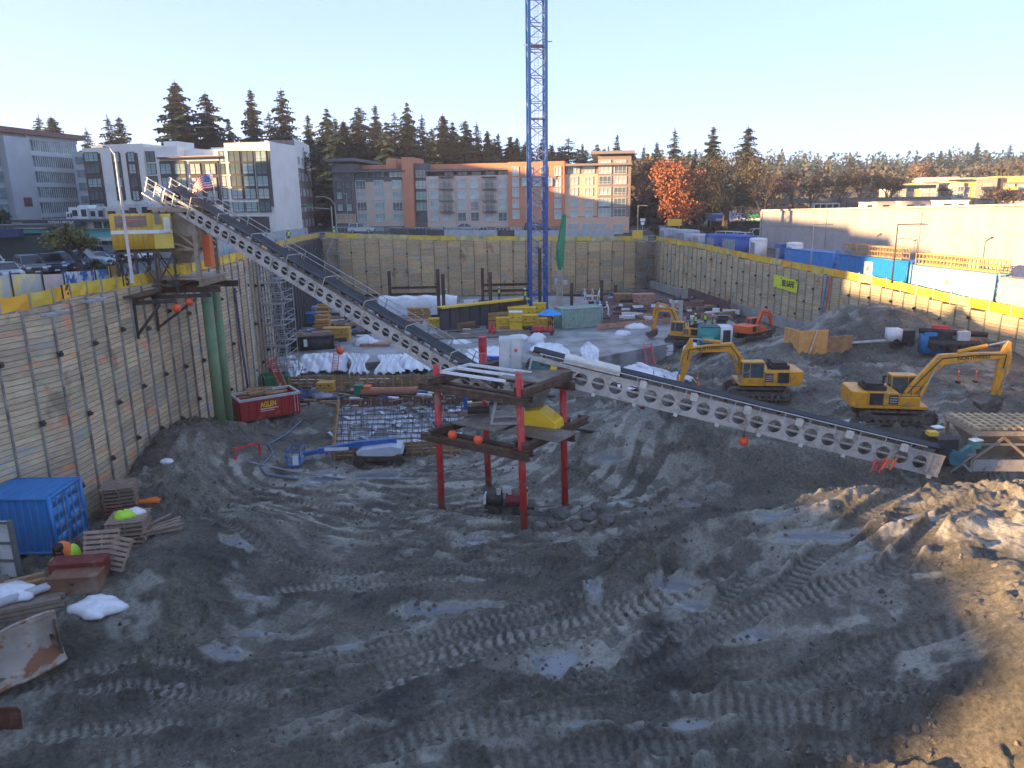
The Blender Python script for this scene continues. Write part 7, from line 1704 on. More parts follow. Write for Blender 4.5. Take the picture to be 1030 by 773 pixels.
P_ = atz(365, 399, .1); r = thing('compressor', 'small green and orange compressor behind the footing', 'compressor', P_); MB().bb((-.6, -.4, .2), (.1, .4, 1.0)).build('body', green_d, r); MB().bb((.12, -.4, .3), (.7, .4, .9)).build('tank', orange_pl, r)
# blue post shores by the tower
for px, pb, lb in ((468.5, 414, 'left blue shoring post behind the tower leg'), (491, 414, 'right blue shoring post behind the tower')):
    p = G(px, pb); h_ = 4.1; r = thing('shoring_post', lb, 'shoring post', p); MB().box((0, 0, h_ / 2), (.26, .26, h_)).build('post', blue_p, r); MB().box((0, 0, .05), (.6, .6, .1)).box((0, 0, h_), (.7 if px > 480 else .4, .5, .2)).build('plate', blue_p, r)
p = G(493, 412); one(MB().box((0, 0, 3.4), (1.5, .5, 1.0)).box((0, 0, 2.8), (.3, .3, 1.2)), 'steel_block', blue_p, 'blue steel head block on the right shoring post under the conveyor', 'steel block', loc=(p.x + .3, p.y + .4, p.z))
# fuel tank or tote items on near slab
for px, pb, s_, lb in ((487, 362, 1, 'red pipe pile end seen between the conveyors'), ):
    p = aty(486, 372, 52); one(MB().tube((0, 0, 0), (0, 0, 2.4), .3, 12), 'pipe_stub', red_paint, lb, 'pipe', loc=p, smooth=False)
# orange delineators and fence stakes
def delin(px, py, label):
    p = G(px, py); r = thing('delineator_post', label, 'delineator', p, 0, 'orange delineator posts'); MB().tube((0, 0, -.1), (0, 0, 1.0), .05, 8).build('post', orange_pl, r); MB().tube((0, 0, -.05), (0, 0, .08), .2, 10).build('base', black, r); MB().tube((0, 0, .7), (0, 0, .8), .054, 8).build('band', white, r)
for k, (px, py) in enumerate([(662, 395), (657, 388), (701, 392), (643, 371), (672, 381), (963, 386), (981, 384), (630, 408), (645, 410), (702, 401)]):
    delin(px, py, ['orange post just above the feeder belt under the mid excavator arm', 'orange post beside the white sheet top', 'orange post between the belt and the mid excavator bucket', 'orange post at the brink of the dug hole', 'orange post right of the white sheet', 'leaning orange post left of the pair by the big excavator stick', 'orange post right of the pair by the big excavator stick', 'orange post left of the white sheet under the belt', 'orange post in front of the dark slope under the belt', 'orange post nearest the mid excavator stick'][k])
# red barrier rail left
p, q = G(237, 463), G(262, 458); r = thing('barrier_rail', 'low red barrier rail on the mud by the green piles', 'barrier'); 
MB().beam(p + V((0, 0, .7)), q + V((0, 0, .75)), .05, .12).build('rail', red_s, r); MB().box(q + V((0, 0, .35)), (.12, .12, .9)).build('post', red_s, r); MB().box(p + V((0, 0, .35)), (.08, .08, .8)).build('post', red_s, r)
# hoses on the ground
for pts, rr, mt, lb in (([(303, 425), (287, 438), (270, 448), (275, 459), (262, 472), (268, 480), (300, 484)], .06, mat('hose_blue', (.12, .2, .32), .5), 'blue grey hose winding from the red dumpster over the mud'), ([(250, 466), (300, 478), (345, 482), (420, 484)], .05, mat('hose_pale', (.3, .32, .34), .5), 'pale hose along the puddle edge left of the boom lift')):
    P = [G(x, y) + V((0, 0, .08)) for x, y in pts]; P2 = smooth_pts([tuple(p) for p in P], 0) if 0 else P; m = MB(); 
    for a, b in zip(P[:-1], P[1:]): m.path([a.lerp(b, t / 3) for t in range(4)], rr, 6)
    one(m, 'hose', mt, lb, 'hose')

# ================================================================ left foreground stores
def pallet(m, z, rz, ox=0, oy=0):
    R_ = Matrix.Rotation(rz, 3, 'Z')
    def b(c, d): c = R_ @ V(c); m.box((c.x + ox, c.y + oy, c.z + z), d, rz)
    for k in range(7): b((0, -.52 + k * .173, .125), (1.2, .11, .022))
    for k in range(3): b((-.55 + k * .55, 0, .07), (.05, 1.1, .08))
    for k in range(3): b((0, -.5 + k * .5, .014), (1.2, .1, .022))
def pallets(px, py, n, rz, label, dz=.145, tilt=None, mt=None, sc=1.25):
    p = G(px, py)
    for k in range(n):
        m = MB(); pallet(m, 0, rz + rng.uniform(-.05, .05), rng.uniform(-.04, .04), rng.uniform(-.04, .04)); o = one(m, 'wooden_pallet', mt or (palletw if k > 2 or n < 7 else mat('pallet_red', (.36, .12, .10), .8, 0, .3, dirt=(.3, .2, .16))), label, 'pallet', label.split(' in ')[-1] if 0 else 'pallets ' + label.split('pallet ')[-1], loc=(p.x, p.y, p.z + .01 + k * dz * sc)); o.scale = (sc, sc, sc)
pallets(124, 514, 8, .35, 'grey wooden pallet in the neat stack against the left wall beside the blue container', mt=None)
pallets(132, 548, 7, .25, 'worn wooden pallet in the messy stack nearer than the neat one', mt=palletw)
p = G(133, 530); o = heap(133, 528, .9, .25, 'lime safety vest and plastic thrown on the messy pallet stack', None, hiviz, 31, 'safety_vest', 'vest'); o.location = G(132, 548) + V((-.1, 0, 1.28)); 
o = heap(133, 528, .8, .2, 'white plastic scrap on the messy pallet stack behind the lime vest', None, white_tarp, 32); o.location = G(132, 548) + V((.2, .35, 1.28))
for k, (px, py, rx_) in enumerate(((104, 572, 1.15), (117, 574, .95))):
    p = G(px, py); m = MB(); pallet(m, 0, 0); o = one(m, 'wooden_pallet', palletw, ['wooden pallet tilted up behind the red box', 'wooden pallet leaning right of the tilted one'][k], 'pallet', loc=(p.x, p.y + .2, p.z + .55)); o.rotation_euler = (rx_, 0, .15 - k * .5); o.scale = (1.15, 1.15, 1.15)
m = MB()
for k in range(9): m.box((rng.uniform(-.4, .4), rng.uniform(-.4, .4), .06 + k * .035), (rng.uniform(1.2, 2.0), .12, .05), rng.uniform(.3, 1.0), 0, rng.uniform(-.1, .1))
one(m, 'scrap_boards', palletw, 'small heap of scrap boards right of the pallet stacks', 'boards', loc=G(160, 537))
def tbox(px, py, rz, d, mt, label):
    p = G(px, py); r = thing('storage_box', label, 'box', (p.x, p.y, p.z), rz); MB().bb((-d[0] / 2, -d[1] / 2, .05), (d[0] / 2, d[1] / 2, d[2])).build('body', mt, r, bevel=.02); MB().bb((-d[0] / 2 - .03, -d[1] / 2 - .03, d[2] + .003), (d[0] / 2 + .03, d[1] / 2 + .03, d[2] + .06)).build('lid', mt, r, bevel=.01)
    MB().box((0, -d[1] / 2 - .02, d[2] * .7), (.14, .04, .1)).build('latch', dark_steel, r)
tbox(80, 598, .10, (1.75, .8, .70), mat('box_brown', (.20, .10, .06), .5, 0, .15, dirt=(.25, .2, .17)), 'brown steel storage box in front of the dark red one')
tbox(83, 586, .10, (2.0, .7, .75), mat('box_red', (.17, .022, .02), .45, 0, .15, dirt=(.2, .12, .1)), 'dark red steel storage box behind the brown one')
# hi-vis jacket and pack
P_ = G(67, 570); r = thing('gear_bag', 'orange and lime hi-vis jackets draped over a pack by the blue container', 'work clothes', P_)
m = MB(); m.ball((0, 0, .5), .42, 14, 10, (1, .75, 1.3)); m.build('orange_jacket', hivor, r, True); m = MB(); m.ball((.3, .1, .42), .36, 12, 8, (.8, .8, 1.25)); m.ball((-.32, -.1, .18), .26, 12, 8, (1, 1, .8)); m.build('lime_jacket', hiviz, r, True)
m = MB(); 
for x in (-.18, .12): m.box((x, -.33, .55), (.08, .05, .8), 0, .1)
m.box((-.02, -.34, .62), (.4, .05, .07)); m.ball((-.05, -.2, .85), .2, 10, 6); m.build('pack_strap', black, r)
o = heap(99, 614, 2.0, .36, 'white plastic wrapped bundle on the mud in the left foreground', None, white_tarp, 41, 'wrapped_bundle', 'bundle')
# timber pile and sheeting at left edge
P_ = G(15, 628)
stack(22, 622, 2.6, .9, 3, .16, mat('old_timber', (.24, .19, .15), .85, 0, .3), 'old grey timbers piled at the left edge before the scoop', z=None, rz=.45, jit=.2)
o = heap(10, 608, 2.1, .35, 'white sheeting thrown on the timber pile at the left edge', None, white_tarp, 42); o.location.z += .55
o = one(MB().tube((-1.0, 0, 0), (1.0, 0, .1), .16, 10), 'wrapped_roll', mat('plastic_roll', (.45, .46, .48), .3, 0, .2), 'plastic wrapped roll lying on the timbers beside the white sheeting', 'roll', loc=G(30, 612) + V((0, 0, .62)), rz=.75)
one(MB().box((0, 0, .1), (1.6, .22, .18)).box((.1, .3, .2), (1.3, .2, .16), .1), 'timber_offcut', lumber, 'short brown timber offcut above the plastic roll', 'timber', loc=G(23, 596) + V((0, 0, .3)), rz=.5)
# big muddy steel scoop
P_ = G(40, 690)
r = thing('steel_scoop', 'big mud caked curved steel scoop in the left foreground', 'scoop', (P_.x - 1.55, P_.y - .7, P_.z - .1), rad(40))
sc_m = mat('mud_caked_steel', (.36, .31, .26), .8, 0, .25, scale=2, dirt=(.24, .10, .05), dscale=1.1, dlo=.52, dhi=.58, bump=.03)
def sc_pt(u, v, off=0):
    a = rad(-125 + v * 150); R_ = (1.05 - .2 * u) + off; wob = .03 * math.sin(u * 11 + v * 6) + .02 * math.sin(u * 23)
    return (-.6 + u * 3.1, -math.cos(a) * (R_ + wob) * -1.0 + .1 * u, 1.15 + math.sin(a) * (R_ + wob) + .25 * u + .25 * v * u)
m = MB(); m.sheet([[sc_pt(i / 20, j / 14) for j in range(15)] for i in range(21)]); o = m.build('shell', sc_m, r, True); s_ = o.modifiers.new('thick', 'SOLIDIFY'); s_.thickness = .05
m = MB(); m.path([sc_pt(i / 10, 1.0) for i in range(11)], .06, 8); m.path([sc_pt(i / 10, 0) for i in range(11)], .06, 8); m.path([sc_pt(1, j / 10) for j in range(11)], .05, 8); m.build('rim', sc_m, r)
m = MB(); m.prism([(2.45, .1, .5), (2.45, .9, .7), (2.45, .95, 1.7), (2.45, .2, 1.5)], (.06, 0, 0)); m.box((2.3, .5, 1.1), (.1, .9, .12)); m.build('end_plate', rust, r)
P_ = G(8, 735); m = MB(); m.prism([(-.7, 0, 0), (.42, 0, 0), (.45, 0, .75), (.36, 0, .86), (-.7, 0, .9)], (0, .06, 0)); m.box((-.1, .1, .45), (.9, .14, .1)); one(m, 'rusty_plate', mat('rust_plate', (.13, .05, .03), .8, .2, .4, dirt=(.26, .16, .10), dscale=2), 'rusty brown steel plate on edge at the bottom left corner', 'steel plate', loc=(P_.x, P_.y, P_.z - .1), rz=.05)
P_ = G(147, 508); one(MB().box((0, 0, .05), (1.4, .35, .1), .1).box((.3, .1, .12), (.5, .3, .08), .5), 'lath_bundle', hivor, 'orange painted lath bundle on the mud beyond the pallets', 'laths', loc=P_)
P_ = G(168, 466); one(MB().ball((0, 0, .15), .25, 10, 6, (1.5, 1, .7)), 'plastic_scrap', white_tarp, 'small white plastic scrap at the foot of the left wall', 'scrap', loc=P_)
P_ = G(182, 691); one(MB().ball((0, 0, .06), .13, 9, 6, (1.2, 1, .8)), 'stone', mat('stone_pale', (.25, .22, .21), .8), 'single pale round stone on the tyre tracks at lower left', 'stone', loc=P_)

# ================================================================ people
def make_person(label, loc, rz, cloth, vest, helmet, pose='stand', sc=1.):
    r = thing('person', label, 'person', loc, rz); r.scale = (sc, sc, sc)
    sw = {'stand': 0, 'walk': .28, 'work': .12, 'sit': 0}[pose]; lean = .25 if pose == 'work' else 0
    hip = .92 if pose != 'sit' else .45
    J = {'pel': (0, 0, hip, .145), 'wai': (0, lean * .3, hip + .2, .13), 'che': (0, lean * .6, hip + .42, .155), 'nec': (0, lean * .9, hip + .58, .06), 'hd0': (0, lean, hip + .68, .085), 'hd1': (0, lean * 1.05, hip + .80, .085)}
    for s_, n in ((-1, 'l'), (1, 'r')):
        J['hp' + n] = (s_ * .1, 0, hip - .06, .10)
        if pose == 'sit': J['kn' + n] = (s_ * .13, .45, hip, .07); J['an' + n] = (s_ * .13, .5, hip - .42, .045); J['ft' + n] = (s_ * .13, .68, hip - .46, .04)
        else: J['kn' + n] = (s_ * .11, s_ * sw * .5 + .03, hip * .53, .068); J['an' + n] = (s_ * .12, s_ * sw - .03, .08, .045); J['ft' + n] = (s_ * .13, s_ * sw + .14, .04, .045)
        J['sh' + n] = (s_ * .2, lean * .75, hip + .48, .07); e = .1 if pose in ('work', 'sit') else 0
        J['el' + n] = (s_ * .27, lean * .75 - s_ * sw * .4 + e, hip + .21, .048); J['wr' + n] = (s_ * .24, lean * .8 + .10 - s_ * sw * .7 + e * 3, hip + .02 + e * 1.5, .035); J['ha' + n] = (s_ * .23, lean * .8 + .14 - s_ * sw * .8 + e * 3.6, hip - .08 + e * 1.8, .035)
    E = [('pel', 'wai'), ('wai', 'che'), ('che', 'nec'), ('nec', 'hd0'), ('hd0', 'hd1')]
    for n in 'lr': E += [('pel', 'hp' + n), ('hp' + n, 'kn' + n), ('kn' + n, 'an' + n), ('an' + n, 'ft' + n), ('che', 'sh' + n), ('sh' + n, 'el' + n), ('el' + n, 'wr' + n), ('wr' + n, 'ha' + n)]
    ks = list(J); me = bpy.data.meshes.new('body'); me.from_pydata([J[k][:3] for k in ks], [(ks.index(a), ks.index(b)) for a, b in E], []); o = bpy.data.objects.new('body', me); COL.objects.link(o); o.parent = r
    sk = o.modifiers.new('skin', 'SKIN'); me.skin_vertices.new() if not me.skin_vertices else None
    for i, k in enumerate(ks): me.skin_vertices[0].data[i].radius = (J[k][3], J[k][3] * (.75 if k in ('che', 'wai', 'pel') else 1)); me.skin_vertices[0].data[i].use_root = (i == 0)
    o.modifiers.new('sub', 'SUBSURF').levels = 1; o.modifiers['sub'].render_levels = 1; me.materials.append(cloth)
    h = J['hd1']; MB().ball((h[0], h[1] + .005, h[2] - .03), .098, 12, 8, (.9, 1, 1.15)).build('head', skin, o if 0 else r, True)
    MB().ball((h[0], h[1], h[2] + .035), .128, 12, 8, (1, 1.1, .75)).tube((h[0], h[1] + .03, h[2] + .02), (h[0], h[1] + .03, h[2] + .035), .15, 12).build('helmet', helmet, r, True)
    c = J['che']; w2 = J['wai']
    m = MB(); rings = [(hip + .02, .165, .125, 0), (hip + .2, .16, .12, lean * .3), (hip + .42, .195, .14, lean * .6), (hip + .53, .15, .11, lean * .78)]
    m.sheet([[(a * math.cos(t * math.pi / 6), b * math.sin(t * math.pi / 6) + y, z) for t in range(13)] for z, a, b, y in rings]); v = m.build('vest', vest, r, True)
    return r
def person_px(px, py, z, label, rz=0, vest=None, helmet=None, pose='stand', cloth=None, sc=1.):
    p = atz(px, py, z) if z is not None else G(px, py); return make_person(label, p, rz, cloth or navy, vest or hiviz, helmet or white, pose, sc)
person_px(699, 331, ZS, 'worker in lime vest left of the three on the right slab', .5); person_px(709, 329.5, ZS, 'worker in lime vest in the middle of three on the right slab', 2.5); person_px(716.5, 333, ZS, 'worker in lime vest right of the three on the right slab', 1.2, helmet=hivor)
person_px(556, 333, ZS, 'worker in bright green vest beside the blue parasol', 1.5, hiviz); person_px(553, 331, ZS, 'worker in orange vest under the blue parasol', 0, hivor, pose='work')
person_px(588, 303, ZS, 'worker in white shirt at the far wall, leftmost of three', 1, white, pose='walk', cloth=white); person_px(596, 303, ZS, 'worker in white and red at the far wall, middle of three', 2, hivor, cloth=white); person_px(602, 302, ZS, 'worker in white bending at the far wall, rightmost of three', -1, white, pose='work', cloth=white)
person_px(502, 302, 1.5 + ZS, 'worker in lime vest on the form wall left of the crane', 0.4); person_px(528, 305, 2.9, 'worker in lime vest right beside the crane legs', 1.0)
person_px(449, 303, ZS, 'worker in lime vest behind the brown post pair', 1.0); person_px(369, 338, ZS, 'worker in dark clothes bending near the white heap', .8, navy, pose='work')
person_px(604, 318, ZS + .3, 'worker in white leaning over behind the mint container', .3, white, pose='work', cloth=white); person_px(612, 318, ZS + .3, 'second worker in white behind the mint container', 1.3, white, pose='work', cloth=white)
P_ = SG(70, 263); make_person('parking lot worker in lime vest left of the spreading tree', P_, 0, navy, hiviz, white); P_ = SG(101, 262); make_person('parking lot worker in lime vest right of the tree trunk', P_, 1, navy, hiviz, white)
P_ = aty(335, 238, 119); make_person('worker in lime vest on the rim at the far left corner', (P_.x, 120.0, interp(BTOP, P_.x) - .2), 0, navy, hiviz, white); P_ = aty(296, 243, 90); make_person('worker in lime vest on the left rim below the side street', (interp([(60, -21.2), (118, -29.5)], 90) - .9, 90, 10.7), 1, navy, hiviz, white)
# operator in mid excavator
pe = pad(757, 402); make_person('excavator operator in lime vest sitting in the open cab', pe + V((-.75, -1.0, 1.25)), rad(95), mat('shirt_blue', (.15, .22, .35), .8), hiviz, white, 'sit')
# parasol
p = atz(553, 333, ZS); r = thing('parasol', 'bright blue parasol over the workers beside the mint container', 'parasol', p); MB().tube((0, 0, 0), (0, 0, 2.4), .03, 6).build('pole', grey_steel, r)
m = MB(); n = 8; vs = [(1.55 * math.cos(2 * math.pi * k / n), 1.55 * math.sin(2 * math.pi * k / n), 2.0) for k in range(n)] + [(0, 0, 2.6)]; m.add(vs, [(k, (k + 1) % n, n) for k in range(n)]); o = m.build('canopy', mat('parasol_blue', (.02, .30, .72), .6), r); o.modifiers.new('thick', 'SOLIDIFY').thickness = .02
crate(536, 341, .1, .1, .1, dark_steel, 'x') if 0 else None
p = atz(546, 337, ZS); r = thing('barrow', 'red hand cart with loads in front of the parasol', 'cart', p); MB().bb((-1.5, -.4, .3), (1.3, .4, .5)).build('bed', rust, r); MB().bb((-1.0, -.3, .52), (.2, .3, 1.0)).bb((.4, -.3, .52), (1.1, .3, .85)).build('load', red_s, r); MB().tube((-1.2, -.45, .2), (-1.2, -.3, .2), .2, 10).tube((1.0, -.45, .2), (1.0, -.3, .2), .2, 10).build('wheel', black, r)
# ================================================================ parked vehicles
def car_proto(kind, paint):
    r = thing('parked_car', 'x', {'van': 'van', 'pickup': 'pickup truck'}.get(kind, 'car'))
    L, W, hb, hr = {'sedan': (4.6, 1.8, .92, 1.45), 'suv': (4.7, 1.9, 1.1, 1.8), 'pickup': (5.5, 1.95, 1.15, 1.85), 'van': (5.4, 1.95, 1.15, 2.15)}[kind]
    x0, x1 = -L / 2, L / 2; m = MB()
    pr = [(x0, .35), (x0, hb * .85), (x0 + .12, hb), (x1 - 1.15, hb), (x1 - .15, hb * .86), (x1, hb * .62), (x1 - .05, .32)]
    m.xz(pr, 0, W); m.build('body', paint, r, bevel=.09)
    g0, g1 = {'sedan': (-1.75, .95), 'suv': (-2.2, .95), 'pickup': (-.6, 1.15), 'van': (-2.6, 1.75)}[kind]; a, b = {'sedan': (.65, .75), 'suv': (.25, .6), 'pickup': (.15, .6), 'van': (.1, .6)}[kind]; w2 = W / 2
    m = MB(); m.frustum((g0, g1, -w2 + .05, w2 - .05), (g0 + a, g1 - b, -w2 + .2, w2 - .2), hb + .003, hr); gh = m.build('greenhouse', mat('car_glass', (.02, .03, .04), .05, 0, .1, spec=.8), r)
    m = MB(); m.bb((g0 + a - .02, -w2 + .18, hr), (g1 - b + .02, w2 - .18, hr + .06)); m.build('roof', paint, r, bevel=.02)
    m = MB()
    for s_ in (-1, 1):
        for (p, q) in (((g0, s_ * (w2 - .05)), (g0 + a, s_ * (w2 - .2))), ((g1, s_ * (w2 - .05)), (g1 - b, s_ * (w2 - .2)))): m.beam((p[0], p[1], hb), (q[0], q[1], hr), .09, .09)
        xm = (g0 + g1) / 2; m.beam((xm, s_ * (w2 - .05), hb), (xm, s_ * (w2 - .2), hr), .1, .06)
    m.build('pillar', paint, r)
    for x in (x0 + .9, x1 - .95):
        for s_ in (-1, 1):
            wv = MB(); wv.tube((x, s_ * (w2 - .22), .34), (x, s_ * (w2 + .01), .34), .34, 16); wv.mi(1).tube((x, s_ * (w2 - .1), .34), (x, s_ * (w2 + .025), .34), .2, 10); wv.build('wheel', [black, lightgrey], r)
    for s_ in (-1, 1): MB().box((x1 - .08, s_ * (w2 - .3), hb * .72), (.14, .42, .15)).build('headlight', white, r); MB().box((x0 + .02, s_ * (w2 - .2), hb * .8), (.1, .22, .2)).build('tail_light', red_s, r)
    m = MB(); m.box((x1 + .0, 0, hb * .62), (.08, W * .5, .2)).box((x1 + .01, 0, .38), (.1, W * .9, .14)); m.build('grille', black, r); MB().box((x1 + .07, 0, .42), (.02, .42, .12)).build('number_plate', white, r)
    for s_ in (-1, 1): MB().box((g1 - .3, s_ * (w2 + .08), hb + .1), (.16, .2, .14)).build('mirror', paint, r)
    if kind == 'pickup': MB().bb((x0 + .1, -w2 + .08, hb + .003), (g0 - .05, w2 - .08, hb + .02)).build('bed', black, r)
    return r
def paintm(n, c): return mat('car_' + n, c, .25, .2, .05)
cols = {'silver': (.38, .39, .41), 'grey': (.17, .18, .19), 'navy': (.02, .035, .09), 'black': (.015, .015, .018), 'white': (.62, .63, .64), 'blue': (.04, .10, .22), 'pale': (.30, .36, .38), 'dark': (.05, .055, .06)}
CARS = [(8, 281, 'sedan', 'silver', -42, 'silver sedan nearest the hoarding at the left edge'), (32, 276.5, 'suv', 'grey', -45, 'grey off-roader second from left in the front row'), (52, 274.5, 'pickup', 'navy', -48, 'navy pickup third from left in the front row'), (71, 272, 'suv', 'blue', -48, 'blue wagon fourth from left in the front row'), (84, 270, 'pickup', 'pale', 5, 'pale silver pickup side on below the spreading tree'), (99, 268, 'sedan', 'pale', -30, 'pale green sedan before the low hedge'), (110, 264, 'suv', 'dark', -30, 'dark wagon right of the pale green sedan'), (123, 262, 'sedan', 'silver', -35, 'silver car behind the cabin frame'),
        (10, 262, 'suv', 'black', -20, 'black wagon at the left edge in the rear row'), (41, 260, 'suv', 'dark', -10, 'dark blue wagon second in the rear row'), (60, 257.5, 'sedan', 'white', -10, 'white car behind the blue wagon in the rear row'), (-8, 274, 'suv', 'white', -40, 'white wagon cut by the left edge'), (140, 262, 'sedan', 'white', -40, 'white sedan seen through the bin legs')]
for px, py, k, c, a, lb in CARS:
    p = SG(px, py); r = car_proto(k, paintm(c, cols[c])); r['label'] = lb; r.location = p; r.rotation_euler.z = rad(a); r['group'] = 'vehicles in the left parking lot'
for px, py, k, c, a, lb, Y in ((735, 247, 'van', 'white', -60, 'white van behind the blue booth, left of two', 118), (747, 247, 'van', 'white', -65, 'white van behind the blue booth, right of two', 116), (763, 246, 'van', 'white', 180, 'white van half hidden by the store corner', 122), (364, 234, 'suv', 'white', 0, 'white car on the back street left of the scrim', 138), (540, 238, 'suv', 'dark', 0, 'dark car on the back street behind the crane', 138), (470, 237, 'sedan', 'silver', 0, 'silver car on the back street below the balconies', 139), (250, 243, 'sedan', 'dark', 30, 'dark car on the side street by the flats corner', 100)):
    p = aty(px, py, Y); r = car_proto(k, paintm(c, cols[c])); r['label'] = lb; r.location = (p.x, p.y, street_z(p.x, p.y)); r.rotation_euler.z = rad(a)
# ================================================================ roads: uphill road at the back
rp = [(628, 242), (655, 240), (668, 236), (676, 233), (646, 218), (640, 213), (634, 212), (634, 224)]
m = MB(); A = [aty(634, 240, 140), aty(672, 237, 140), aty(648, 214, 215), aty(636, 214, 215)]
m.prism([V(a) for a in A], (0, 0, -.3)); struct(m, 'road', mat('road_far', (.09, .09, .095), .8))
m = MB(); A = [aty(672, 237.5, 140), aty(684, 237, 140), aty(652, 213.6, 215), aty(648, 213.9, 215)]
m.prism([V((a.x, a.y, a.z + .1)) for a in A], (0, 0, -.3)); struct(m, 'pavement', conc)
m = MB(); m.prism([(-120, 134, street_z(-20, 136) - .12), (120, 148, street_z(30, 140) - .12), (120, 156, street_z(30, 140) - .12), (-120, 142, street_z(-20, 136) - .12)][::1], (0, 0, .16)); 
# ================================================================ hills
def hill(name, pts, Y, depth, mt, zb=4):
    g = []
    P_ = [aty(px, py, Y) for px, py in pts]; rows = []
    for k in range(7):
        t = k / 6; rows.append([(p.x * (1 + .0 * t), Y + (t - .5) * depth, zb + (p.z - zb) * math.sin(math.pi * min(1, .12 + t * .9)) ** .7) for p in P_])
    struct(MB().sheet(rows), name, mt, True)
hm = mat('wooded_hill', (.035, .045, .032), .9, 0, .4, scale=.03)
hill('hill', [(640, 200), (700, 193), (780, 186), (850, 180), (920, 170), (980, 163), (1040, 160), (1150, 158)], 620, 300, hm); hill('hill', [(-60, 190), (40, 182), (140, 180), (250, 182), (330, 184), (450, 186), (560, 190), (660, 196)], 330, 120, hm)
# ================================================================ trees
def leaf_quad(m, c, s_, n=None):
    a = V((rng.gauss(0, 1), rng.gauss(0, 1), rng.gauss(0, 1))).normalized(); b = a.cross(V((rng.gauss(0, 1), rng.gauss(0, 1), rng.gauss(0, 1)))).normalized()
    m.add([c - a * s_, c - b * s_ * .6, c + a * s_, c + b * s_ * .6], [(0, 1, 2, 3)])
def conifer_meshes(seed, h_, rad_, bare=.12, dens=1., droop=.25, irr=.3, gaps=.1):
    rr = random.Random(seed); tr = MB(); tr.tube((0, 0, -.5), (0, 0, h_ * .5), h_ * .016, 8, h_ * .009).tube((0, 0, h_ * .5), (0, 0, h_), h_ * .009, 6, .03)
    m = MB(); z = h_ * bare; k = 0
    while z < h_ * .985:
        t = (z - h_ * bare) / (h_ * (1 - bare)); R_ = rad_ * 1.6 * (1 - t) ** .8 * (.75 + .25 * math.sin(k * 1.7 + seed)) + .15; R_ *= 1 if t > .08 else .55 + t * 5
        nb = max(5, int((8 + 4 * (1 - t)) * dens))
        for b in range(nb):
            if rr.random() < gaps: continue
            a = 2 * math.pi * (b + rr.random()) / nb; L = R_ * rr.uniform(1 - irr, 1 + irr * .4); ux, uy = math.cos(a), math.sin(a); zb = z + rr.uniform(-.3, .3) * h_ * .02
            n = max(3, int(L / .42)); 
            for q in range(n):
                f_ = (q + .7) / n; px_, py_ = ux * L * f_, uy * L * f_; pz = zb - droop * L * f_ * f_ + .12 * L * f_ ** 4; wd = (.22 + .30 * (1 - abs(f_ - .45))) * min(1.2, .35 + L * .28); ln = L / n * 1.1
                s1 = wd * rr.uniform(1.2, 2.0); tw = rr.uniform(-.35, .35)
                c = V((px_, py_, pz)); e = V((ux, uy, -droop * 1.2)) * ln * .7; w_ = V((-uy, ux, tw)) * s1
                m.add([c - e, c + w_ - V((0, 0, .25 * s1)), c + e, c - w_ - V((0, 0, .25 * s1))], [(0, 1, 2, 3)])
                if rr.random() < .6: m.add([c - e * .6, c + V((ux * .1, uy * .1, -s1 * .9)), c + e * .8], [(0, 1, 2)])
        z += h_ * .021 * (1.1 - .35 * t); k += 1
    return tr, m
def fol(name, c, var=.5): 
    m = mat(name, c, .7, 0, var, scale=.6, dirt=tuple(x * 1.6 for x in c), dscale=.35, dlo=.45, dhi=.65); return m
f_dark = fol('fir_dark', (.017, .042, .024)); f_mid = fol('fir_mid', (.032, .058, .028)); f_blue = fol('fir_blue', (.024, .048, .036)); 
CON = []
for i, (h_, r_, ba, de, dr_, ir, ga, fm_) in enumerate([(20, 4.2, .10, 1.1, .30, .3, .08, f_dark), (20, 3.3, .12, 1.0, .22, .35, .14, f_mid), (20, 4.8, .08, 1.2, .36, .4, .16, f_dark), (20, 2.9, .2, .8, .2, .5, .3, f_blue), (20, 3.7, .06, 1.2, .28, .3, .05, f_blue), (20, 4.4, .3, .8, .12, .6, .35, f_mid), (20, 4.6, .15, 1.0, .4, .45, .2, f_mid), (20, 3.0, .05, 1.1, .15, .4, .1, f_dark), (20, 5.2, .12, 1.0, .28, .55, .25, f_blue), (20, 3.4, .3, .9, .35, .6, .3, f_dark), (20, 4.0, .1, .9, .2, .45, .2, f_mid), (20, 3.6, .22, 1.1, .3, .6, .28, f_blue)]):
    tr, fo = conifer_meshes(i + 3, h_, r_, ba, de, dr_, ir, ga); CON.append((tr.mesh('trunk', bark), fo.mesh('crown', fm_)))
def put_tree(kind, x, y, z, h_, wf, rz, label, group, name='conifer_tree', cat='tree'):
    r = thing(name, label, cat, (x, y, z), rz, group); s_ = h_ / 20; r.scale = (s_ * wf, s_ * wf, s_)
    kind = kind + 6 * (int(abs(x) * 7 + h_ * 3) % 2)
    for nm, me_ in zip(('trunk', 'crown'), CON[kind]):
        o = bpy.data.objects.new(nm, me_); COL.objects.link(o); o.parent = r
    return r
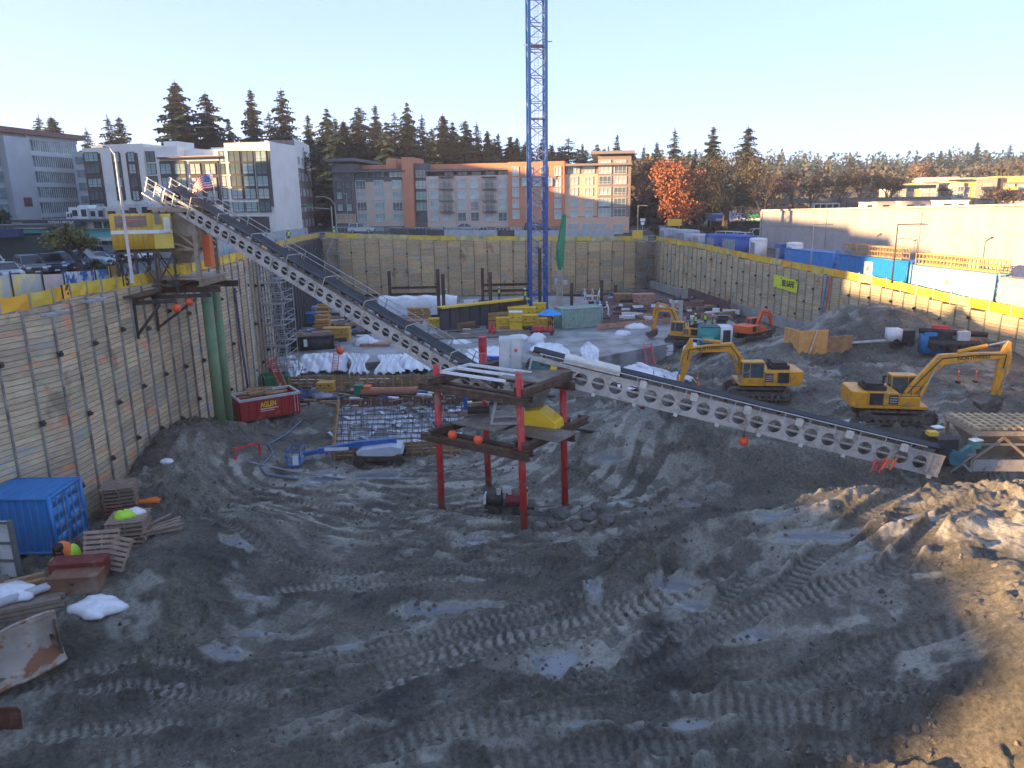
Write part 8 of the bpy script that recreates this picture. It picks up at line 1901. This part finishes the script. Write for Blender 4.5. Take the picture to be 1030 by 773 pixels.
FIRS = [(38, 114, 210, 3, 1.2), (51, 116, 205, 4, 1.5), (86, 128, 200, 3, 1.2), (107, 114, 190, 3, 1.0), (119, 116, 190, 4, 1.1), (175, 80, 165, 0, 1.15), (206, 92, 168, 2, 1.2), (229, 118, 185, 3, .8), (251, 88, 168, 1, .95), (270, 112, 180, 5, 1.1), (282, 88, 172, 4, .95), (309, 114, 178, 1, .9), (328, 108, 172, 0, 1.1), (345, 120, 176, 4, 1.3), (360, 106, 180, 2, 1.2), (377, 104, 186, 1, .9), (396, 112, 176, 5, 1.2), (409, 102, 180, 0, .95), (424, 114, 180, 3, 1.0), (445, 114, 176, 4, 1.3), (455, 122, 180, 0, 1.1), (468, 120, 180, 2, 1.1), (479, 121, 182, 3, .9), (490, 130, 180, 0, .9), (501, 133, 184, 1, .8), (513, 136, 186, 2, 1.0), (520, 137, 184, 4, 1.0), (531, 134, 182, 1, 1.0), (545, 139, 186, 0, .9), (556, 143, 188, 3, .8), (572, 138, 186, 5, 1.7), (586, 144, 190, 3, .7), (612, 146, 200, 3, .5), (621, 134, 200, 1, .7), (648, 145, 195, 3, .9), (661, 142, 185, 1, 1.0), (679, 127, 178, 3, .9), (718, 126, 176, 1, 1.15), (753, 126, 172, 5, 1.3), (636, 152, 190, 0, 1.0), (700, 150, 200, 1, .9), (337, 118, 168, 3, .9), (388, 122, 170, 0, 1.1), (434, 128, 172, 1, 1.1)]
for k, (px, pt, Y, kd, wf) in enumerate(FIRS):
    p = aty(px, pt, Y); zb = street_h(p.x, Y) + 1; 
    spec = {38: 'leftmost bushy fir above the office roof', 51: 'second fir above the office roof', 86: 'low fir between the office and the white flats', 107: 'left fir of the pair above the white flats corner', 119: 'right fir of the pair above the white flats corner', 175: 'tallest fir of all, above the white flats', 206: 'broad fir right of the tallest one', 251: 'slim tall fir left of the flats chimney box', 282: 'tall dense fir above the right end of the white flats', 679: 'fir rising above the orange maple', 718: 'slender fir above the left of the willow', 753: 'ragged fir above the right of the willow', 572: 'wide open crowned tree above the orange flats roof', 621: 'lone small fir above the roof of the last charcoal block'}
    ord_ = ['dark', 'slender', 'broad', 'thin', 'dense', 'ragged'][kd]; row = 'above the white flats' if px < 300 else 'above the left half of the tan flats' if px < 430 else 'above the middle of the long flats' if px < 540 else 'above the orange flats' if px < 630 else 'at the uphill road'
    lab = spec.get(px) or '%s fir %s, tree %d from the left' % (ord_, row, k + 1)
    put_tree(kd, p.x, Y, zb, p.z - zb, wf, k * 1.3, lab, 'firs behind the apartment blocks')
# denser lower belt behind the flats so no gaps show
fb = MB()
k = 0
for px in list(range(310, 640, 9)) + list(range(636, 700, 8)):
    Y = 195 + rng.uniform(-6, 10); p = aty(px + rng.uniform(-3, 3), rng.uniform(132, 150) + max(0, px - 480) * .08, Y); zb = street_h(p.x, Y)
    put_tree(rng.choice([0, 2, 4]), p.x, Y, zb, p.z - zb, 1.35, k, 'lower dark fir in the second belt behind the apartment blocks', 'second belt of firs behind the blocks'); k += 1
# far wooded skyline on the right: countable tips as trees, the rest as one wood
SK = [(768, 162, 420), (777, 158, 430), (784, 153, 430), (794, 161, 420), (801, 166, 430), (809, 170, 430), (820, 162, 440), (834, 156, 440), (842, 162, 440), (850, 166, 440), (858, 156, 440), (868, 160, 440), (876, 164, 440), (888, 154, 450), (896, 161, 450), (903, 158, 450), (913, 162, 450), (922, 154, 460), (930, 158, 460), (937, 152, 460), (947, 150, 460), (956, 150, 460), (963, 154, 460), (974, 150, 470), (984, 141, 470), (996, 152, 470), (1003, 156, 470), (1017, 143, 460), (1027, 154, 470), (1036, 150, 470), (858, 168, 400), (880, 172, 400), (908, 168, 410), (940, 162, 410), (960, 164, 410), (828, 170, 400), (845, 172, 400), (800, 174, 390), (812, 178, 390)]
for k, (px, pt, Y) in enumerate(SK):
    p = aty(px, pt + 1, Y); zb = aty(px, 196, Y).z; put_tree(k % 6, p.x, Y, zb, p.z - zb, 1.15 if px != 984 else .8, k * .7, 'hazy blue conifer on the far right skyline beyond the store', 'hazy conifers on the far right skyline')
# wood on hillside as one mass
def wood(name, region, n, Y0, Y1, h0, h1, mt):
    m = MB()
    for k in range(n):
        px = rng.uniform(region[0], region[1]); t = rng.random(); Y = Y0 + (Y1 - Y0) * t; b = aty(px, region[2] + (region[3] - region[2]) * t, Y); h_ = rng.uniform(h0, h1); R_ = h_ * rng.uniform(.25, .42); con = rng.random() < .5
        for q in range(int(46)):
            u = rng.random(); a = rng.uniform(0, 6.28)
            rr = R_ * ((1 - u) ** .8 if con else math.sqrt(max(.05, 1 - (2 * u - 1) ** 2)) * .9) * rng.uniform(.55, 1.05); c = V((b.x + rr * math.cos(a), b.y + rr * math.sin(a), b.z + h_ * u)); leaf_quad(m, c, h_ * .11 * (1.2 - u * .6))
    tag(m.build(name, mt), None, None, None, 'stuff')
wood('far_woods', (640, 1060, 200, 172), 420, 330, 560, 9, 17, fol('wood_far', (.028, .052, .042)))
wood('near_woods', (770, 1060, 206, 198), 120, 230, 320, 7, 13, fol('wood_near', (.062, .056, .038)))
wood('brown_woods', (636, 700, 228, 205), 60, 165, 215, 8, 14, fol('wood_brown', (.055, .038, .026)))
# ---- broadleaf trees
def broad(name, label, px, pb, Y, htop, crown_px, mt, seed, leaf=.2, n=2200, twig=True, dens_low=0., trunk_r=.35, flat=False, z0=None, fill=0):
    rr = random.Random(seed); b = aty(px, pb, Y); zb = street_z(b.x, b.y) if z0 is None else z0; top = aty(px, htop, Y).z; h_ = top - zb; R_ = crown_px * Y / FPX / 2
    r = thing(name, label, 'tree', (b.x, b.y, zb)); tr = MB(); lf = MB(); tips = []
    def grow(p, d, L, rad_, lev):
        q = p + d * L; tr.tube(p, q, rad_, 7 if lev < 2 else 4, rad_ * .62, cap=False)
        if lev >= 5: tips.append(q); return
        for k in range(3 if lev < 3 else 3):
            a = rr.uniform(0, 6.28); sp = rr.uniform(.35, .75) if not flat else rr.uniform(.5, .95); nd = (d + V((math.cos(a), math.sin(a), rr.uniform(-.15, .35) if not flat else rr.uniform(-.1, .12))) * sp).normalized(); grow(q, nd, L * rr.uniform(.62, .85), rad_ * .58, lev + 1)
        if lev > 2: tips.append(q)
    grow(V((0, 0, -.3)), V((0, 0, 1)), h_ * (.24 if not flat else .2), trunk_r, 0)
    # scale tips into the crown envelope
    mx = max(math.hypot(t.x, t.y) for t in tips); mz = max(t.z for t in tips); sx_, sz_ = R_ / mx, h_ / mz
    f_ = lambda p: (p[0] * sx_, p[1] * sx_, p[2] * sz_)
    tr.v = [f_(p) for p in tr.v]; tips = [V(f_(t)) for t in tips]
    per = max(1, n // len(tips))
    for t in tips:
        for k in range(per):
            c = t + V((rr.gauss(0, 1), rr.gauss(0, 1), rr.gauss(0, .7))) * R_ * .11
            if rr.random() < dens_low: continue
            leaf_quad(lf, c, leaf * rr.uniform(.6, 1.3))
    cl_ = [(rr.gauss(0, .42), rr.gauss(0, .42), rr.uniform(-.8, .8)) for _ in range(26)]
    for k in range(fill):
        a, b, c = rr.choice(cl_); q = V((a + rr.gauss(0, .13), b + rr.gauss(0, .13), c + rr.gauss(0, .12)))
        if q.length < 1.05: leaf_quad(lf, V((q.x * R_, q.y * R_, h_ * (.54 + q.z * .46))), leaf * rr.uniform(.6, 1.2))
    tr.build('trunk', bark, r); lf.build('crown', mt, r); return r
broad('maple_tree', 'bright orange autumn maple beyond the far right rim', 683, 240, 138, 163, 60, mat('autumn_leaf', (.27, .085, .035), .7, 0, .4, scale=.8, dirt=(.33, .13, .05), dlo=.4), 5, .24, 3500, fill=5200)
tw = fol('twig_brown', (.085, .062, .045)); tw2 = fol('twig_olive', (.075, .065, .04))
broad('bare_tree', 'wide greyish green willow in front of the parking deck', 729, 240, 142, 155, 84, tw2, 6, .17, 5200, trunk_r=.6, fill=4200); broad('bare_tree', 'bare brown tree between the maple and the willow', 703, 238, 138, 186, 34, tw, 8, .13, 1700)
broad('bare_tree', 'tangled brown tree right behind the orange block corner', 650, 232, 160, 160, 40, tw, 9, .2, 2600); broad('bare_tree', 'thin reddish bare tree right of the willow', 778, 236, 150, 176, 34, fol('twig_red', (.12, .075, .06)), 10, .16, 2200); broad('bare_tree', 'dark bare tree with wide limbs over the vans', 765, 240, 128, 172, 34, tw, 11, .1, 700); broad('bare_tree', 'pale brown bare tree left of the store roof', 798, 214, 175, 172, 40, fol('twig_pale', (.13, .09, .065)), 12, .2, 2400, z0=9)
for k, (px, pt, w_, Y) in enumerate(((815, 172, 44, 180), (842, 170, 46, 185), (868, 172, 44, 190), (888, 178, 40, 190))): broad('bare_tree', ['first', 'second', 'third', 'fourth'][k] + ' dark bare tree behind the store roof from its far end', px, 212, Y, pt, w_, [tw, tw2][k % 2], 20 + k, .2, 2300, z0=9)
broad('bare_tree', 'round bare brown tree rising behind the yellow flats', 928, 200, 240, 164, 38, fol('twig_gold', (.16, .11, .065)), 30, .26, 2000, z0=12); broad('bare_tree', 'dark small tree in front of the yellow flats', 945, 207, 196, 186, 22, tw, 31, .2, 900, z0=10); broad('bare_tree', 'broad bare brown tree before the brick flats at right', 1008, 210, 190, 192, 44, tw, 32, .22, 1800, z0=11); broad('bare_tree', 'low wide brown tree on the ridge above the brick flats', 1000, 190, 330, 165, 70, fol('twig_ridge', (.10, .075, .05)), 33, .4, 1800, z0=20)
broad('pine_tree', 'flat topped spreading pine in the parking lot before the shops', 79, 262, 73, 229, 50, fol('pine_olive', (.15, .15, .05)), 40, .17, 6500, flat=True, trunk_r=.28)
broad('shrub', 'round low hedge bush beside the pale green sedan', 100, 272, 62, 262, 18, fol('hedge', (.04, .06, .025)), 41, .1, 1400, trunk_r=.1)
for k, (px, py, Y, w_, pt) in enumerate(((4, 232, 100, 16, 212), (66, 243, 92, 6, 238), (320, 240, 150, 26, 150))): broad('shrub', ['dark bush at the left edge in front of the office', 'small bush by the shop door', 'big dark bush left of the charcoal corner'][k], px, py, Y, pt, w_, f_dark, 50 + k, .2, 1600)
for k, px in enumerate((660, 676, 688, 700, 712, 724)): broad('shrub', ['first', 'second', 'third', 'fourth', 'fifth', 'sixth'][k] + ' roadside bush counted from the uphill road', px, 236, 134 + k, 228, 16, fol('hedge2', (.05, .055, .025)), 60 + k, .18, 700)
# ================================================================ small yard clutter on the left rim behind the bin
for k, (px, py, mt, lb) in enumerate(((236, 262, white, 'white box on the left rim right of the bin'), (222, 268, lumber, 'brown crate under the bin beside the wall'), (201, 272, orange_pl, 'orange crate under the bin frame'), (190, 268, lightgrey, 'grey crate under the bin by the cabin frame'), (247, 256, blue_l, 'pale blue panel stack on the left rim'))):
    p = atw(px, py, (-23.5, 40), (-25, 70)); z = street_z(p.x, p.y); m = MB(); m.box((0, 0, .5), (1.2, 1.0, 1.0)).box((0, 0, 1.03), (1.26, 1.06, .06)); m.box((0, -.52, .5), (.08, .04, .9)); one(m, 'crate', mt, lb, 'crate', loc=(p.x, p.y, z), rz=.3)
for k in range(7):
    p = V((-25 - rng.random(), 34 + k * 2.6, 0)); z = street_z(p.x, p.y); r = thing('delineator_post', 'small orange marker post in the row between parking lot and hoarding', 'delineator', (p.x, p.y, z), 0, 'orange markers along the parking lot'); MB().tube((0, 0, 0), (0, 0, 1.15), .07, 8).build('post', orange_pl, r); MB().tube((0, 0, 0), (0, 0, .08), .22, 10).build('base', black, r)
# side street slab beside flats (pale blue painted sheds)
for px0, px1, py, lb in ((243, 262, 262, 'pale fence panel run on the left rim below the conveyor'),): pass
railing('pale panel fence along the left rim between the bin and the corner', [(-23.2, 55), (-24.0, 66), (-31, 116)], lambda x, y: interp(LTOP, y) + .1, 2.4, 1.8, 0.0, [gr_fab, gr_fab, None, gr_fab, mat('pale_blue_panel', (.35, .45, .52), .7)], 1.7)
# ================================================================ winter haze
zlo = min(-2.6, min(v[2] for v in st.v if abs(v[0]) < 900 and v[1] < 900)) - 1
hz = MB().bb((-730, -700, -30), (760, 830, 90)); ho = hz.build('haze', None); ho.data.materials.clear()
hmx = bpy.data.materials.new('haze'); hmx.use_nodes = True; n = hmx.node_tree; n.nodes.remove(n.nodes['Principled BSDF']); pv = n.nodes.new('ShaderNodeVolumePrincipled'); pv.inputs['Color'].default_value = (.86, .90, 1, 1); pv.inputs['Density'].default_value = .00034; pv.inputs['Anisotropy'].default_value = .2
n.links.new(pv.outputs[0], n.nodes['Material Output'].inputs['Volume']); ho.data.materials.append(hmx); ho['kind'] = 'stuff'
